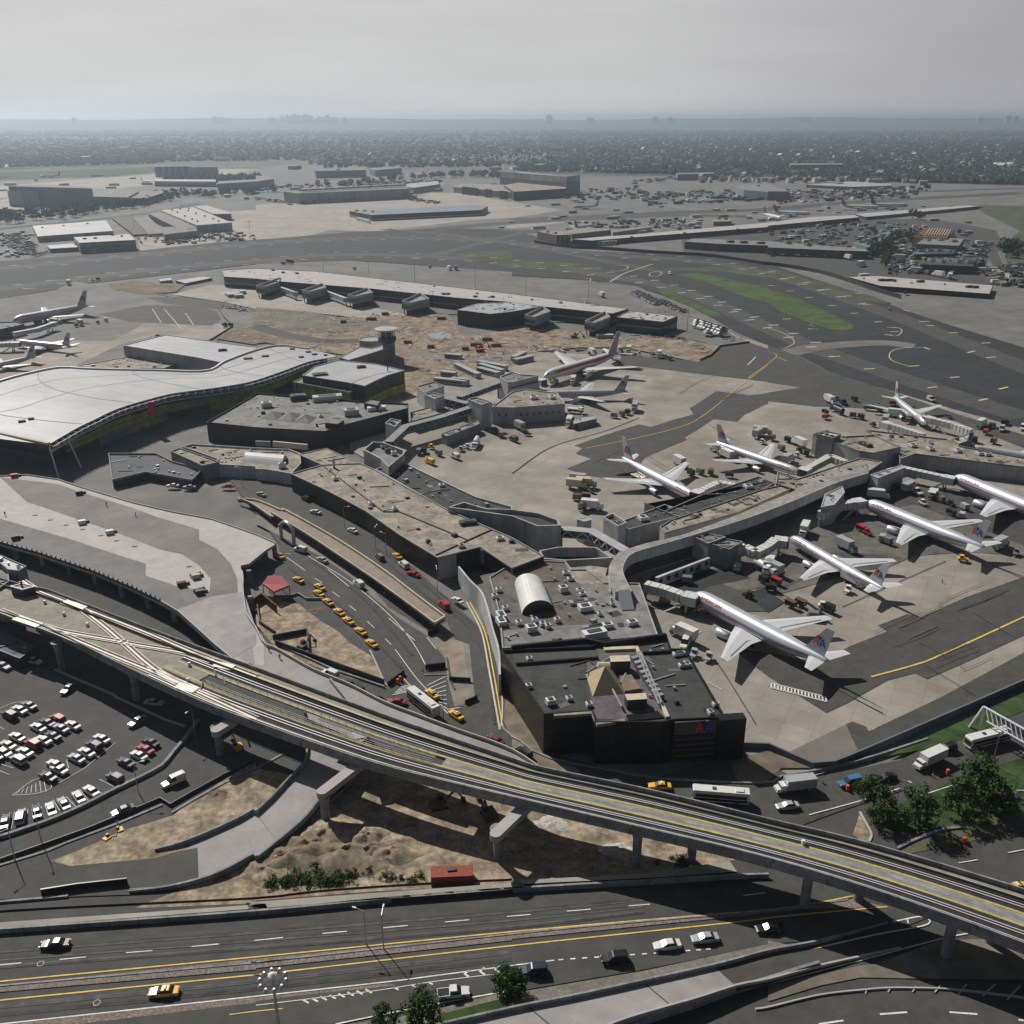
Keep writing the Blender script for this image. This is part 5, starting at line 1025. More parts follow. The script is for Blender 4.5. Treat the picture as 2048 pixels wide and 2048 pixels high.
# small gear on the deck
for s in ('02:660,860', '02:485,780', '02:1430,1160', '02:1420,1280', '33:265,575', '22:0,0'.replace('22:0,0', '02:340,690')):
    p = W(s, GZ)[0]; kid(MB().box((p.x, p.y, GZ + .5), (.6, .6, 1)), 'signal_box', [steel_white], gr_)
for s in ('02:1530,1290 1520,1340', '02:1690,1270 1700,1310', '02:1610,1180 1630,1240'):
    a, b = W(s, GZ); kid(MB().bar(a, b, .3, .5), 'equipment', [steel_dark], gr_)
for u in (100, 590, 1380, 1680): 
    pts = W('02:%d,%d %d,%d' % ((120, 800, 300, 860) if u == 100 else (480, 680, 640, 730) if u == 590 else (1340, 1310, 1480, 1350) if u == 1380 else (1620, 1150, 1760, 1180)), GZ + .15)
    kid(MB().bar(pts[0], pts[1], 2.6, .25), 'switch_frame', [M('rail_bright', (.78, .72, .64), rough=.5)], gr_)
# piers
def pier(s, top, lab, cap=None, r0=.95, g='round guideway piers'):
    b = W(s)[0]; e = empty('guideway_pier', lab, 'pier', (b.x, b.y, 0), group=g)
    MB().lathe([(0, r0), (top - 2.2, r0), (top - .9, r0 * 1.35), (top, r0 * 1.75)], (0, 0, 0), 20).build('column', [concrete_side], parent=e, smooth_=False)
    if cap:
        a, c = W(cap, top + 1.3); d = (c - a).normalized(); l = Vector((-d.y, d.x, 0)) * 1.25; pts = []
        for i in range(9): t = math.pi * (i / 8 + .5); pts.append(a + d * 1.25 * math.cos(t) + Vector((-d.y, d.x, 0)) * 1.25 * math.sin(t))
        pts += [c - l, c + l]; kid(MB().prism([Vector((p.x, p.y, 0)) for p in pts], top - .15, top + 1.3), 'cap_beam', [concrete_new], e)
    return e
UH = GZ - 2.15
near_l = 'guideway pier standing %s'
pier('s:126,1345', UH, 'guideway pier furthest left, over the shaded yard'); pier('s:275,1404', UH, 'guideway pier just above the kink of the white lot barrier')
pier('s:442,1512', UH - 1.3, 'hammerhead guideway pier beside the long ramp shadow', '02:1630,1640 1760,1560'); pier('s:653,1652', UH - 1.3, 'hammerhead guideway pier right beside the curved concrete ramp', '13:500,170 800,-60')
pier('s:996,1722', UH - 1.3, 'hammerhead guideway pier near the red container', '13:1810,490 2080,230'); pier('23:85,405', UH, 'guideway pier half hidden above the spoil heaps')
pier('23:935,752', UH, 'guideway pier at the highway edge, nearer of the pair'); pier('23:1350,722', UH, 'guideway pier at the highway edge, further of the pair')
pier('33:270,1065', UH, 'guideway pier standing in the highway median under the deck'); pier('33:675,1015', UH, 'stubby guideway pier by the gore arrow markings')
pier('33:1335,1440', UH, 'thick guideway pier in the shade at the lower right'); pier('33:1665,1335', UH, 'guideway pier at the far lower right edge of the deck')
# station and cabin at the left end
bldg('track_station', 'white flat roofed station box at the left end of the guideway', '02:-200,280 0,330 200,415 140,450 60,440 0,390 -200,340', 14, wall_grey, roof_white, par=.4)
bldg('track_station', 'pale station platform building under the white roof', '02:-200,380 60,430 70,530 0,580 -200,520', 12.5, wall_grey, roof_grey, par=.5)
r = bldg('signal_cabin', 'small dark glazed signal cabin with pale roof beside the tracks', '02:80,565 170,540 265,565 170,590', 14.5, wall_black, roof_tan, par=.3, parm=steel_white, base=9.6)
p = W('02:165,560', 14.5)[0]; kid(MB().tube((p.x, p.y, 14.5), (p.x, p.y, 16), .3), 'vent', [rust], r)
bldg('yard_shed', 'dark grey flat yard building under the left end of the guideway', '02:-200,950 0,880 280,1010 150,1110 0,1050 -200,1000', 4, wall_dark, M('shed_roof', (.12, .13, .15), var=.1, sc=.3), par=.3)

# ================================================================ ELEVATED ROAD DECK (left)
DZ = 6.0
top_ = W('01:-400,1560 0,1665 200,1655 440,1690 600,1745 1000,1865 1300,1935 1600,1990 1932,2105 12:150,240', DZ)
rt = W('12:150,240 70,290 02:1880,390 1815,405 1835,500 1835,600 1865,780 1932,885', DZ)
lf = W('02:-400,130 0,238 300,320 700,455 1000,580 1210,682 1350,765 1500,900 1620,1010 1760,1125', DZ)
r = empty('elevated_road', 'broad new concrete elevated road narrowing into a curving ramp', 'elevated road', (P(200, 1150).x, P(200, 1150).y, 0))
main_ = top_ + rt[1:] + [W('12:60,960', DZ)[0], W('12:60,1160', DZ)[0]] + [lf[k] for k in range(len(lf) - 1, -1, -1)]
kid(MB().prism(main_, DZ - 1.0, DZ, 0), 'deck', [concrete_new], r)
def patch(s, m, z=DZ + .02, nm='paved_lane'): 
    q = W(s, z); kid(MB().prism(q, z - .015), nm, [m], r)
deck_grey = M('deck_grey', (.17, .165, .165), rough=.8, var=.08, sc=.3, stain=.25); deck_brown = M('deck_brown', (.195, .18, .172), rough=.8, var=.08, sc=.2, stain=.3)
patch('02:-400,-60 0,50 500,195 880,320 1100,390 1100,480 1340,560 1500,600 1700,900 1500,880 1350,750 1210,668 1000,565 700,440 300,305 0,222 -400,115', deck_grey)
patch('02:1190,40 1500,130 1505,210 1640,280 1740,390 1790,500 1800,700 1850,860 1500,900 1340,560 1580,600 1590,500 1500,400 1380,320 1200,280 1000,200 780,120 200,-80 01:0,1670 440,1720 600,1780 1000,1900', deck_brown, DZ + .04)
patch('02:1590,640 1840,600 1932,880 1932,1000 1760,1100 1500,890 1330,740', concrete_deck, DZ + .06)
kid(MB().wall(lf[:6], .35, .9), 'railing', [steel_dark], r); kid(MB().wall(lf[5:], .4, .9), 'parapet', [concrete_new], r)
for i in range(46):
    t = i / 45; p = resample(lf[:6], 46)[i]; kid(MB().box((p.x, p.y, p.z + .75), (.3, .3, 1.5)), 'railing_post', [steel_dark], r)
kid(MB().wall(top_[1:], .3, .5), 'parapet', [concrete_new], r)
# ramps: right branch to the lower right, and the loop down to ground
rA = smooth(rt[3:] + W('12:60,1000', DZ) + W('12:160,1045 420,1192 700,1310 960,1442', [DZ, 5.8, 5.5, 5]) + W('12:1200,1535 1500,1648 1932,1808', [4.6, 4.2, 3.4]) + W('23:400,130 800,220', [2.6, 2]), 60)
rB = smooth([lf[-2]] + W('12:0,1165 300,1290 700,1450 1000,1580', [DZ, 5.8, 5.5, 5]) + W('12:1300,1700 1700,1850 23:0,100', [4.5, 4, 3.2]) + W('23:400,230 800,300', [2.4, 2]), 60)
kid(MB().strip(rA[4:], rB[4:], .8), 'ramp_deck', [concrete_deck], r); kid(MB().wall(rA[2:], .35, .9), 'parapet', [concrete_new], r)
ra = smooth(W('12:0,1165 400,1350 360,1500 13:500,20', [DZ, 5.6, 5, 4.2]) , 20) if 0 else None
lA = smooth(W('12:560,1280 740,1500 860,1640 13:720,0 640,110 480,262 380,385 200,545 0,700 03:1932,665 1700,790 1500,865 1240,925 980,955', [5.8, 5.4, 5, 4.4, 4, 3.4, 3, 2.4, 1.8, 1.6, 1.2, .9, .6, .3]), 60)
lB = smooth(W('12:300,1330 360,1500 390,1640 13:380,-60 330,20 240,110 130,230 0,350 03:1932,325 1800,400 1650,470 1500,535 1340,595 1170,640', [5.8, 5.4, 5, 4.4, 4, 3.4, 3, 2.4, 1.8, 1.6, 1.2, .9, .6, .3]), 60)
kid(MB().strip(lA, lB, .7), 'ramp_deck', [concrete_deck], r); kid(MB().wall(lA, .45, 1.1), 'parapet', [concrete_side], r); kid(MB().wall(lB[8:], .45, 1.1), 'parapet', [concrete_side], r)
kid(MB().wall([Vector((p.x, p.y, -.1)) for p in [a.lerp(b, .02) for a, b in zip(lA, lB)][22:]], .3, 1.6) , 'ramp_wall', [concrete_side], r)
for i in (3, 6, 9, 12, 16, 20): 
    for t in (.2, .8):
        p = lA[i].lerp(lB[i], t); kid(MB().tube((p.x, p.y, 0), (p.x, p.y, p.z - .7), .7, 12), 'column', [concrete_side], r)
for s in ('02:100,330 300,380 500,440 700,520 900,620 1100,700 1300,800', '12:60,330 130,300', '02:1870,500 1880,700'):
    for p in W(s, 3): kid(MB().box((p.x, p.y + 2, 2.5), (1.4, 1.4, 5)), 'column', [concrete_side], r)
q = W('02:1490,600 1500,850', .32)
sheet('road_ground', '03:1490,600 1300,640 1170,680 540,745 200,800 0,850 -400,900 -400,1030 0,990 980,955 1240,930 1500,860', asphalt_mid)
# middle access ramp between the roads
mA = smooth(W('01:1800,1845 11:0,1850 200,1932 12:200,-15 450,120 700,270 980,460 1200,630 1425,800', [2, 3, 4, 4.2, 4.5, 4.5, 4.5, 4.5, 4.5]), 40)
mB_ = smooth(W('01:1790,1830 11:-40,1880 100,1990 12:60,0 330,165 560,320 830,500 1100,690 1330,860', [2, 3, 4, 4.2, 4.5, 4.5, 4.5, 4.5, 4.5]), 40)
mB_ = [b_.lerp(a_, .22) for a_, b_ in zip(mA, mB_)]
r = empty('access_ramp', 'narrow raised access ramp with pale rails ending square between the roads', 'ramp', (mA[20].x, mA[20].y, 0))
kid(MB().strip(mA, mB_, .9, 0, 1), 'deck', [M('ramp_pink', (.27, .225, .18), var=.12, sc=.4, stain=.2), wall_dark], r); kid(MB().wall(mA, .45, .9), 'parapet', [cream], r); kid(MB().wall(mB_, .35, .6), 'parapet', [cream], r)
kid(MB().bar(mA[-1], mB_[-1], .5, .8), 'parapet', [cream], r)
for i in range(6, 40, 5):
    p = mA[i].lerp(mB_[i], .5); kid(MB().box((p.x, p.y, 1.8), (1.2, 3, 3.6), .6), 'column', [wall_dark], r)
# right-bottom overpass ramp
RA = smooth(W('23:-700,1990 0,1830 500,1730 1000,1620 1300,1555 1630,1478 33:0,1395 400,1320 900,1190', [4, 4, 3.8, 3.2, 2.6, 2.0, 1.4, .7, .15]), 40)
RB = smooth(W('13:1600,2300 23:0,2150 500,2040 820,1915 1100,1830 1400,1745 1700,1650 33:0,1605 400,1500 1000,1370', [4, 4, 4, 3.8, 3.4, 3, 2.5, 1.9, 1.2, .2]), 40)
r = empty('overpass_ramp', 'pale concrete overpass ramp rising at the bottom right corner', 'ramp', (RA[18].x, RA[18].y, 0))
kid(MB().strip(RA[:24], RB[:24], 1.0), 'deck', [concrete_deck], r); kid(MB().strip(RA[23:], RB[23:], 1.0), 'approach', [asphalt_mid], r)
kid(MB().wall(RA, .4, .9), 'parapet', [concrete_side], r); kid(MB().wall(RB, .4, .6), 'parapet', [concrete_new], r)
for t in (8, 17): kid(MB().bar(RA[t] + Vector((0, 0, .01)), RB[t] + Vector((0, 0, .01)), .25, .02), 'joint', [steel_dark], r)
kid(MB().wall([Vector((p.x, p.y, 0)) for p in frac(RA, RB, .93)[:32]], .6, 2.2), 'side_wall', [concrete_side], r)

# curved retaining wall with counterforts at the lower right
r = empty('retaining_wall', 'curved blue grey retaining wall with slanting fins at the bottom right', 'wall', W('33:900,1690')[0])
q = smooth(W('33:-100,1850 0,1835 390,1742 740,1702 900,1690 1100,1690 1400,1702 1932,1765 2400,1840', 0), 40); kid(MB().wall([Vector((p.x, p.y, 0)) for p in q], .3, 1.1), 'wall', [concrete_new], r)
for a in ('33:735,1702 742,1680', '33:905,1692 925,1658', '33:1090,1690 1116,1645', '33:1258,1692 1305,1632', '33:1440,1700 1500,1630', '33:1620,1718 1716,1628', '33:1808,1742 1908,1636'):
    p, q = W(a, 1.0); kid(MB().bar(Vector((p.x, p.y, 0)), Vector((q.x, q.y, 0)), .22, 1.0), 'fin', [concrete_new], r)
# ================================================================ WALLS, BARRIERS, HIGHWAY EDGES
def wall_thing(name, lab, s, h, t=.45, m=concrete_side, z=0, n=24, cat='wall', group=None):
    pts = smooth(W(s, z), n) if n else W(s, z)
    return tag(MB().wall(pts, t, h).build(name, [m]), lab, cat, group)
wall_thing('highway_barrier', 'long concrete barrier casting a dark band on the upper carriageway', '03:-300,1290 0,1268 1932,1130 13:1000,1035 1932,960 23:1000,900 1700,855 1932,850', 1.9, .5)
# raised walkway strip above the highway
A_, B_ = smooth(W('03:-300,1200 0,1165 1932,1030 13:0,1010 1932,865 23:0,850 1000,790 1640,700', 1.9), 60), smooth(W('03:-300,1240 0,1205 1932,1060 13:0,1060 1932,912 23:0,880 1000,830 1700,780', 1.9), 60)
structure('highway_walkway', MB().strip(A_, B_, 1.9, 0, 1), [concrete_pale, wall_dark])
wall_thing('mesh_fence', 'thin dark mesh fence along the top of the highway walkway', '03:-300,1130 0,1100 700,1060 1932,1000 13:500,945 1300,890 1932,860', .9, .08, M('fence_dark', (.06, .06, .06), var=.4, sc=4), z=.2, cat='fence')
wall_thing('median_barrier', 'low barrier and guard rail along the gravel highway median', '03:-400,1712 0,1672 1932,1498 13:0,1495 1932,1280 23:700,1210 1500,1140 1932,1100 33:600,1020', 1.0, .35, concrete_side)
def guard(lab, s, step=3.2, n=120, h=.75):
    r = empty('guard_rail', lab, 'guard rail', W(s)[0]); pts = smooth(W(s), n)
    kid(MB().wall([p + Vector((0, 0, h - .3)) for p in pts], .12, .32), 'rail', [M('rail_rusty', (.11, .07, .06), rough=.8, var=.3, sc=2)], r)
    L_ = sum((b - a).length for a, b in zip(pts, pts[1:]))
    po = MB()
    for i, p in enumerate(resample(pts, min(95, int(L_ / step)))): kid(MB().box((p.x, p.y, h / 2), (.18, .18, h)), 'post', [steel_dark], r)
guard('rusty guard rail beside the yellow line of the gravel median', '03:-200,1650 0,1635 1932,1462 13:0,1455 1932,1262')
guard('rusty guard rail on the outer shoulder of the middle carriageway', '23:60,1695 700,1565 1200,1455 1600,1390 1932,1338 33:200,1320')
guard('rusty guard rail on the right stretch of the gravel median', '33:1600,830 1932,715 2300,620')
guard('rusty guard rail behind the bottom trees beside the white pickup', '13:1380,1830 1650,1760 1932,1700')
wall_thing('kerb_wall', 'low white kerb wall curling round the tip of the lawn', '33:690,355 730,430 775,520 760,580', 1.0, .5, concrete_new)
wall_thing('kerb_wall', 'grey curved retaining kerb under the right-hand trees', '33:970,635 1100,570 1300,495 1470,475', 1.2, .6)
wall_thing('lot_barrier', 'kinked white concrete barrier between car park and shaded road', '02:420,1210 600,1290 860,1400 880,1420 1100,1520 1250,1590 1400,1640', 1.1, .6, concrete_new, n=0)
wall_thing('lot_barrier', 'long curved blue grey concrete barrier below the car park', '02:1500,1600 1400,1740 1290,1870 03:1240,5 1080,95 900,180 650,310 400,420 200,490 0,555 -300,620', 1.6, .8)
wall_thing('site_hoarding', 'tall black mesh hoarding along the road above the left spoil', '03:-300,790 0,730 340,610 700,480 1215,262 1290,310 1500,190 1700,80 1932,-30', 1.6, .25, steel_dark, n=0, cat='hoarding')
wall_thing('site_barrier', 'blue grey concrete barrier in front of the black hoarding', '03:-300,850 0,760 360,650 500,590 900,440 1230,300', 1.0, .6, n=0)
wall_thing('site_barrier', 'concrete barrier running from the hoarding kink to the guideway pier', '03:1300,360 1450,270 1700,130 1932,30 13:200,-80', 1.0, .6, n=0)
wall_thing('site_hoarding', 'black hoarding along the lower edge of the ground level ramp', '03:320,985 600,940 970,900', 2.4, .3, wall_black, n=0, cat='hoarding')
wall_thing('site_barrier', 'pale concrete barrier row left of the black hoarding by the highway', '03:-300,1060 0,1040 300,1015 520,995', 1.2, .5, concrete_side, n=0)
wall_thing('site_barrier', 'concrete blocks line behind the hoarding near the fallen fence', '03:-200,1005 0,988 400,965', .8, .3, concrete_new, n=0)
wall_thing('apron_blast_wall', 'long dark wall dividing the aircraft apron from the lawn', '22:1650,1790 1932,1800 32:330,1945 500,1932 700,1850 1500,1500 1932,1310 2500,1050', 2.2, .5, M('wall_slate', (.12, .13, .15), var=.1, sc=.3), n=0)
wall_thing('road_barrier', 'concrete barrier curving in front of the black office block', '12:1850,1640 1932,1720 22:0,1700 200,1850 500,1932 23:700,30 1100,100 1932,140 33:0,100 250,60 700,-40 1200,-200', 1.1, .5)
wall_thing('road_barrier', 'long cream kerb rail on the right side of the curving upper road', '12:1830,1080 1850,1300 1860,1500 1850,1640', 1.0, .4, cream)
for k, (s, m, h) in enumerate((('12:60,650 150,690 320,640 380,680 510,680', concrete_side, 1.6), ('12:0,640 30,860 150,940', wall_dark, 2), ('12:130,980 390,930 400,1080', wall_dark, 2.4), ('12:150,1020 500,1150 970,1320', wall_black, 2.4), ('12:200,1040 600,1220 970,1345', concrete_side, 1.4), ('12:980,1330 890,1120 860,1060', concrete_new, .9), ('12:1000,1330 1120,1240', wall_black, 2.2),
        ('12:1280,1205 1430,1190', wall_black, 2.4), ('12:1270,1250 1440,1245', concrete_side, 1.0), ('12:1440,1120 1470,1300 1500,1360', steel_dark, 1.2), ('12:1460,1290 1620,1300', wall_black, 2.0), ('12:1580,1470 1670,1430', wall_black, 2.0), ('12:1300,950 1380,925', wall_black, 2.4), ('12:1290,960 1360,1050', concrete_new, .8), ('12:560,720 850,1040', steel_dark, .8))):
    wall_thing('site_barrier', 'barrier or hoarding piece, %s in the run round the road island works' % ORD[k], s, h, .4, m, n=0, group='hoardings round the road island works')
wall_thing('perimeter_fence', 'dark debris fence along the far edge of the left apron', '01:1400,740 1600,640 1760,540 1690,470 1650,400', 1.8, .4, steel_dark, n=0, cat='fence')
wall_thing('perimeter_fence', 'rubble fence line at the right end of the construction dirt', '21:1420,795 1500,760 1570,690 1790,660', 1.6, .5, steel_dark, n=0, cat='fence')
wall_thing('perimeter_fence', 'pale barrier along the curved taxiway side of the construction dirt', '21:1240,430 1400,475 1530,520 1720,630', 1.2, .5, concrete_new, n=0, cat='fence')
wall_thing('blast_fence', 'dark low blast wall following the far side of the taxiways', '2f:170,1080 400,1115 700,1130 1100,1160 1500,1185 1932,1250 3f:0,1245 400,1310 800,1440 1000,1500', 3.5, .8, wall_dark, cat='fence')
# red tent roof at the taxi rank, arch gate, sign gantry
r = empty('red_canopy', 'red pitched canopy roof by the head of the taxi queue', 'canopy', W('12:140,580')[0])
q = W('12:50,540 90,480 190,480 250,552 135,600', [5, 6.2, 6.2, 5, 5]); kid(MB().prism(q, 4.4), 'roof', [M('canopy_red', (.33, .05, .06), rough=.7, var=.08, sc=.5)], r)
for p in q: kid(MB().tube((p.x, p.y, 0), (p.x, p.y, 4.6), .15), 'post', [steel_dark], r)
q = W('12:150,690 40,600 -20,640', 4); kid(MB().wall([Vector((p.x, p.y, 0)) for p in q], .5, 3.5), 'wall', [rust], r)
r = empty('road_arch', 'grey steel arch portal over the lower road', 'arch', W('12:240,250')[0])
a, b = W('12:195,215 290,265'); kid(MB().tube(a, a + Vector((0, 0, 6.5)), .7), 'column', [steel], r); kid(MB().tube(b, b + Vector((0, 0, 6.5)), .7), 'column', [steel], r)
m_ = MB(); pr = None
for i in range(11):
    p = a.lerp(b, i / 10) + Vector((0, 0, 6.5 + 2 * math.sin(math.pi * i / 10)))
    if pr: m_.tube(pr, p, .6)
    pr = p
kid(m_, 'arch_beam', [steel], r)
r = empty('sign_gantry', 'white triangular truss sign gantry at the right edge above the road', 'sign gantry', W('32:1510,1640')[0])
a, b, c = W('32:1510,1640', 0)[0], W('32:1630,1470', 8)[0], W('32:2150,1760', 8)[0]; a = Vector((a.x, a.y, 0))
kid(MB().tube(a, b, .35), 'leg', [steel_white], r); d = (c - b).normalized(); l = Vector((0, -1.6, -1.6)); kid(MB().tube(b, c, .3), 'chord', [steel_white], r); kid(MB().tube(b + l * 1.6, c + l * 1.6, .22), 'chord', [steel_white], r)
for i in range(14):
    p = b.lerp(c, (i + .5) / 14); kid(MB().tube(p, p + l * 1.6, .13), 'strut', [steel_white], r)
kid(MB().tube((b.x, b.y, 0), b, .35), 'leg', [steel_white], r)
kid(MB().bar(b + Vector((3, -1.3, -2.6)), c + Vector((0, -1.3, -2.6)), .3, 2.1), 'sign_panel', [M('sign_back', (.05, .06, .08), rough=.5)], r)
# high mast lamp at the bottom, road lamps, apron masts
r = empty('high_mast_lamp', 'tall steel mast with a ring of floodlights rising from the bottom edge', 'lamp mast', (0, 0, 0))
t_ = P(543, 1955, 30); r.location = (t_.x, t_.y, 0)
hz_ = 29.0; t_ = P(545, 1955, hz_); r.location = (t_.x, t_.y, 0)
MB().tube((0, 0, 0), (0, 0, hz_ + .5), .32, 12, .2).build('mast', [steel], parent=r)
ringr = 1.9
rg = MB(); pr = None
for i in range(25):
    a = 2 * math.pi * i / 24; p = Vector((ringr * .75 * math.cos(a), ringr * .75 * math.sin(a), hz_ - .2))
    if pr: rg.tube(pr, p, .06, 5)
    pr = p
rg.build('ring', [steel_dark], parent=r)
MB().lathe([(hz_, .5), (hz_ + .5, .65), (hz_ + .8, .3), (hz_ + .9, .05)], (0, 0, 0), 14).build('head', [steel_white], parent=r)
for i in range(10):
    a = 2 * math.pi * i / 10; p = (ringr * math.cos(a), ringr * math.sin(a), hz_ - .55); MB().lathe([(-.25, .38), (0, .42), (.2, .3), (.4, .16)], p, 10).build('floodlight', [steel], parent=r); MB().lathe([(-.3, .3), (-.27, .3)], p, 10).build('lens', [steel_white], parent=r)
lp = empty('street_lamp', '', 'street lamp'); MB().tube((0, 0, 0), (0, 0, 9), .13, 6, .08).build('pole', [steel], parent=lp); MB().tube((0, 0, 9), (1.8, 0, 9.3), .06, 5).build('arm', [steel], parent=lp); MB().box((2, 0, 9.3), (.8, .3, .18)).build('lamp_head', [steel_white], parent=lp)
for i, s in enumerate(('12:670,130', '12:905,290', '12:985,340', '12:1415,1590', '03:320,590', '03:1050,210', '13:965,1390', '13:835,1360', '03:120,720', '33:960,330', '33:1690,0', '12:1370,620', '01:1830,1750', '02:1480,1720')):
    where = ('on the upper terminal road nearest the arch', 'midway on the upper terminal road', 'by the hall wall on the upper road', 'in front of the articulated white bus', 'over the curved car park barrier', 'by the car park corner', 'on the median right of the fallen shadow', 'on the median left of the other', 'at the far left black hoarding', 'between two road trees on the lawn', 'on the lawn by the right edge', 'at the kink of the upper road', 'under the wavy roof terminal', 'by the shaded hammerhead pier')[i]
    put(lp, W(s)[0], i * 1.3, 'thin grey street lamp ' + where, 'street lamps')
mp_ = empty('apron_light_mast', '', 'light mast'); MB().tube((0, 0, 0), (0, 0, 22), .25, 6, .14).build('pole', [steel], parent=mp_); MB().box((0, 0, 22), (3.4, .5, .6)).build('lamp_bar', [steel], parent=mp_)
for i, s in enumerate(('11:515,180', '11:855,195', '11:1200,215', '11:1655,250', '21:105,320', '21:575,355', '21:1320,580', '0f:1015,985', '0f:1890,1050', '1f:1385,720', '0f:1370,830')):
    put(mp_, W(s)[0], .2, 'slim apron light mast, %s of its line counted from the west' % ORD[i] if i < 7 else 'slim distant light mast ' + ('by the white warehouses', 'on the pale far apron', 'behind the cargo pier', 'by the cargo terminal')[i - 7], 'apron light masts')
# container, skips, spoil, excavators
def container(lab, s, m, l=9, w_=3.4, h=3.0, rz=0.08, g=None):
    p = W(s)[0]; r = empty('shipping_container', lab, 'container', p, rz, group=g); MB().box((0, 0, h / 2 + .1), (l, w_, h)).build('body', [m], parent=r); b = MB()
    for i in range(int(l / .6)):
        for sg in (-1, 1): b.box((-l / 2 + .4 + i * .6, sg * w_ / 2, h / 2 + .1), (.22, .12, h * .86))
    b.build('ribs', [m], parent=r); MB().box((l / 2 + .03, 0, h / 2 + .1), (.08, w_ * .9, h * .9)).build('door', [m], parent=r); return r
cr_ = M('container_red', (.24, .06, .035), rough=.8, var=.15, sc=.6)
r = container('orange red container on the dirt beside the highway walkway', '13:1480,870', cr_, 8.4, 3.2, 3.1, .06)
MB().box((0, .3, 3.35), (1.8, .9, .3), .1).build('roof_load', [steel_dark], parent=r)
dkb = M('container_dark', (.07, .06, .055), rough=.8, var=.2, sc=.6)
for i, (s, l) in enumerate((('11:1745,645', 9), ('11:1660,685', 10), ('11:1810,690', 9), ('11:1580,715', 6), ('11:870,490', 10), ('11:975,450', 7), ('11:1145,665', 7), ('11:1400,485', 9), ('11:660,510', 6), ('11:1320,700', 6), ('11:1690,730', 7))):
    container('small rusty site container, %s counted from the first one south of the white pier hall' % ORD[i], s, (rust, rust, cr_, dkb)[i % 4], l * .75, 3.2, 2.6, rz=.1 * (i % 3), g='site containers on the construction dirt')
for i, s in enumerate(('11:1430,775 1550,785', '11:1680,830 1890,870', '11:1510,850 1680,930', '11:1690,850 1860,900', '11:1350,960 1590,985', '11:1400,910 1510,920', '21:10,800 90,760', '21:20,820 150,790', '11:1680,880 1830,920', '11:1480,960 1600,980')):
    a, b = W(s, 0); c = (a + b) / 2; rz = math.atan2(b.y - a.y, b.x - a.x); l = min(30, (b - a).length)
    r = empty('site_trailer', 'long pale site trailer, %s of those ranked behind the middle concourse' % ORD[i], 'site trailer', c, rz, group='site trailers behind the middle concourse')
    MB().box((0, 0, 1.9), (l, 3.6, 3)).build('body', [wall_pale], parent=r); MB().box((0, 0, 3.5), (l + .3, 3.9, .25)).build('roof', [roof_white], parent=r); MB().box((0, -1.85, 2.2), (l * .8, .1, .8)).build('window', [glass], parent=r)
# heaps of soil
def heap(lab, s, r0, h, m=sand, seed=1, name='spoil_heap', cat='spoil heap', sx=1.5):
    p = W(s)[0]; rr = random.Random(seed); n = 22; b = MB(); vs = [(0, 0, h)]; rings = 9
    ph = [rr.uniform(0, 6) for _ in range(6)]
    for k in range(1, rings + 1):
        for i in range(n):
            a = 2 * math.pi * i / n; t = k / rings; wob = 1 + .18 * math.sin(2 * a + ph[0]) + .1 * math.sin(5 * a + ph[1]) + .06 * math.sin(9 * a + ph[4])
            z_ = h * (math.cos(t * math.pi / 2) ** 1.3) + h * .16 * math.sin(a * 3 + t * 7 + ph[2]) * (1 - t) + rr.uniform(-.08, .08) * h * (1 - t)
            vs.append((math.cos(a) * r0 * t * wob * sx, math.sin(a) * r0 * t * wob, max(-.15, z_ if t < 1 else -.15)))
    fs = [(0, 1 + i, 1 + (i + 1) % n) for i in range(n)] + [(1 + (k - 1) * n + i, 1 + k * n + i, 1 + k * n + (i + 1) % n, 1 + (k - 1) * n + (i + 1) % n) for k in range(1, rings) for i in range(n)]
    b.add(vs, fs); o = b.build(name, [m], smooth_=True); o.location = p; return tag(o, lab, cat, 'spoil heaps')
for k, (s, r0, h, l) in enumerate((('13:540,560', 8, 3.6, 'tall ridge by the ramp'), ('13:250,700', 8, 2.6, 'broad mound behind the bushes'), ('13:830,560', 5, 2.6, 'dark brown mound in the shade edge'), ('13:860,650', 4.5, 2.2, 'round mound in the middle'), ('13:1020,680', 5, 2.4, 'mound near the green panels'), ('13:640,690', 8, 3, 'mound above the green bushes'), ('13:1050,610', 6, 1.6, 'low mound by the dark edge'), ('13:420,640', 7, 3.2, 'sloping mound left of the ridge'), ('13:900,740', 4, 1.6, 'small mound by the walkway'), ('13:800,520', 3, 1.4, 'little pale mound in the shade'), ('13:80,800', 6, 2.0, 'mound at the left end of the bank'))):
    heap('spoil heap, the ' + l, s, r0, h, (sand, M('spoil', (.24, .2, .14), rough=1, var=.3, sc=.7, stain=.3))[k % 2], k)
for k, s in enumerate(('23:300,440', '23:800,640', '03:1650,220', '12:450,760', '21:470,625', '21:1000,690', '21:1330,640')): heap('rubble heap ' + ('under the guideway beside the pale boulders', 'of white rock near the guideway pier pair', 'at the top of the left dirt patch', 'on the road island by the taxi queue', 'on the dirt left of the pier end', 'on the dirt below the pier end block', 'of timber on the dirt corner')[k], s, 5 if k < 2 else 3.5, 1.2, (M('rock_pale', (.42, .4, .36), rough=1, var=.35, sc=1.5), sand_dark)[k > 1], 40 + k, 'rubble_heap', 'rubble heap')
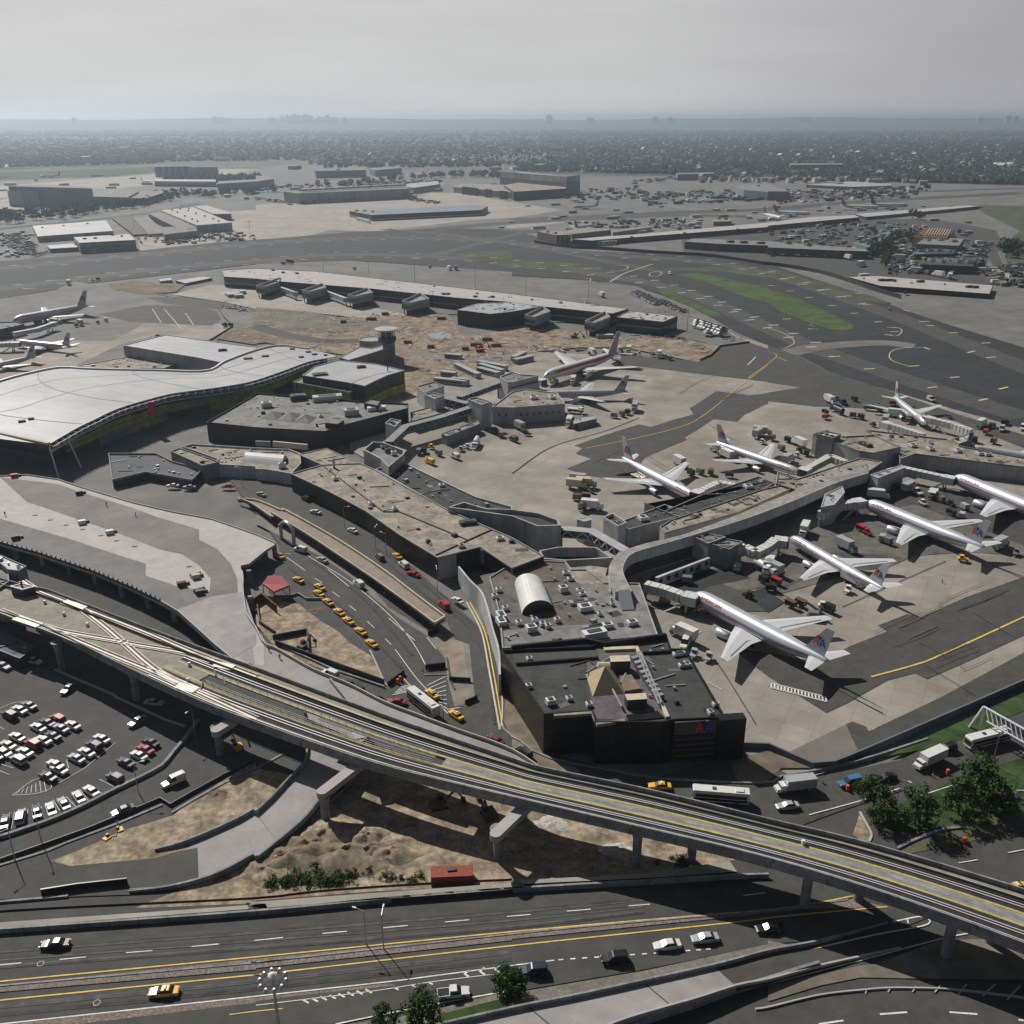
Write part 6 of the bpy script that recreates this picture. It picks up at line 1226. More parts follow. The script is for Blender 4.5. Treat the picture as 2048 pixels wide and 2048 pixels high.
# strewn debris: a litter of blocks and planks nobody could count
db = MB(); rr = random.Random(5)
for (s, n) in (('03:380,640 660,700', 70), ('03:1580,180 1760,300', 50), ('12:400,720 860,1050', 90), ('13:1040,60 1900,280', 120), ('23:180,360 430,480', 60), ('23:560,600 900,700', 60), ('13:1100,800 1350,880', 50), ('03:1000,980 1932,960', 90), ('13:0,700 250,650', 30), ('33:900,600 1300,680', 60), ('33:1350,430 1932,340', 60), ('21:1250,620 1500,730', 120), ('11:1250,760 1600,820', 90), ('11:500,640 900,700', 60), ('21:150,690 560,700', 80), ('11:0,500 150,540', 30), ('01:1000,260 1350,320', 60), ('01:1700,380 1932,430', 60), ('11:380,690 620,760', 60), ('11:300,480 1450,520', 160), ('11:300,560 900,600', 120), ('11:1100,620 1500,660', 140), ('11:1150,700 1900,740', 200), ('11:1500,620 1900,680', 120), ('21:100,600 900,640', 200), ('21:900,610 1300,640', 80), ('11:1120,850 1400,900', 90), ('11:-40,430 800,470', 120), ('11:1000,560 1500,600', 100), ('11:1600,760 1932,800', 90), ('21:0,690 400,720', 90), ('01:1700,560 1932,640', 60), ('11:850,460 1450,455', 90), ('12:60,660 380,760', 60), ('12:300,800 800,1150', 90), ('13:640,60 1000,180', 70), ('23:560,500 900,560', 50), ('21:850,410 1200,440', 30), ('21:1400,540 1680,640', 80), ('12:1480,1330 1650,1430', 30)):
    a, b = px(s)
    for i in range(n):
        t = rr.random(); k = rr.gauss(0, 1) * (14 * Z * 1.0); u = a[0] + (b[0] - a[0]) * t; v = a[1] + (b[1] - a[1]) * t + k * .8
        p = P(u, v); sz = rr.uniform(.3, 1.3) * (1 if v > 1000 else 1.6); db.box((p.x, p.y, sz * .2), (sz * rr.choice((.6, 1, 3)), sz * .6, sz * .5), rr.uniform(0, 3), rr.randrange(4))
tag(db.build('site_debris', [concrete_new, rust, sand_dark, steel_dark]), kind='stuff')
for k, (s, l) in enumerate((('13:1170,690 1230,670 1300,690 1215,770', 0), ('13:1215,790 1330,680 1350,700 1250,830', 1))):
    q = W(s, .5); m_ = tag(MB().prism(q, .1).build('formwork_panel', [M('panel_green', (.09, .12, .1), rough=.8, var=.25, sc=1)]), ('green tarpaulin panel lying on the sand', 'long green panel leaning beside the square one')[k], 'panel')
# excavators
ym = M('machine_yellow', (.6, .36, .04), rough=.5); 
def excavator(s, lab, rz, m=ym, sc=1.0):
    r = empty('excavator', lab, 'excavator', W(s)[0], rz, group='digging machines')
    for sg in (-1, 1): MB().box((0, sg * 1.1, .45), (3.6, .6, .9)).build('track', [rubber], parent=r)
    MB().box((-.3, 0, 1.5), (3, 2.4, 1.2)).build('body', [m], parent=r); c = MB().box((.6, .7, 2.4), (1.3, 1, 1.3)).build('cab', [glass], parent=r)
    MB().tube((1, 0, 1.8), (3.6, 0, 4), .25, 6).build('boom', [m], parent=r); MB().tube((3.6, 0, 4), (5.2, 0, 1.6), .2, 6).build('arm', [m], parent=r); MB().box((5.2, 0, 1.1), (.9, 1, .9)).build('bucket', [steel_dark], parent=r); r.scale = (sc,) * 3
dk = M('machine_dark', (.12, .08, .05), rough=.8)
excavator('13:1380,310', 'dark excavator in the shade below the guideway', .3, dk, 1.1); excavator('13:1760,380', 'small dark loader under the guideway by the sand strip', 2, dk, 1.1); excavator('03:815,550', 'yellow mini loader on the left spoil nearest the stacked timber', 1, sc=.5); excavator('03:910,485', 'yellow mini loader just above the other on the left spoil', 2.2, sc=.5)
excavator('12:360,1040', 'dark machine parked at the hoarding on the road island', 1, dk, .9); excavator('02:1800,1800', 'yellow excavator reaching up beside the shaded guideway pier', 2.2, sc=.8); excavator('11:1690,710', 'orange excavator on the construction dirt by the red containers', .6, cr_, 1.4); excavator('21:470,625', 'grey digger near the gate lounge at the pier', .2, dk, 1.3)
for k, (s, lab) in enumerate((('02:1375,560', 'tangle of barrows and yellow hose on the elevated road'), ('02:1480,500', 'cream site pallet stack on the elevated road'), ('02:1510,620', 'dark stack of formwork on the tip of the elevated road'), ('01:110,1670', 'red topped machine on the elevated road beside the wavy roof'), ('01:600,1800', 'dark skip standing on the elevated road'), ('02:120,207', 'dark crate alone on the left grey lane'), ('02:620,90', 'white tank standing on the pale deck strip'), ('02:830,165', 'second white tank on the pale deck strip, further right'))):
    p = W(s, DZ + .06)[0]; r = empty('site_equipment', lab, 'site equipment', p, .5); mm = [rust, cream, steel_dark, red_paint, steel_dark, wall_black, steel_white, steel_white][k]
    MB().box((0, 0, .8), (2.6, 1.5, 1.4)).build('body', [mm], parent=r); MB().box((1.9, .8, .4), (1, 1, .8), .4).build('crate', [steel_dark], parent=r); MB().tube((-1.4, .4, .2), (-1.2, 1.6, 1.5), .12).build('handle', [steel], parent=r)
    if k in (1, 2): MB().box((.2, 1.9, .7), (3.6, .7, 1.2), .2).build('crate', [mm], parent=r)
# drain slots in the deck
for k, s in enumerate(('02:265,25', '02:380,60', '02:500,98', '02:760,178', '02:880,217', '02:1015,260', '02:1425,412', '02:625,130')):
    p = W(s, DZ + .07)[0]; o = MB().box((0, 0, .06), (1.6, .5, .12)).build('drain_cover', [steel_dark]); o.location = p; o.rotation_euler = (0, 0, .3); tag(o, 'dark slot drain cover in the pale deck strip, %s from the left' % ORD[k], 'drain cover', 'drain covers in the deck')
# ================================================================ AIRCRAFT
silver = M('aircraft_silver', (.58, .61, .65), rough=.32, metal=.45, spec=.5); plane_white = M('aircraft_white', (.62, .62, .61), rough=.3, spec=.5)
wing_m = M('wing_grey', (.52, .53, .54), rough=.4, spec=.5); plane_grey = M('aircraft_grey', (.38, .40, .42), rough=.4, spec=.5); blue_line = M('blue_line', (.03, .05, .16), rough=.4); red_line = M('red_line', (.4, .03, .03), rough=.4)
orange_line = M('orange_line', (.55, .16, .03), rough=.4); tail_dark = M('tail_dark', (.03, .04, .1), rough=.4); tail_red = M('tail_red', (.4, .07, .03), rough=.4); tail_green = M('tail_green', (.07, .3, .25), rough=.4)
def text_mesh(s, size, bold=True):
    c = bpy.data.curves.new('t', 'FONT'); c.body = s; c.size = size; c.resolution_u = 2; c.offset = size * .03 if bold else 0
    o = bpy.data.objects.new('t', c); C.objects.link(o); bpy.context.view_layer.update(); me = bpy.data.meshes.new_from_object(o)
    v = [tuple(x.co) for x in me.vertices]; f = [tuple(p.vertices) for p in me.polygons]; bpy.data.objects.remove(o); bpy.data.curves.remove(c); bpy.data.meshes.remove(me); return v, f
FP = [(0, .02, -.1), (.008, .25, -.12), (.022, .48, -.1), (.045, .72, -.06), (.075, .9, -.02), (.11, .98, 0), (.15, 1, 0), (.62, 1, 0), (.72, .93, .06), (.8, .8, .16), (.87, .62, .28), (.93, .42, .42), (.98, .22, .54), (1, .1, .6)]
def airliner(L, span, r, zc, body, fin_m, stripes, marks=None, engines=1, lab='', emb=False, titles=None, titles_m=None):
    e = empty('airliner', '', 'airplane')
    def fu(t):
        for (a, ra, za), (b, rb, zb) in zip(FP, FP[1:]):
            if t <= b: k = (t - a) / (b - a); return L / 2 - t * L, (ra + (rb - ra) * k) * r, zc + (za + (zb - za) * k) * r
        return -L / 2, .1 * r, zc + .6 * r
    n = 24; mb = MB(); vs = []
    st = [t for t, _, _ in FP]
    for t in st:
        x, rr_, z_ = fu(t); vs += [(x, rr_ * math.cos(2 * math.pi * i / n), z_ + rr_ * math.sin(2 * math.pi * i / n)) for i in range(n)]
    fs = [(j * n + i, (j + 1) * n + i, (j + 1) * n + (i + 1) % n, j * n + (i + 1) % n) for j in range(len(st) - 1) for i in range(n)] + [tuple(range(n)), tuple(range(len(st) * n - 1, len(st) * n - n - 1, -1))]
    mb.add(vs, fs); mb.build('fuselage', [body], parent=e, smooth_=True, fix=True)
    def arc(a0, a1, t0, t1, eps, m, name, steps=26, parent=e):
        for sd_ in (-1, 1):
            b = MB(); A = []; B = []
            for k in range(steps + 1):
                t = t0 + (t1 - t0) * k / steps; x, rr_, z_ = fu(t)
                for lst, a in ((A, a0), (B, a1)): lst.append(Vector((x, sd_ * (rr_ + eps) * math.cos(R(a)), z_ + (rr_ + eps) * math.sin(R(a)))))
            b.strip(A, B); b.build(name, [m], parent=parent)
    for (a0, a1, m, t0, t1) in stripes: arc(a0, a1, t0, t1, .03, m, 'stripe')
    arc(28, 62, .02, .036, .03, glass, 'cockpit_window', 3)
    for sd_ in (-1, 1):
        b = MB(); t = .1
        while t < .86:
            x, rr_, z_ = fu(t); q = []
            for dx, a in ((0, 10), (.28, 10), (.28, 17), (0, 17)): q.append((x - dx, sd_ * (rr_ + .045) * math.cos(R(a)), z_ + (rr_ + .045) * math.sin(R(a))))
            b.add(q, [(0, 1, 2, 3)]); t += .013 if not (.30 < t < .33) else .03
        b.build('window_row', [glass], parent=e)
    h = span / 2; x0 = L * .135; zw = zc - r * .55
    for sd_ in (-1, 1):
        S3 = [(0, x0, L * .225, zw, .55), (h * .33, x0 - h * .33 * .6, L * .15, zw + h * .33 * .09, .38), (h, x0 - h * .66, L * .05, zw + h * .1, .12)]
        b = MB(); vs = []
        for (y, xl, c, z_, th) in S3: vs += [(xl, sd_ * y, z_), (xl - c * .3, sd_ * y, z_ + th), (xl - c, sd_ * y, z_ - .02), (xl - c * .4, sd_ * y, z_ - th)]
        b.add(vs, [(j * 4 + i, (j + 1) * 4 + i, (j + 1) * 4 + (i + 1) % 4, j * 4 + (i + 1) % 4) for j in range(2) for i in range(4)] + [(0, 1, 2, 3), (11, 10, 9, 8)])
        wg = b.build('wing', [plane_white if body is plane_white else wing_m], parent=e, fix=True)
        fl = MB(); fl.add([(x0 - h * .33 * .6 - L * .118, sd_ * h * .2, zw + .42), (x0 - h * .33 * .6 - L * .112, sd_ * h * .33, zw + h * .33 * .09 + .22), (x0 - h * .6 - L * .035, sd_ * h * .86, zw + h * .088 + .12), (x0 - h * .6 - L * .042, sd_ * h * .86, zw + h * .088 + .1), (x0 - h * .33 * .6 - L * .119, sd_ * h * .33, zw + h * .33 * .09 + .2), (x0 - h * .33 * .6 - L * .125, sd_ * h * .2, zw + .4)], [(0, 1, 4, 5), (1, 2, 3, 4)]); fl.build('flap_gap', [steel], parent=wg)
        for k in range(engines):
            ye = h * (.32 + .3 * k) * sd_; xe = x0 - abs(ye) * .6 + L * .055; R_ = r * .52 if engines == 1 else r * .4; ln = L * .1
            g = MB().lathe([(-ln * .5, R_ * .5), (-ln * .2, R_ * .85), (ln * .2, R_), (ln * .45, R_ * .95), (ln * .5, R_ * .86)], (xe, ye, zw - R_ * .95), 18, 'x').build('engine', [body], parent=e, smooth_=True)
            MB().lathe([(ln * .505, R_ * .84), (ln * .51, R_ * .1)], (xe, ye, zw - R_ * .95), 16, 'x').build('intake', [wall_black], parent=g); MB().bar((xe + ln * .2, ye, zw - R_ * .3), (xe - ln * .8, ye, zw - R_ * .05), .35, R_ * .5).build('pylon', [body], parent=g)
        S2 = [(0, -L * .375, L * .105, zc + r * .35, .25), (h * .37, -L * .375 - h * .37 * .62, L * .045, zc + r * .35 + .7, .08)]
        b = MB(); vs = []
        for (y, xl, c, z_, th) in S2: vs += [(xl, sd_ * y, z_), (xl - c * .35, sd_ * y, z_ + th), (xl - c, sd_ * y, z_), (xl - c * .35, sd_ * y, z_ - th)]
        b.add(vs, [(i, 4 + i, 4 + (i + 1) % 4, (i + 1) % 4) for i in range(4)] + [(0, 1, 2, 3), (7, 6, 5, 4)]); b.build('tailplane', [plane_white if body is plane_white else wing_m], parent=e, fix=True)
        b = MB(); gx = -L * .03; b.tube((gx, sd_ * r * 1.2, 1), (gx, sd_ * r * 1.1, zw), .22)
        for dx in (-.7, .7):
            for dy in (-.4, .4): b.tube((gx + dx, sd_ * r * 1.2 + dy - .18, .6), (gx + dx, sd_ * r * 1.2 + dy + .18, .6), .6, 12)
        b.build('main_gear', [rubber], parent=e)
    b = MB(); b.tube((L * .37, 0, .8), (L * .37, 0, zc - r * .8), .18)
    for dy in (-.3, .3): b.tube((L * .37, dy - .15, .45), (L * .37, dy + .15, .45), .45, 12)
    b.build('nose_gear', [rubber], parent=e)
    zt = zc + r * .75; ft = zt + L * .17; fx = [(-L * .315, zt - .2), (-L * .355, zt + 1.0), (-L * .462, ft), (-L * .51, ft), (-L * .465, zt - .2)]
    b = MB(); nf = len(fx); a_ = [Vector((x, .22 if z_ < ft - .1 else .1, z_)) for x, z_ in fx]; c_ = [Vector((x, -.22 if z_ < ft - .1 else -.1, z_)) for x, z_ in fx]
    b.add(a_ + c_, [tuple(range(nf)), tuple(range(2 * nf - 1, nf - 1, -1))] + [(i, i + nf, (i + 1) % nf + nf, (i + 1) % nf) for i in range(nf)]); fin = b.build('fin', [fin_m], parent=e, fix=True)
    if emb:
        for sd_ in (-1, 1):
            em = MB()
            for k, (q, mi) in enumerate(emblem(L * .048)): plate(em, q, Vector((-L * .43, sd_ * (.23 + .012 * k), zt + L * .05)), Vector((-sd_, 0, 0)), Vector((-.12 * 0, 0, 1)), Vector((0, sd_, 0)), .03, mi)
            em.build('emblem', [red_mark, blue_mark, navy_mark], parent=fin, fix=True)
    if titles:
        v, f = text_mesh(titles, r * .66, False); wd = max(p[0] for p in v)
        for sd_ in (-1, 1):
            b = MB(); q = []
            for (x, y, _) in v:
                xx = L * .40 - x if sd_ > 0 else L * .40 - wd + x; a = R(27) + y / r; rr2 = r * 1.045; q.append((xx, sd_ * rr2 * math.cos(a), zc + rr2 * math.sin(a)))
            b.add(q, f); b.build('titles', [titles_m], parent=e)
    return e
AAs = [(2, 8, blue_line, .03, .93), (-2, 2, plane_white, .03, .93), (-8, -2, red_line, .03, .93)]
wide = airliner(54, 45, 2.82, 4.9, silver, plane_grey, AAs, emb=True, titles='AMERICAN', titles_m=red_mark)
narrow = airliner(47.3, 38, 1.95, 4.0, silver, plane_grey, AAs, emb=True, titles='AMERICAN', titles_m=red_mark)
stripey = airliner(50, 42, 2.1, 4.2, plane_white, M('fin_pink', (.42, .36, .38), rough=.4), [(22, 40, red_line, .1, .9), (14, 22, orange_line, .08, .85)])
quad = airliner(62, 56, 2.85, 4.9, plane_white, tail_dark, [(-4, 2, blue_line, .05, .93)], engines=2)
whites = {c: airliner(52, 46, 2.7, 4.8, plane_white, m, [(-5, 0, m, .06, .93)]) for c, m in (('dark', tail_dark), ('red', tail_red), ('green', tail_green), ('pale', plane_grey))}
def place_plane(pr, s, L, zc, lab, grp='airliners on the airport', fixlen=None):
    (a, b), (c, d) = px(s); n_, t_ = P(a, b, zc), P(c, d, zc + .6 * (2.8 if L > 48 else 1.95)); dv = n_ - t_; dv.z = 0; l = fixlen or dv.length; m_ = (n_ + t_) / 2 if not fixlen else n_ - dv.normalized() * fixlen / 2; m_.z = 0
    return put(pr, m_, math.atan2(dv.y, dv.x), lab, grp, sc=l / L)
place_plane(wide, 's:1386,1187 1658,1321', 54, 4.9, 'silver widebody jet nearest the camera, nosed in below the curved corridor')
place_plane(narrow, 's:1580,1074 1769,1178', 47.3, 4, 'slim silver twinjet parked between two bigger silver jets')
place_plane(wide, 's:1730,1004 1970,1093', 54, 4.9, 'silver widebody whose tail shadow reaches the lone apron worker')
place_plane(wide, 's:1906,955 2150,1047', 54, 4.9, 'silver widebody cut off by the right edge under the satellite wall')
place_plane(narrow, 's:1397,1000 1244,917', 47.3, 4, 'silver twinjet pointing at the dark roofed hall on the central apron')
place_plane(narrow, 's:1602,947 1432,884', 47.3, 4, 'silver twinjet nosed into the brown roofed hall')
place_plane(narrow, 's:1853,847 1773,780', 47.3, 4, 'silver jet alone on the taxiway side of the satellite', fixlen=47)
place_plane(narrow, 's:1936,893 2100,915', 47.3, 4, 'silver jet nose showing behind the satellite roof at the right edge', fixlen=44)
place_plane(stripey, 's:1088,757 1237,708', 50, 4.8, 'white jet with red and orange body stripe behind the middle concourse')
place_plane(narrow, 's:1079,790 1256,782', 47.3, 4, 'silver jet half hidden by the slit windowed concourse')
place_plane(wide, 's:25,644 177,613', 54, 4.9, 'silver grey jet nearest the taxiway on the left apron')
place_plane(narrow, 's:30,684 143,692', 47.3, 4, 'white topped jet in the middle of the three on the left apron')
place_plane(narrow, 's:-60,742 57,713', 47.3, 4, 'jet tail at the left edge just above the wavy roof', fixlen=44)
whp = 'distant airliners'
for s, c, lab, fl in (('s:1817,412 1764,410', 'dark', 'far white jet with dark tail nearest the thin cargo building', 66), ('s:1759,416 1695,412', 'red', 'far white jet with red brown tail beside the dark tailed one', 62), ('s:1621,428 1571,424', 'red', 'far white jet, third from the right in the cargo row', 58), ('s:1562,437 1515,425', 'dark', 'far white jet, fourth from the right in the cargo row', 58), ('s:2090,394 2022,384', 'pale', 'white jet entering at the right edge of the far runway', 64), ('s:1374,400 1424,386', 'green', 'far jet with green tail in front of the pale freight halls', 0), ('s:79,352 105,350', 'dark', 'tiny white jet rolling on the far left runway', 50), ('s:300,363 243,356', 'dark', 'far jet parked left of the dark glass terminal', 0), ('s:1190,450 1126,456', 'red', 'white jet with red tail showing behind the brick cargo corner', 48), ('s:1145,413 1186,410', 'pale', 'grey jet on the apron below the pale hangar end wall', 0), ('s:505,352 518,340', 'red', 'far jet with red tail at the edge of the pale apron', 45)):
    place_plane(whites[c], s, 52, 4.8, lab, whp, fl or 47)
delete_tree(quad)
# ---------------------------------------------------------------- jet bridges
bridge_m = M('bridge_white', (.55, .55, .53), rough=.6, var=.06, sc=.6)
def bridge(s, lab, z=6.6, cab=True):
    pts = W(s, z); r = empty('jet_bridge', lab, 'jet bridge', (pts[0].x, pts[0].y, 0), group='jet bridges at the gates')
    for a, b in zip(pts, pts[1:]):
        L_ = (b - a).length; nseg = 2 if L_ > 14 else 1
        for i in range(nseg):
            p, q = a.lerp(b, i / nseg), a.lerp(b, (i + 1) / nseg); dz = Vector((0, 0, -2.9 + .12 * i)); t = kid(MB().bar(p + dz, q + dz, 3.2 - .3 * i, 2.9 - .15 * i), 'tunnel', [bridge_m], r)
            rb = MB()
            for j in range(max(2, int((q - p).length / 2.2))):
                f_ = (j + .5) / max(2, int((q - p).length / 2.2)); c = p.lerp(q, f_) + dz + Vector((0, 0, .05)); d = (q - p).normalized() * .1; rb.bar(c - d, c + d, 3.45 - .3 * i, 2.95 - .15 * i)
            kid(rb, 'ribs', [wall_pale], r)
    e = pts[-1]; d = (pts[-1] - pts[-2]).normalized(); rz = math.atan2(d.y, d.x)
    kid(MB().box((e.x, e.y, z - 1.5), (4.6, 4.4, 3.1), rz), 'cab', [bridge_m], r); kid(MB().box((e.x + d.x * 2.5, e.y + d.y * 2.5, z - 1.5), (.6, 4, 2.9), rz), 'hood', [steel_dark], r)
    p = pts[-2].lerp(e, .75)
    for sg in (-1, 1): kid(MB().box((p.x - d.y * sg * 2, p.y + d.x * sg * 2, (z - 3) / 2), (.5, .5, z - 3)), 'leg', [steel], r)
    kid(MB().tube((p.x - d.y * 2, p.y + d.x * 2, .55), (p.x + d.y * 2, p.y - d.x * 2, .55), .5), 'wheel', [rubber], r)
    a = pts[0]; kid(MB().tube((a.x, a.y, 0), (a.x, a.y, z - 2.8), .6), 'pier', [concrete_side], r)
    kid(MB().tube((e.x - d.x * 3, e.y - d.y * 3 - 2, z - 3), (e.x - d.x * 9, e.y - d.y * 9 - 3.5, .2), .35, 5), 'stair', [steel], r)
bridge('22:1010,530 1150,565 1280,610 1350,625', 'white jet bridge reaching the nearest widebody')
bridge('22:1640,250 1760,250 1840,290 1932,245 32:60,195 100,200', 'kinked white jet bridge serving the slim twinjet')
bridge('31:400,1932 560,1860 690,1840', 'white jet bridge serving the widebody with the worker near its tail')
bridge('31:780,1640 1020,1590 1270,1645 1370,1665', 'long cranked white jet bridge to the jet cut off at the right edge')
bridge('31:590,1545 470,1500 280,1605', 'white jet bridge crossing from the raised satellite block')
bridge('21:1680,1720 1560,1700 1400,1775', 'white jet bridge at the mid apron twinjet beside the dark hall')
bridge('31:1540,1310 1400,1260 1220,1215', 'long ribbed jet bridge to the lone jet on the taxiway side')
bridge('31:1180,1340 1050,1300 900,1255', 'parked jet bridge pointing away on the taxiway side of the satellite')
bridge('01:100,575 270,545 400,500', 'grey jet bridge to the upper jet on the left apron')
bridge('01:-200,650 0,655 120,650', 'white jet bridge meeting the middle jet on the left apron')
bridge('11:1932,880 21:90,900 220,930', 'short gangway at the nose of the striped jet')
bldg('gate_building', 'dark gate building with pale roof at the left edge by the jets', '01:-300,560 0,560 185,520 120,500 -300,520', 7, wall_dark, roof_grey)
# ================================================================ VEHICLES
PAINT = {'white': (.62, .62, .6), 'silver': (.36, .37, .38), 'grey': (.16, .165, .17), 'black': (.012, .012, .014), 'navy': (.02, .028, .06), 'red': (.33, .025, .03), 'yellow': (.72, .42, .04), 'green': (.03, .09, .08), 'blue': (.06, .15, .32), 'cream': (.5, .45, .34), 'brown': (.12, .07, .05), 'maroon': (.16, .02, .03)}
def paint(c): return M('paint_' + c, PAINT[c], rough=.28, spec=.6)
lamp_m = M('lamp_clear', (.7, .7, .66), rough=.2); tail_m = M('lamp_red', (.4, .02, .02), rough=.3)
PR = {}
def wheels(e, xs, y, r=.34, w_=.24):
    for x in xs:
        for sg in (-1, 1):
            wh = MB().tube((x, sg * (y - w_ / 2), r), (x, sg * (y + w_ / 2), r), r, 14).build('wheel', [rubber], parent=e); MB().tube((x, sg * (y + w_ * .45), r), (x, sg * (y + w_ / 2 + .01), r), r * .55, 10).build('rim', [steel], parent=wh)
def loft(secs, mi=0):            # secs: (x, z0, z1, half width bottom, half width top)
    b = MB(); vs = []
    for x, z0, z1, w0, w1 in secs: vs += [(x, -w0, z0), (x, -w0 * 1.0, z0 + (z1 - z0) * .55), (x, -w1, z1), (x, w1, z1), (x, w0, z0 + (z1 - z0) * .55), (x, w0, z0)]
    n = 6; b.add(vs, [(j * n + i, j * n + (i + 1) % n, (j + 1) * n + (i + 1) % n, (j + 1) * n + i) for j in range(len(secs) - 1) for i in range(n)] + [tuple(range(n - 1, -1, -1)), tuple(range((len(secs) - 1) * n, len(secs) * n))], mi); return b
def car(kind, col):
    k = (kind, col)
    if k in PR: return PR[k]
    e = empty({'taxi': 'taxi', 'suv': 'car', 'sedan': 'car'}.get(kind, kind), '', {'sedan': 'car', 'suv': 'car', 'taxi': 'taxi', 'van': 'van', 'pickup': 'pickup', 'bus': 'bus', 'coach': 'bus', 'box_truck': 'truck'}[kind]); m = paint(col)
    if kind in ('sedan', 'taxi'):
        L, w_ = 5.3, .96
        loft([(-L / 2, .35, .78, .8, .72), (-L / 2 + .15, .28, .92, .9, .82), (-1.6, .26, .98, w_, .86), (-.9, .25, .98, w_, .88), (.95, .25, .96, w_, .88), (1.6, .26, .9, w_, .84), (L / 2 - .25, .28, .78, .9, .76), (L / 2, .36, .62, .76, .66)]).build('body', [m], parent=e, fix=True)
        loft([(-1.75, .95, .99, .82, .8), (-1.05, .95, 1.4, .84, .66), (.25, .95, 1.42, .84, .66), (1.15, .94, .98, .82, .78)]).build('window_glass', [glass], parent=e, fix=True)
        loft([(-1.08, 1.385, 1.45, .66, .6), (-.9, 1.4, 1.49, .67, .6), (.1, 1.4, 1.49, .67, .6), (.32, 1.385, 1.44, .66, .6)]).build('roof', [m], parent=e, fix=True)
        wheels(e, (-1.6, 1.65), .84)
        if kind == 'taxi': MB().box((-.35, 0, 1.6), (.35, .9, .2)).build('roof_sign', [lamp_m], parent=e)
        hz2 = .66
    elif kind in ('suv', 'van'):
        L, w_ = (5.0, .98) if kind == 'suv' else (5.6, 1.05); H = 1.85 if kind == 'suv' else 2.15
        loft([(-L / 2, .4, 1.0, .85, .82), (-L / 2 + .1, .32, 1.08, w_, .93), (.9, .3, 1.08, w_, .93), (1.3, .3, 1.05, w_, .9), (L / 2 - .2, .34, .92, .92, .84), (L / 2, .42, .7, .8, .74)]).build('body', [m], parent=e, fix=True)
        loft([(-L / 2 + .06, 1.05, 1.1, .9, .88), (-L / 2 + .3, 1.05, H - .1, .92, .8), (.45, 1.05, H - .1, .92, .8), (1.35, 1.04, 1.08, .9, .86)]).build('window_glass', [glass], parent=e, fix=True)
        loft([(-L / 2 + .22, H - .12, H - .04, .8, .76), (-L / 2 + .5, H - .1, H, .82, .76), (.3, H - .1, H, .82, .76), (.55, H - .13, H - .06, .8, .74)]).build('roof', [m], parent=e, fix=True)
        if kind == 'van': loft([(-L / 2 + .1, 1.06, H - .06, .96, .84), (-.4, 1.06, H - .06, .96, .84)]).build('rear_body', [m], parent=e, fix=True)
        wheels(e, (-1.5, 1.55), .88, .38); hz2 = .8
    elif kind == 'pickup':
        L = 5.7; loft([(-L / 2, .45, 1.0, .95, .93), (.2, .4, 1.02, .98, .95), (1.5, .4, 1.02, .98, .92), (L / 2 - .1, .42, .92, .94, .86), (L / 2, .5, .8, .86, .8)]).build('body', [m], parent=e, fix=True)
        MB().box((-1.75, 0, 1.035), (2.0, 1.55, .06)).build('cargo_bed', [wall_black], parent=e)
        loft([(-.65, 1.0, 1.05, .9, .86), (-.55, 1.0, 1.75, .9, .74), (.6, 1.0, 1.75, .9, .74), (1.4, 1.0, 1.04, .88, .84)]).build('window_glass', [glass], parent=e, fix=True)
        loft([(-.6, 1.73, 1.8, .76, .7), (.65, 1.73, 1.8, .76, .7)]).build('roof', [m], parent=e, fix=True); wheels(e, (-1.8, 1.8), .9, .4); hz2 = .8
    elif kind in ('bus', 'coach'):
        L = 12.6; H = 3.2; stripe = kind == 'coach'
        loft([(-L / 2, .45, H, 1.25, 1.15), (-L / 2 + .1, .4, H, 1.3, 1.18), (L / 2 - .25, .4, H, 1.3, 1.18), (L / 2, .5, H - .25, 1.22, 1.1)]).build('body', [paint('white') if not stripe else paint('white')], parent=e, fix=True)
        for sg in (-1, 1):
            MB().box((0, sg * 1.32, 2.0), (L * .9, .06, .85)).build('window_glass', [glass], parent=e); MB().box((0, sg * 1.325, 1.05), (L * .94, .05, .62)).build('side_panel', [paint('maroon') if stripe else wall_black], parent=e)
        MB().box((L / 2 + .01, 0, 1.9), (.12, 2.1, 1.3)).build('windscreen', [glass], parent=e); MB().box((-L * .33, 0, H + .12), (1.8, 1.5, .24)).build('roof_hatch', [paint('white')], parent=e); MB().box((L * .12, 0, H + .1), (.9, .8, .18)).build('roof_hatch', [steel_dark], parent=e)
        wheels(e, (-L * .27, L * .3), 1.2, .5, .3); hz2 = .8
    elif kind == 'box_truck':
        L = 9.5; loft([(-L / 2, .9, 3.4, 1.25, 1.25), (L / 2 - 2.3, .9, 3.4, 1.25, 1.25)]).build('cargo_box', [m], parent=e, fix=True); MB().box((-1, 0, .75), (L * .8, 1, .3)).build('chassis', [steel_dark], parent=e)
        loft([(L / 2 - 2.15, .5, 2.2, 1.1, 1.0), (L / 2 - 1.1, .5, 2.2, 1.1, .98), (L / 2 - .75, .5, 1.4, 1.08, 1.0), (L / 2, .5, 1.25, 1.0, .92)]).build('cab', [paint('white') if col != 'blue' else m], parent=e, fix=True); MB().box((L / 2 - .9, 0, 1.78), (.12, 1.7, .6)).build('windscreen', [glass], parent=e)
        wheels(e, (-2.8, 3.2), 1.08, .48, .3); hz2 = .8
    for sg in (-1, 1):
        w2 = .62 if kind in ('sedan', 'taxi', 'suv', 'van', 'pickup') else .9
        MB().box((L / 2 + .0, sg * w2, hz2), (.1, .3, .16)).build('headlight', [lamp_m], parent=e); MB().box((-L / 2, sg * w2, hz2 + .1), (.1, .28, .16)).build('tail_light', [tail_m], parent=e)
    PR[k] = e; return e
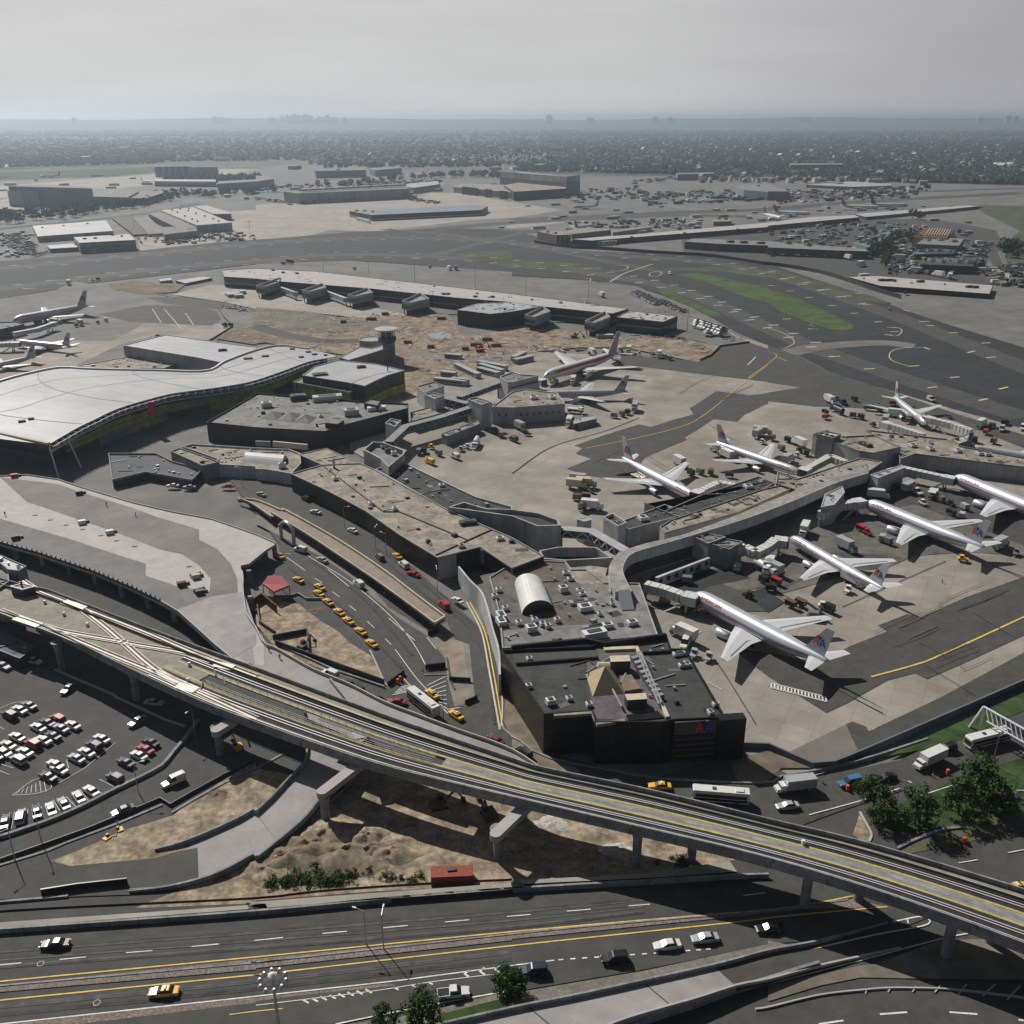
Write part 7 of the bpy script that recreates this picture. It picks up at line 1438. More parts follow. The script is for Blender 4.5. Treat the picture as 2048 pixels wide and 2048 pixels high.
def drive(kind, col, s, d, lab, z=.0, g=None):
    a = px(s)[0]; p = P(a[0], a[1], z + LAY[0]); q = P(a[0] + d[0] * 6, a[1] + d[1] * 6, z + LAY[0]); v = q - p
    return put(car(kind, col), p, math.atan2(v.y, v.x), lab, g)
LAY[0] += .01
TR = 'cars on the roads'
for t in '''sedan black 03:420,1345 -1,.07|black sedan alone on the far left of the upper carriageway
taxi yellow 03:1240,1705 -1,.06|yellow taxi alone on the lower carriageway near the mast
pickup white 13:1490,1715 1,-.1|white pickup with open dark bed beside the bottom trees
suv navy 23:165,1545 -1,.08|dark blue wagon right after the gore chevrons
suv black 23:775,1455 -1,.08|black boxy car beside the dotted white line
sedan white 23:1170,1352 -1,.12|white sedan, bigger of the two pale cars on the middle road
sedan silver 23:1455,1300 -1,.1|silver sedan leading the pale pair on the middle road
sedan black 33:8,1225 -1,.1|black car just inside the guideway shadow on the middle road
taxi yellow 33:1880,915 1,-.25|yellow taxi behind the guideway at the right edge
taxi yellow 23:1115,150 -1,-.02|yellow taxi in the black building's shade above the guideway
bus white 23:1570,245 -1,-.08|white bus behind the guideway just above its parapet
box_truck silver 33:200,165 -1,.12|long grey topped truck in the road behind the guideway
sedan silver 33:145,300 -1,.1|silver sedan below the long grey topped truck
van blue 33:615,125 -1,.2|bright blue van on the road before the lawn trees
sedan black 33:890,85 -1,.3|black car following behind the blue van
box_truck white 32:1215,1900 -1,.45|white box truck climbing the road by the lawn
suv black 32:1350,1800 -1,.3|black car between white truck and red sided bus
coach white 32:1650,1745 -1,.25|white and red bus under the sign gantry
taxi yellow 12:180,340 -1,-.7|yellow taxi furthest up the lower terminal road by the deck corner
taxi yellow 12:320,522 -1,-.55|yellow taxi alone beside the red canopy
taxi yellow 12:482,576 -1,-.7|yellow taxi double parked at the head of the queue
taxi yellow 12:475,625 -1,-.7|yellow taxi leading the queue at the kerb
taxi yellow 12:545,690 -1,-.75|yellow taxi second in the kerb queue
taxi yellow 12:628,766 -1,-.75|yellow taxi third in the kerb queue
taxi yellow 12:697,832 -1,-.75|yellow taxi fourth in the kerb queue
taxi yellow 12:790,912 -1,-.75|yellow taxi fifth in the kerb queue
taxi yellow 12:873,1003 -1,-.75|yellow taxi last in the kerb queue
van white 12:335,295 -1,-.3|white topped maroon van near the arch portal
sedan silver 12:500,370 -1,-.5|silver sedan stopped by the island below the van
van white 12:775,555 -1,-.75|white van alone in the middle of the lower road
sedan white 12:730,148 -1,-.5|white sedan in the hall shade on the upper road
taxi yellow 12:1066,342 -1,-.8|yellow taxi on the upper road by the hall wall
van white 12:1115,410 -1,-.8|white van between taxi and red sedan on the upper road
sedan red 12:1190,477 -1,-.4|red sedan right below the white van on the upper road
suv grey 12:935,350 -1,-.9|grey car on the upper road across from the taxi
van red 12:1418,715 -1,-.9|red van at the end of the raised access ramp
sedan white 12:1520,678 -1,-.6|white sedan by the yellow kerb line near the curved wall
taxi yellow 12:1330,1385 -1,-.8|yellow taxi above the white articulated bus
taxi yellow 12:1510,1545 -1,-.7|yellow taxi below the hatched island tip
coach white 12:1262,1470 -1,-.8|white bus with maroon side turning at the road island
sedan red 12:1062,1445 -1,-.1|red sedan to the left of the turning bus
sedan black 12:915,1425 -1,-.4|dark sedan half hidden behind the ramp parapet left of the red one
sedan black 12:700,1310 -1,-.5|black sedan in the shade behind the small white bus
suv black 12:765,1350 -1,-.6|second dark car in the shade behind the small white bus
van white 12:560,1235 -1,-.4|white van topping the shaded line beside the ramp
sedan maroon 12:1812,1735 -1,-.7|maroon sedan at the bottom of the curving upper road
suv black 22:90,1830 -1,-.7|dark car beside the black block's left wall
sedan white 22:20,1900 -1,-.4|pale sedan half covered by the guideway parapet
sedan white 01:1305,1742 -1,0|white car in the shade below the podium
sedan silver 01:1430,1752 -1,0|silver car next to the white one below the podium
sedan red 01:1720,1748 -1,0|red car in front of the curved white wall
sedan silver 11:40,1805 -1,-.4|silver car under the curved white wall end
suv black 11:375,1840 -1,-.5|black car at the dark hall end by the ramp top
sedan white 12:450,8 -1,-.3|white car on the upper road beside the access ramp start
van white 03:1312,115 -1,.45|white van on the shaded road below the car park
sedan green 03:930,335 -1,.4|green car squeezed by the black hoarding
sedan grey 02:1040,1592 -1,.6|grey car in the guideway shade by the lot barrier
sedan silver 02:1165,1450 1,.1|silver car under the guideway beside its pier
sedan navy 02:520,1345 -1,.8|blue car alone in the shaded upper part of the car park
sedan white 02:260,1135 1,.3|pale car in the dark yard at the left
sedan grey 02:30,1175 1,.5|grey car at the left edge of the dark yard'''.split('\n'):
    a, lab = t.split('|'); kd, cl, s, d = a.split(); drive(kd, cl, s, tuple(map(float, d.split(','))), lab, g=TR if kd not in ('bus', 'coach') else 'buses')
# car park
lot = [('third', '02:75,1545 black;02:150,1505 white;02:222,1472 grey'), ('second', '02:290,1640 white;02:360,1602 navy;02:437,1575 red;02:550,1622 white;02:462,1645 silver;02:402,1702 navy;02:330,1735 white;02:252,1765 red;02:190,1825 white;02:132,1712 white;02:62,1772 cream;02:28,1828 white;02:142,1885 cream;02:-30,1790 silver;02:-40,1860 navy;02:420,1920 white'),
       ('hatched corner', '03:450,25 white;03:365,78 black;02:770,1725 white;02:715,1778 navy;02:655,1828 white;02:580,1873 silver'), ('barrier side', '02:1140,1752 black;02:1100,1805 red;02:1050,1852 white;02:952,1905 navy;03:872,90 navy')]
names = {'third': 'smallest cluster by the curved white line', 'second': 'big cluster at the left of the car park', 'hatched corner': 'cluster nearest the hatched triangle', 'barrier side': 'cluster beside the curved barrier'}
for nm, s in lot:
    for i, t in enumerate(s.split(';')):
        q, c = t.split(); drive('suv' if (i * 7 + len(nm)) % 5 == 0 else 'sedan', c, q, (-1, -.5), '%s car, %s listed along the %s' % (c, ORD[i], names[nm]), g='parked cars in the car park')
for i, (s, c, d) in enumerate((('03:692,188', 'white', (-1, -.75)), ('03:597,235', 'white', (-.7, -1)), ('03:485,285', 'silver', (-.65, -1)), ('03:387,325', 'white', (-.35, -1)), ('03:280,345', 'navy', (-.15, -1)), ('03:160,385', 'silver', (.2, -1)), ('03:42,422', 'green', (.2, -1)))):
    drive('sedan' if i != 5 else 'suv', c, s, d, '%s car parked in the fanned kerbside row, %s from its right end' % (c, ORD[i]), g='parked cars in the car park')
# ---------------------------------------------------------------- apron vehicles
def gear(kind, col='white'):
    k = ('g', kind, col)
    if k in PR: return PR[k]
    e = empty(kind, '', {'baggage_tug': 'tug', 'baggage_cart': 'cart', 'catering_truck': 'truck', 'fuel_truck': 'truck', 'container_loader': 'loader', 'belt_loader': 'loader', 'service_van': 'van', 'container_dolly': 'cart'}[kind]); m = paint(col)
    if kind == 'baggage_tug': loft([(-1.6, .35, 1.0, .85, .8), (.2, .35, 1.0, .85, .8), (.4, .35, .85, .85, .8), (1.6, .4, .75, .75, .7)]).build('body', [m], parent=e, fix=True); MB().box((-.5, 0, 1.75), (1.3, 1.4, .12)).build('roof', [m], parent=e); MB().box((-.5, 0, 1.35), (1.1, 1.2, .7)).build('cab', [glass], parent=e); wheels(e, (-1, 1), .75, .35)
    elif kind == 'baggage_cart': MB().box((0, 0, .55), (3.2, 1.7, .15)).build('bed', [steel_dark], parent=e); MB().box((0, 0, 1.9), (3.3, 1.8, .12)).build('roof', [m], parent=e); MB().box((-1.55, 0, 1.2), (.1, 1.7, 1.3)).build('end_panel', [m], parent=e); MB().box((1.55, 0, 1.2), (.1, 1.7, 1.3)).build('end_panel', [m], parent=e); MB().box((0, 0, .95), (2.6, 1.3, .7)).build('luggage', [brown_m], parent=e); wheels(e, (-1.1, 1.1), .7, .25)
    elif kind == 'container_dolly': MB().box((0, 0, .45), (3.4, 2.1, .18)).build('bed', [steel_dark], parent=e); MB().prism([Vector(q) for q in ((-1.4, -.95, 0), (1.4, -.95, 0), (1.4, .95, 0), (-1.4, .95, 0))], .56, 2.1).build('container', [m], parent=e); wheels(e, (-1.1, 1.1), .8, .22)
    elif kind == 'catering_truck': loft([(-4, 1.0, 3.6, 1.25, 1.25), (2.0, 1.0, 3.6, 1.25, 1.25)]).build('cargo_box', [m], parent=e, fix=True); MB().box((-1, 0, .75), (6, 1, .3)).build('chassis', [steel_dark], parent=e); loft([(2.15, .5, 2.3, 1.1, 1.0), (3.4, .5, 2.2, 1.1, .98), (4, .5, 1.3, 1.05, .95)]).build('cab', [m], parent=e, fix=True); MB().box((3.55, 0, 1.8), (.35, 1.7, .6)).build('windscreen', [glass], parent=e); wheels(e, (-2.4, 3.0), 1.05, .5)
    elif kind == 'fuel_truck': MB().lathe([(-4.6, .6), (-4.3, 1.15), (2.2, 1.15), (2.5, .6)], (0, 0, 1.95), 16, 'x').build('tank', [m], parent=e, smooth_=False); MB().box((-1, 0, .75), (7.4, 1, .3)).build('chassis', [steel_dark], parent=e); loft([(2.8, .5, 2.4, 1.15, 1.0), (4.2, .5, 2.3, 1.15, 1.0), (4.6, .5, 1.3, 1.1, 1.0)]).build('cab', [m], parent=e, fix=True); MB().box((4.25, 0, 1.8), (.35, 1.7, .6)).build('windscreen', [glass], parent=e); wheels(e, (-3.4, -2.2, 3.6), 1.05, .5)
    elif kind == 'container_loader': MB().box((-1.5, 0, 1.9), (5, 2.8, .25)).build('platform', [m], parent=e); MB().box((2.6, 0, 2.6), (2, 3.0, .25)).build('platform', [m], parent=e); MB().box((0, 0, .8), (7.5, 1.6, .5)).build('chassis', [steel_dark], parent=e); MB().tube((-2, 1, .8), (1, 1, 1.9), .12).build('lift_arm', [steel], parent=e); MB().box((2.8, 1.7, 2.2), (1.2, .8, 1.8)).build('cab', [glass], parent=e); wheels(e, (-2.8, 2.8), 1.0, .45)
    elif kind == 'belt_loader': MB().box((0, 0, .7), (4, 1.7, .5)).build('chassis', [m], parent=e); MB().bar((-3, 0, .9), (4, 0, 2.6), .9, .2).build('belt', [rubber], parent=e); MB().box((1, -.75, 1.3), (1, .5, .9)).build('cab', [m], parent=e); wheels(e, (-1.3, 1.3), .8, .38)
    else: return car('van', col)
    PR[k] = e; return e
brown_m = M('luggage', (.1, .06, .05), var=.4, sc=2)
rg_ = random.Random(21)
cnt = {}
def park(kind, col, s, d, where):
    a = px(s)[0]; p = P(a[0], a[1], LAY[0]); q = P(a[0] + d[0] * 4, a[1] + d[1] * 4, LAY[0]); v = q - p; nm = kind.replace('_', ' '); key = (col, nm, where); cnt[key] = cnt.get(key, 0) + 1
    lab = '%s %s %s' % (col, nm, where) + (', the %s one' % ORD[cnt[key] - 1] if cnt[key] > 1 else '')
    cov.setdefault(where, []).append((col, nm)); return put(gear(kind, col), p, math.atan2(v.y, v.x), lab, 'service vehicles on the aprons', sc=1.12)
cov = {}
K = {'t': 'baggage_tug', 'c': 'baggage_cart', 'd': 'container_dolly', 'k': 'catering_truck', 'f': 'fuel_truck', 'l': 'container_loader', 'b': 'belt_loader', 'v': 'service_van'}
CC = {'w': 'white', 'y': 'yellow', 's': 'silver', 'g': 'grey', 'b': 'black', 'r': 'red', 'n': 'navy', 'e': 'green', 'c': 'cream', 'o': 'brown'}
spec = '''beside the nearest widebody's wing|22:1290,945,kw 22:1305,1005,vw 22:1370,1085,ts 22:1400,735,by 22:1300,720,lc 22:1780,640,tb 22:1480,1110,ts 32:420,720,tw 32:380,790,bb 32:340,800,dg 22:1150,690,do 32:460,745,db
by the slim twinjet and its neighbour|22:1910,450,fw 22:1900,530,db 22:1400,450,tg 22:1320,530,dg 22:1700,440,ds 32:60,540,cr 32:20,450,ks 32:245,705,co 32:170,712,co 32:640,540,kw 32:600,600,tw 22:1930,440,kw 32:20,590,cb
in the shade between corridor and parked jets|32:270,165,kw 32:590,285,ks 31:1060,1770,ks 31:830,1830,kw 31:1240,1815,lw 31:1170,1875,tw 31:960,1760,db 31:1380,1880,tb 31:1300,1850,dg 31:1120,1790,vw 31:1480,1910,ds
under the tail of the widebody by the worker|32:750,165,tr 32:860,215,ds 32:900,235,dg 32:1470,365,ty 32:1750,265,ks 32:1870,320,tg 32:1460,45,ds 32:1380,20,cb 32:700,140,cr
around the lone jet past the satellite|31:470,1110,kw 31:430,1070,tw 31:510,1080,tg 31:570,1115,vb 31:650,1090,db 31:520,1180,fn 31:640,1215,db 31:700,1225,db 31:1230,1090,vs 31:780,1160,lg 31:850,1170,dg 31:970,1210,kw 31:880,1265,ks 31:790,1280,tb 31:430,1225,cr 31:430,1190,cb 31:940,1120,cr 31:1060,1245,fg 31:1370,1220,tg 31:1610,1285,kw 31:1640,1340,cr 31:1690,1290,dg 31:1765,1315,vs 31:1790,1265,vb 31:1560,1400,do 31:1920,1305,vw 31:1700,1410,do
by the mid apron twinjet|21:1270,1580,kw 21:1350,1650,db 21:1420,1640,dg 21:1500,1645,do 21:960,1700,lc 21:1130,1900,tw 21:1490,1780,dg 21:515,1710,ks 21:560,1740,kc 21:490,1750,kc 21:590,1775,tg 21:490,1835,do 21:560,1825,co 21:565,1900,fg 21:605,1910,kw 21:1640,1665,cb 22:1170,30,tw
between the middle twinjet and the raised block|21:1550,1480,ks 21:1610,1520,kw 21:1680,1530,dg 21:1860,1360,ks 21:1890,1410,tw 21:1890,1345,kc 31:30,1385,do 31:150,1400,db 31:190,1410,dg 31:230,1430,kw 31:240,1475,tb 31:210,1510,tw 31:290,1500,db 31:150,1555,ks 31:100,1460,dg
around the slit windowed concourse|21:65,1310,ks 21:120,1350,tb 21:10,1390,vn 21:430,1275,kw 21:470,1300,db 21:770,1215,dg 21:830,1205,do 21:870,1190,db 21:925,1165,ks 21:480,1180,lw 11:1660,1430,fw 11:1590,1445,tw 11:1500,1520,vw 11:1310,1560,vy 11:1330,1450,ty 11:1380,1500,dg 11:1270,1480,db 11:1230,1490,dg 11:1850,1360,dg 11:1800,1330,db 11:1550,1465,ts
behind the striped jet's tail|21:610,745,kw 21:590,740,tb 21:700,730,dw 21:810,730,ks 21:880,725,kw 21:955,740,tw 21:1060,750,dg 21:1110,760,kw 21:1150,765,ds 21:1190,780,dg 21:790,800,lg 21:370,800,tb 21:460,960,kw 21:290,950,ts 21:240,970,vw 21:330,960,dg
on the left apron by the three jets|01:420,505,fw 01:370,520,tb 01:610,520,kw 01:575,530,do 01:740,505,tg 01:800,490,dw 01:400,690,tw 01:300,510,dg 01:520,215,kw 01:700,190,tb 01:740,180,db 01:270,510,vb 01:1700,525,vb 01:1740,525,vb
on the taxiway edge beyond the remote pier|11:210,62,vb 11:260,55,kb 11:745,98,vs 11:1310,85,vg 11:1460,105,kw 11:1510,105,kg 21:675,305,kw 21:1195,135,vw 31:1040,285,vb 31:330,540,tw 31:915,405,tw'''
for ln in spec.split('\n'):
    where, q = ln.split('|')
    for t in q.split():
        h_, xy = t.split(':'); x, y, kc = xy.split(','); park(K[kc[0]], CC[kc[1]], '%s:%s,%s' % (h_, x, y), rg_.choice(((1, .5), (-1, -.45), (1, -.5), (-.5, 1), (1, .1))), where)
# equipment rows at the pier end: one label each by side
def small_car(col):
    k = ('small', col)
    if k in PR: return PR[k]
    b = loft([(-2.4, .3, .95, .9, .85), (1.3, .3, .95, .9, .85), (2.4, .35, .7, .85, .75)]); v0 = len(b.v)
    b.add([tuple(v) for v in loft([(-1.9, .95, .99, .85, .8), (-1.2, .95, 1.5, .85, .68), (.4, .95, 1.5, .85, .68), (1.3, .94, .98, .84, .78)]).v], [f for f in loft([(-1.9, .95, .99, .85, .8), (-1.2, .95, 1.5, .85, .68), (.4, .95, 1.5, .85, .68), (1.3, .94, .98, .84, .78)]).f], 1)
    o = b.build('parked_car', [paint(col), glass], fix=True); tag(o, '', 'car'); PR[k] = o; return o
def rows(s, rws, cols, lab, grp, cl, ang=None, sc=1.3, jit=1.0, keep=1.0):
    a, b, c = W(s, LAY[0]); rr = random.Random(len(lab)); v = b - a
    for i in range(rws):
        for j in range(cols):
            if rr.random() > keep: continue
            p = a + v * ((j + .5) / cols) + (c - a) * ((i + .5) / max(1, rws)); p += Vector((rr.uniform(-jit, jit), rr.uniform(-jit, jit), 0)); put(small_car(rr.choice(cl)), p, math.atan2(v.y, v.x) + (1.57 if ang is None else ang), lab, grp, sc=sc)
rows('21:905,285 1090,375 950,265', 3, 13, 'small pale service vehicle parked in the rows off the pier end', 'service vehicles parked at the pier end', ('white', 'silver', 'white', 'grey'))
rows('21:1110,345 1290,430 1130,335', 2, 10, 'yellow and dark tug parked in the rank along the taxiway fence', 'yellow tugs at the pier end', ('yellow', 'yellow', 'brown'))
rows('21:1390,540 1600,610 1400,490', 3, 8, 'white cabin or truck in the yard at the taxiway corner', 'trucks in the taxiway corner yard', ('white', 'silver', 'grey'), sc=1.8)
LC = ('white', 'white', 'silver', 'grey', 'black', 'navy', 'cream', 'red')
fl_ = 'car in the crowded far car parks, too small to tell apart'; fg = 'cars in the far car parks'
rows('0f:20,1030 260,1190 130,1010', 4, 12, fl_, fg, LC, sc=1.7, keep=.8)
rows('0f:1060,1085 1800,1055 1040,1030', 3, 26, fl_, fg, LC, sc=1.6, keep=.6, jit=6)
rows('1f:10,760 320,800 0,735', 2, 14, fl_, fg, LC, sc=2, keep=.7, jit=8)
rows('2f:1060,940 1350,970 1080,915', 3, 10, fl_, fg, LC, sc=1.8, keep=.7, jit=6)
rows('3f:0,1190 480,1200 0,1150', 1, 14, fl_, fg, LC, sc=2, keep=.8, jit=4)
rows('3f:400,1100 560,1000 340,1080', 2, 10, fl_, fg, LC, sc=2, keep=.8, jit=4)
rows('3f:860,1110 960,1010 820,1100', 2, 8, fl_, fg, LC, sc=2, keep=.8, jit=3)
rows('3f:930,1270 1200,1320 960,1240', 2, 9, fl_, fg, LC, sc=2.2, keep=.8, jit=4)
rows('3f:1560,1180 1640,1080 1610,1190', 2, 8, fl_, fg, LC, sc=2, keep=.8, jit=3)
rows('3f:180,760 560,740 160,700', 3, 12, fl_, fg, LC, sc=2.6, keep=.6, jit=10)
rows('2f:900,640 1250,600 880,620', 2, 10, fl_, fg, LC, sc=3, keep=.6, jit=14)
for i, s in enumerate(('3f:1280,1330', '3f:1100,1300', '3f:600,1200', '3f:700,1250', '3f:1370,1345', '3f:1120,1190', '3f:980,1200', '3f:730,1350')): 
    a = px(s)[0]; put(car('box_truck', 'white'), P(a[0], a[1], LAY[0]), rg_.uniform(0, 3), 'white truck standing in the freight yards north of the taxiway', 'trucks in the freight yards', sc=1.5)
for pr in [p for k, p in PR.items() if p.name not in put.__defaults__[1]]: delete_tree(pr)
# ---------------------------------------------------------------- people seen as tiny figures
def person(lab, s, top, leg, z=0, rz=0, g='workers'):
    me = bpy.data.meshes.new('person'); bmx = bmesh.new()
    J = [(0, 0, .95), (0, 0, 1.25), (0, 0, 1.48), (0, 0, 1.6), (0, .02, 1.74), (.0, .21, 1.42), (.06, .27, 1.15), (.16, .26, .95), (0, -.21, 1.42), (.0, -.28, 1.15), (.1, -.3, .93), (.02, .1, .9), (.1, .11, .5), (.02, .12, .08), (.12, .12, .04), (0, -.1, .9), (-.08, -.11, .5), (-.16, -.12, .08), (-.06, -.12, .04)]
    Eg = [(0, 1), (1, 2), (2, 3), (3, 4), (2, 5), (5, 6), (6, 7), (2, 8), (8, 9), (9, 10), (0, 11), (11, 12), (12, 13), (13, 14), (0, 15), (15, 16), (16, 17), (17, 18)]
    rd_ = [.15, .15, .17, .065, .11, .075, .055, .045, .075, .055, .045, .11, .08, .055, .05, .11, .08, .055, .05]
    me.from_pydata(J, Eg, []); bmx.free(); o = bpy.data.objects.new('person', me); C.objects.link(o)
    md = o.modifiers.new('skin', 'SKIN'); sv = me.skin_vertices[0].data
    for i, r_ in enumerate(rd_): sv[i].radius = (r_, r_)
    sv[0].use_root = True; ms = o.modifiers.new('sub', 'SUBSURF'); ms.levels = 1; ms.render_levels = 1
    bpy.context.view_layer.update(); dg = bpy.context.evaluated_depsgraph_get(); m2 = bpy.data.meshes.new_from_object(o.evaluated_get(dg)); o.modifiers.clear(); o.data = m2
    m2.materials.clear()
    for m in (M('skin', (.3, .18, .12)), top, leg): m2.materials.append(m)
    for p in m2.polygons: h_ = p.center.z; p.material_index = 0 if h_ > 1.52 else 1 if h_ > .93 else 2
    p = W(s, z)[0]; o.location = p; o.rotation_euler = (0, 0, rz); o.scale = (1.1,) * 3; tag(o, lab, 'person', g); return o
org = M('vest_orange', (.6, .12, .03)); jean = M('trousers_dark', (.03, .035, .06)); shirt = M('shirt_pale', (.5, .5, .48)); dkc = M('coat_dark', (.03, .03, .035))
for i, (s, t, l, z_, lab) in enumerate((('32:1312,545', dkc, jean, 0, 'lone worker in dark clothes standing on the open apron'), ('12:970,640', shirt, jean, 0, 'person on the island edge beside the ramp'), ('12:400,260', dkc, jean, 0, 'person waiting under the access ramp by the arch'), ('12:430,265', shirt, dkc, 0, 'second person waiting under the access ramp'), ('12:480,320', dkc, dkc, 0, 'person standing beside the silver sedan'), ('12:520,325', dkc, jean, 0, 'person beside the silver sedan, further right'), ('12:1255,1215', org, jean, 0, 'person in orange at the hatched island hoarding'), ('33:935,190', org, jean, 0, 'worker in orange vest by the kerb near the trees'), ('33:1030,205', org, jean, 0, 'worker in orange vest between the two road trees'), ('33:1240,90', org, dkc, 0, 'worker in orange vest at the roadside further right'), ('33:1485,575', org, dkc, 0, 'worker in orange by the sand patch near the kerb'), ('33:410,135', org, jean, 0, 'worker in orange between grey truck and blue van'), ('33:930,285', org, dkc, 0, 'worker in orange below the street lamp'), ('02:800,1890'.replace('02:800,1890', '01:805,1890'), dkc, jean, DZ, 'person walking on the elevated road near its far edge'), ('02:40,30', dkc, jean, DZ, 'person on the left part of the elevated road'), ('02:1025,35', dkc, jean, DZ, 'person on the upper part of the elevated road'), ('12:180,1115', org, dkc, 5.6, 'red jacketed person on the ramp near the parapet'), ('12:100,1060', dkc, jean, 5.6, 'person in dark on the ramp near the parapet'))):
    person(lab, s, t, l, z_, i * 1.1)
# cones / barrels
brl = MB().lathe([(0, .35), (.9, .28), (.95, .2)], (0, 0, 0), 10).build('traffic_barrel', [M('barrel_orange', (.7, .13, .03), rough=.6)]); tag(brl, '', 'traffic barrel')
for i, s in enumerate(('33:925,280', '33:1860,350'.replace('1860,350', '1480,560'), '33:1355,45', '33:600,165', '32:1932,1850', '13:150,700', '12:1070,1290', '12:1090,1270')): put(brl, W(s, LAY[0])[0], 0, 'orange traffic barrel, ' + ('by the street lamp on the verge', 'at the sand patch', 'along the upper kerb', 'beside the blue van', 'at the right edge by the road', 'on the spoil bank', 'at the road island tip', 'just above the island tip')[i], 'traffic barrels', sc=1.4)
bd = empty('billboard', 'small white sign panel standing on the lawn at the right edge', 'sign', W('33:1900,270')[0]); MB().box((0, 0, 3), (3, .2, 1.6)).build('panel', [white_paint], parent=bd); MB().tube((-1, 0, 0), (-1, 0, 2.3), .12).build('post', [steel], parent=bd); MB().tube((1, 0, 0), (1, 0, 2.3), .12).build('post', [steel], parent=bd)
# ================================================================ TREES
def leafball(b, c, r, n, rr, size, flat=.8):
    for _ in range(n):
        d = Vector((rr.gauss(0, 1), rr.gauss(0, 1), rr.gauss(0, 1))).normalized(); p = Vector(c) + Vector((d.x * r, d.y * r, d.z * r * flat)) * rr.uniform(.55, 1.05)
        nrm = (d + Vector((rr.uniform(-.7, .7), rr.uniform(-.7, .7), rr.uniform(-.3, .9)))).normalized(); u = nrm.orthogonal().normalized(); v = nrm.cross(u); s = size * rr.uniform(.6, 1.3); a = rr.uniform(0, 6.28); u2 = u * math.cos(a) + v * math.sin(a); v2 = nrm.cross(u2)
        b.add([p - u2 * s, p - v2 * s * .5, p + u2 * s, p + v2 * s * .5], [(0, 1, 2, 3)], rr.randrange(2))
leafs = [M('leaf_a', (.022, .05, .013), rough=.9, var=.35, sc=.8), M('leaf_b', (.045, .082, .02), rough=.9, var=.35, sc=.8)]
def tree_proto(seed, h, r, clumps, n, size, th, mats=leafs):
    rr = random.Random(seed); e = empty('tree', '', 'tree'); t = MB(); t.tube((0, 0, -.2), (.1, 0, h * .35), .28 * th, 8, .2 * th); t.tube((.1, 0, h * .35), (0, .1, h * .75), .2 * th, 7, .06 * th)
    b = MB(); cs = []
    for i in range(clumps):
        a = rr.uniform(0, 6.28); q = rr.random() ** .5; z_ = rr.uniform(.34, .95); k = math.sin(min(1, (z_ - .2) / .8) * math.pi) ** .6; p = Vector((math.cos(a) * r * q * k, math.sin(a) * r * q * k, h * z_)); cs.append(p)
        leafball(b, p, r * rr.uniform(.26, .42), n, rr, size)
        if i % 3 == 0: t.tube((.05, 0, h * rr.uniform(.3, .5)), p, .09 * th, 5, .03 * th)
    t.build('trunk', [bark], parent=e); b.build('crown', mats, parent=e); return e
near_t = [tree_proto(s, 9, 4.2, 34, 60, .34, 1) for s in (1, 2, 3)]
TG = 'roadside trees'
for i, (s, k, sc, lab) in enumerate((('33:790,330', 0, 1.15, 'leafy road tree left of the street lamp, behind the guideway'), ('33:1100,450', 1, 1.25, 'leafy road tree right of the street lamp'), ('33:1550,250', 2, 1.35, 'tall tree in the middle of the lawn clump'), ('33:1430,370', 0, 1.2, 'tree at the front left of the lawn clump'), ('33:1700,360', 1, 1.2, 'tree at the front right of the lawn clump'), ('33:1590,120', 2, 1.0, 'tree at the back of the lawn clump'), ('33:830,460', 2, .8, 'low bushy tree in front of the left road tree'), ('13:975,2010', 0, .75, 'small dark tree cut by the bottom edge'), ('13:1255,1960', 1, 1.0, 'round dark tree standing at the bottom edge under the pickup'), ('13:1900,1735', 2, .85, 'dark tree at the guard rail after the pickup'), ('23:0,1760', 0, .8, 'dark tree beside the overpass ramp parapet'))):
    put(near_t[k], W(s)[0], i * 1.7, lab, TG, sc=sc * .88)
bush = [tree_proto(s, 2.6, 1.9, 12, 40, .2, .4, [M('leaf_bush', (.06, .1, .02), rough=.9, var=.4, sc=1), leafs[0]]) for s in (7, 8)]
for b_ in bush: b_.name = 'bush'; b_['category'] = 'bush'
rb = random.Random(2)
for i in range(86):
    if i < 74: u = min(940, max(120, rb.gauss(440, 190))); v = 905 - abs(rb.gauss(0, 75)); t_ = '13'
    elif i < 80: u, v, t_ = rb.uniform(980, 1250), rb.uniform(820, 880), '13'
    else: u, v, t_ = rb.uniform(1050, 1400), rb.uniform(690, 760), '23'
    put(bush[i % 2], W('%s:%f,%f' % (t_, u, v))[0], rb.uniform(0, 6), 'green weed bush growing on the spoil bank above the highway', 'bushes on the spoil bank', sc=rb.uniform(.3, .9))
far_t = [tree_proto(s, 11, 5.5, 16, 14, 1.15, 1.4) for s in (11, 12, 13)]
FL = 'dark green tree in the belt between the hangars and warehouses'
def belt(s, n, w_, lab, grp, smin=.8, smax=1.4):
    pts = resample(W(s), n)
    for p in pts: put(rb.choice(far_t), p + Vector((rb.uniform(-w_, w_), rb.uniform(-w_, w_), 0)), rb.uniform(0, 6), lab, grp, sc=rb.uniform(smin, smax))
belt('0f:-20,940 400,900 800,840 1000,810 1250,760', 60, 18, FL, 'trees along the hangar road')
belt('0f:0,900 300,870 700,830', 24, 14, FL, 'trees along the hangar road')
belt('0f:1230,720 1600,735 1932,705 1f:150,690', 44, 22, 'dark tree in the planted strip before the old terminal', 'trees before the old terminal')
belt('1f:540,650 700,650 850,625 1000,610 1300,590', 40, 25, 'dark tree in the row behind the sawtooth hangars', 'trees behind the sawtooth hangars')
belt('1f:1340,590 1600,580 1850,590', 30, 25, 'dark tree in the grove left of the tall pale hangar', 'trees left of the pale hangar', 1, 1.7)
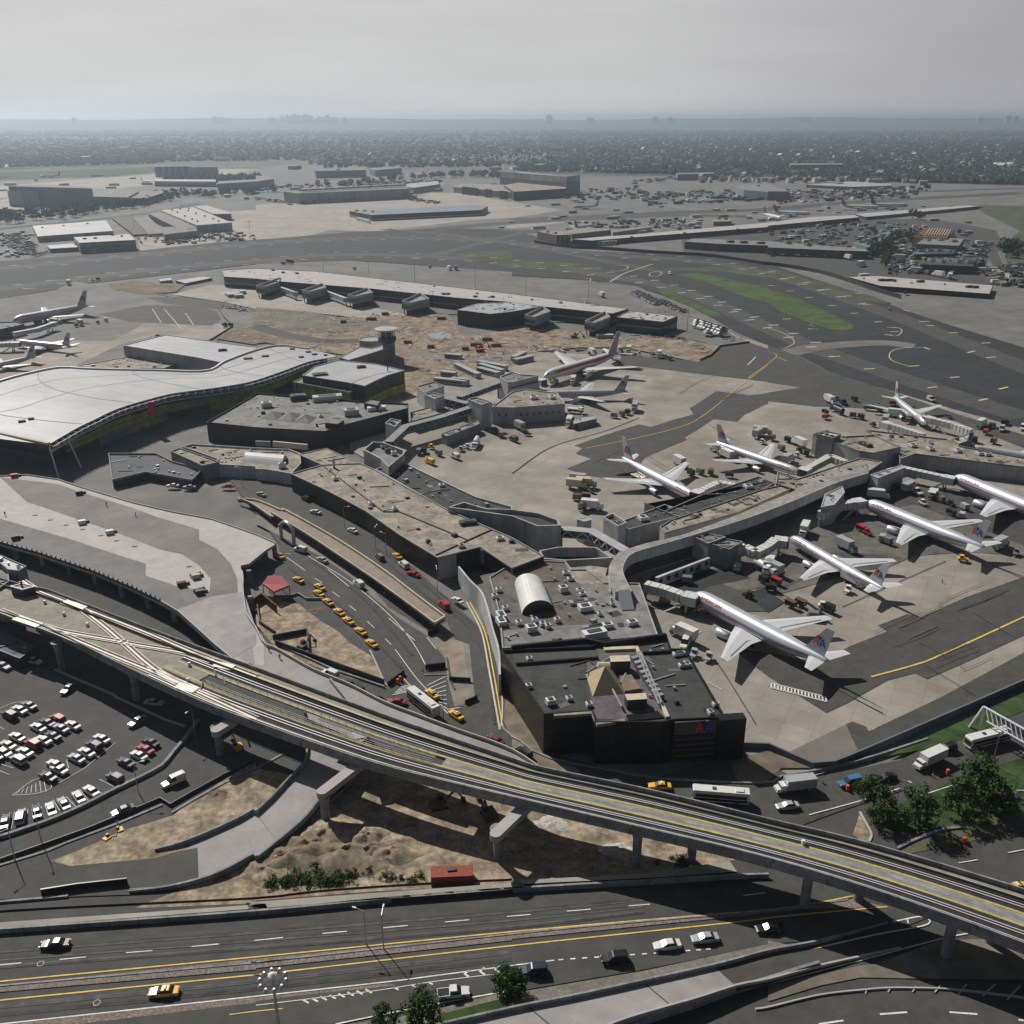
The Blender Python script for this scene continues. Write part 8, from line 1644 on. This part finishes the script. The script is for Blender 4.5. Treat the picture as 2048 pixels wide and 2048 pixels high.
belt('3f:1000,1080 1100,1060 1110,1100', 9, 8, 'dark tree by the depot buildings', 'trees by the depot'); belt('3f:740,1190 820,1190 850,1110', 9, 8, 'dark tree at the end of the brown mail facility', 'trees by the mail facility')
belt('3f:1790,1100 1850,1200 1932,1190', 9, 8, 'tree on the grass by the curving service road', 'trees by the service road'); belt('3f:1100,900 1140,905', 3, 4, 'dark tree alone before the thin cargo building', 'trees by the cargo building')
belt('3f:870,1260 960,1160', 6, 3, 'dark tree lining the straight lane through the freight yards', 'trees lining the yard lane', .6, .9)
# clutter of far yards and the endless pale roofs in the woods
cl = MB(); rc = random.Random(77)
for (s, n, a_, b_) in (('3f:0,960 650,900 1500,990 1600,1180 600,1180 0,1160', 420, 3, 9), ('3f:850,1120 1600,1060 1650,1180 1600,1320 900,1320', 260, 3, 9), ('2f:950,700 1932,690 1932,760 1000,800', 160, 5, 14), ('3f:0,690 1250,660 1100,740 100,790', 200, 5, 14), ('2f:400,690 1000,650 1000,760 420,760', 90, 5, 12), ('0f:0,830 1300,700 1400,740 0,900', 200, 4, 9), ('1f:150,650 1100,610 1400,600 1400,640 200,670', 160, 5, 12), ('0f:1300,1020 1932,1000 1932,1060 1250,1100', 90, 3, 7), ('1f:1130,740 1400,770 1350,790 1150,760', 60, 3, 8), ('2f:450,930 1300,900 1300,960 500,990', 70, 4, 10), ('0f:0,1010 240,1000 280,1180 0,1200', 90, 3, 7), ('3f:1600,1280 1932,1240 1932,1420 1700,1400', 120, 3, 9), ('21:1400,500 1500,540 1700,640 1480,620', 50, 2, 5)):
    pts = px(s); us_ = [p[0] for p in pts]; vs_ = [p[1] for p in pts]; k = 0
    while k < n:
        u, v = rc.uniform(min(us_), max(us_)), rc.uniform(min(vs_), max(vs_)); ins = False; j = len(pts) - 1
        for i in range(len(pts)):
            if (pts[i][1] > v) != (pts[j][1] > v) and u < (pts[j][0] - pts[i][0]) * (v - pts[i][1]) / (pts[j][1] - pts[i][1]) + pts[i][0]: ins = not ins
            j = i
        if not ins: k += .2; continue
        k += 1; p = P(u, v); l = rc.uniform(a_, b_); cl.box((p.x, p.y, l * .2), (l, l * rc.uniform(.35, .6), l * rc.uniform(.25, .5)), rc.choice((.1, .3, 1.8, 1.2)), rc.choice((0, 1, 1, 2, 2, 2, 3, 4)))
tag(cl.build('yard_clutter', [paint('white'), paint('grey'), wall_dark, paint('navy'), wall_tan]), kind='stuff')
fh = MB()
for (ulo, uhi, v0, v1, n, a_, b_) in ((1400, 2048, 262, 366, 1100, 7, 15), (1100, 1400, 262, 345, 500, 7, 16), (620, 1100, 268, 330, 900, 8, 20), (0, 620, 270, 322, 260, 9, 22), (0, 2048, 252, 266, 300, 16, 40)):
    for _ in range(n):
        p = P(rc.uniform(ulo, uhi), v0 + (v1 - v0) * rc.random()); l = rc.uniform(a_, b_); x, y, h_ = l / 2, l * .36, rc.uniform(6, 9); a = rc.choice((.3, 1.87)) + rc.uniform(-.1, .1); ca, sa = math.cos(a), math.sin(a)
        q = [(p.x + i * ca - j * sa, p.y + i * sa + j * ca, z_) for i, j, z_ in ((-x, -y, 0), (x, -y, 0), (x, y, 0), (-x, y, 0), (-x, -y, h_), (x, -y, h_), (x, y, h_), (-x, y, h_), (-x, 0, h_ + 3.5), (x, 0, h_ + 3.5))]
        fh.add(q, [(0, 1, 5, 4), (1, 2, 6, 5), (2, 3, 7, 6), (3, 0, 4, 7), (4, 8, 7), (5, 6, 9)], rc.randrange(3)); fh.add(q[4:], [(0, 1, 5, 4), (3, 2, 5, 4)], 3 + rc.randrange(2))
tag(fh.build('distant_houses', [hs_m[0], hs_m[1], hs_m[3], roof_grey, roof_brown]), kind='stuff')
# the wooded suburb: one mass of crowns
wd = MB(); rw = random.Random(9)
def crown(p, r, h):
    n = 5; k = [rw.uniform(.75, 1.25) for _ in range(n)]; a0 = rw.uniform(0, 6)
    ring = [(p.x + math.cos(a0 + i * 6.283 / n) * r * k[i], p.y + math.sin(a0 + i * 6.283 / n) * r * k[i], h * rw.uniform(.35, .6)) for i in range(n)]
    low = [(x * .15 + p.x * .85 if 0 else p.x + (x - p.x) * .8, p.y + (y - p.y) * .8, .3) for x, y, _ in ring]; mi = rw.randrange(3)
    wd.add(ring + [(p.x + rw.uniform(-.2, .2) * r, p.y + rw.uniform(-.2, .2) * r, h)] + low, [(i, (i + 1) % n, n) for i in range(n)] + [(i, n + 1 + i, n + 1 + (i + 1) % n, (i + 1) % n) for i in range(n)], mi)
def fill(n, poly, pw, r0, r1):
    pts = px(poly); us_ = [p[0] for p in pts]; ulo, uhi = min(us_), max(us_)
    half = len(pts) // 2; top = pts[:half]; bot = pts[half:][::-1]
    def at(l, u):
        for (a, b), (c, d) in zip(l, l[1:]):
            if a <= u <= c: return b + (d - b) * (u - a) / (c - a)
        return l[-1][1]
    for _ in range(n):
        u = rw.uniform(ulo, uhi); v0, v1 = at(top, u), at(bot, u); v = v0 + (v1 - v0) * rw.random() ** pw; crown(P(u, v), rw.uniform(r0, r1), rw.uniform(9, 15))
fill(11000, 's:1400,262 2200,262 2200,371 1400,358', 1, 6, 13)
fill(3200, 's:1100,262 1400,262 1400,350 1100,338', 1, 6, 13)
fill(3500, 's:-100,270 1100,270 1100,312 -100,330', 1, 7, 15)
fill(3500, 's:-100,250 2200,250 2200,268 -100,274', .8, 14, 34)
fill(900, 's:1040,328 1500,334 1500,352 1040,342', 1, 6, 10); fill(1800, 's:1480,342 2200,352 2200,373 1480,358', 1, 6, 11)
fill(500, 's:0,318 330,306 330,326 0,336', 1, 6, 10); fill(260, 's:650,320 1000,322 1000,334 650,336', 1, 6, 9); fill(200, 's:330,356 520,354 520,366 330,368', 1, 5, 8)
tag(wd.build('woodland', [M('wood_a', (.014, .027, .016), rough=1, var=.3, sc=.02), M('wood_b', (.02, .036, .02), rough=1, var=.3, sc=.02), M('wood_c', (.033, .046, .027), rough=1, var=.3, sc=.02)]), kind='stuff')
for pr in near_t + bush + far_t:
    if pr.name not in put.__defaults__[1]: delete_tree(pr)
# tidy: prototypes that were never used
for o in list(S.objects):
    if o.get('category') and not o.get('label'): delete_tree(o)
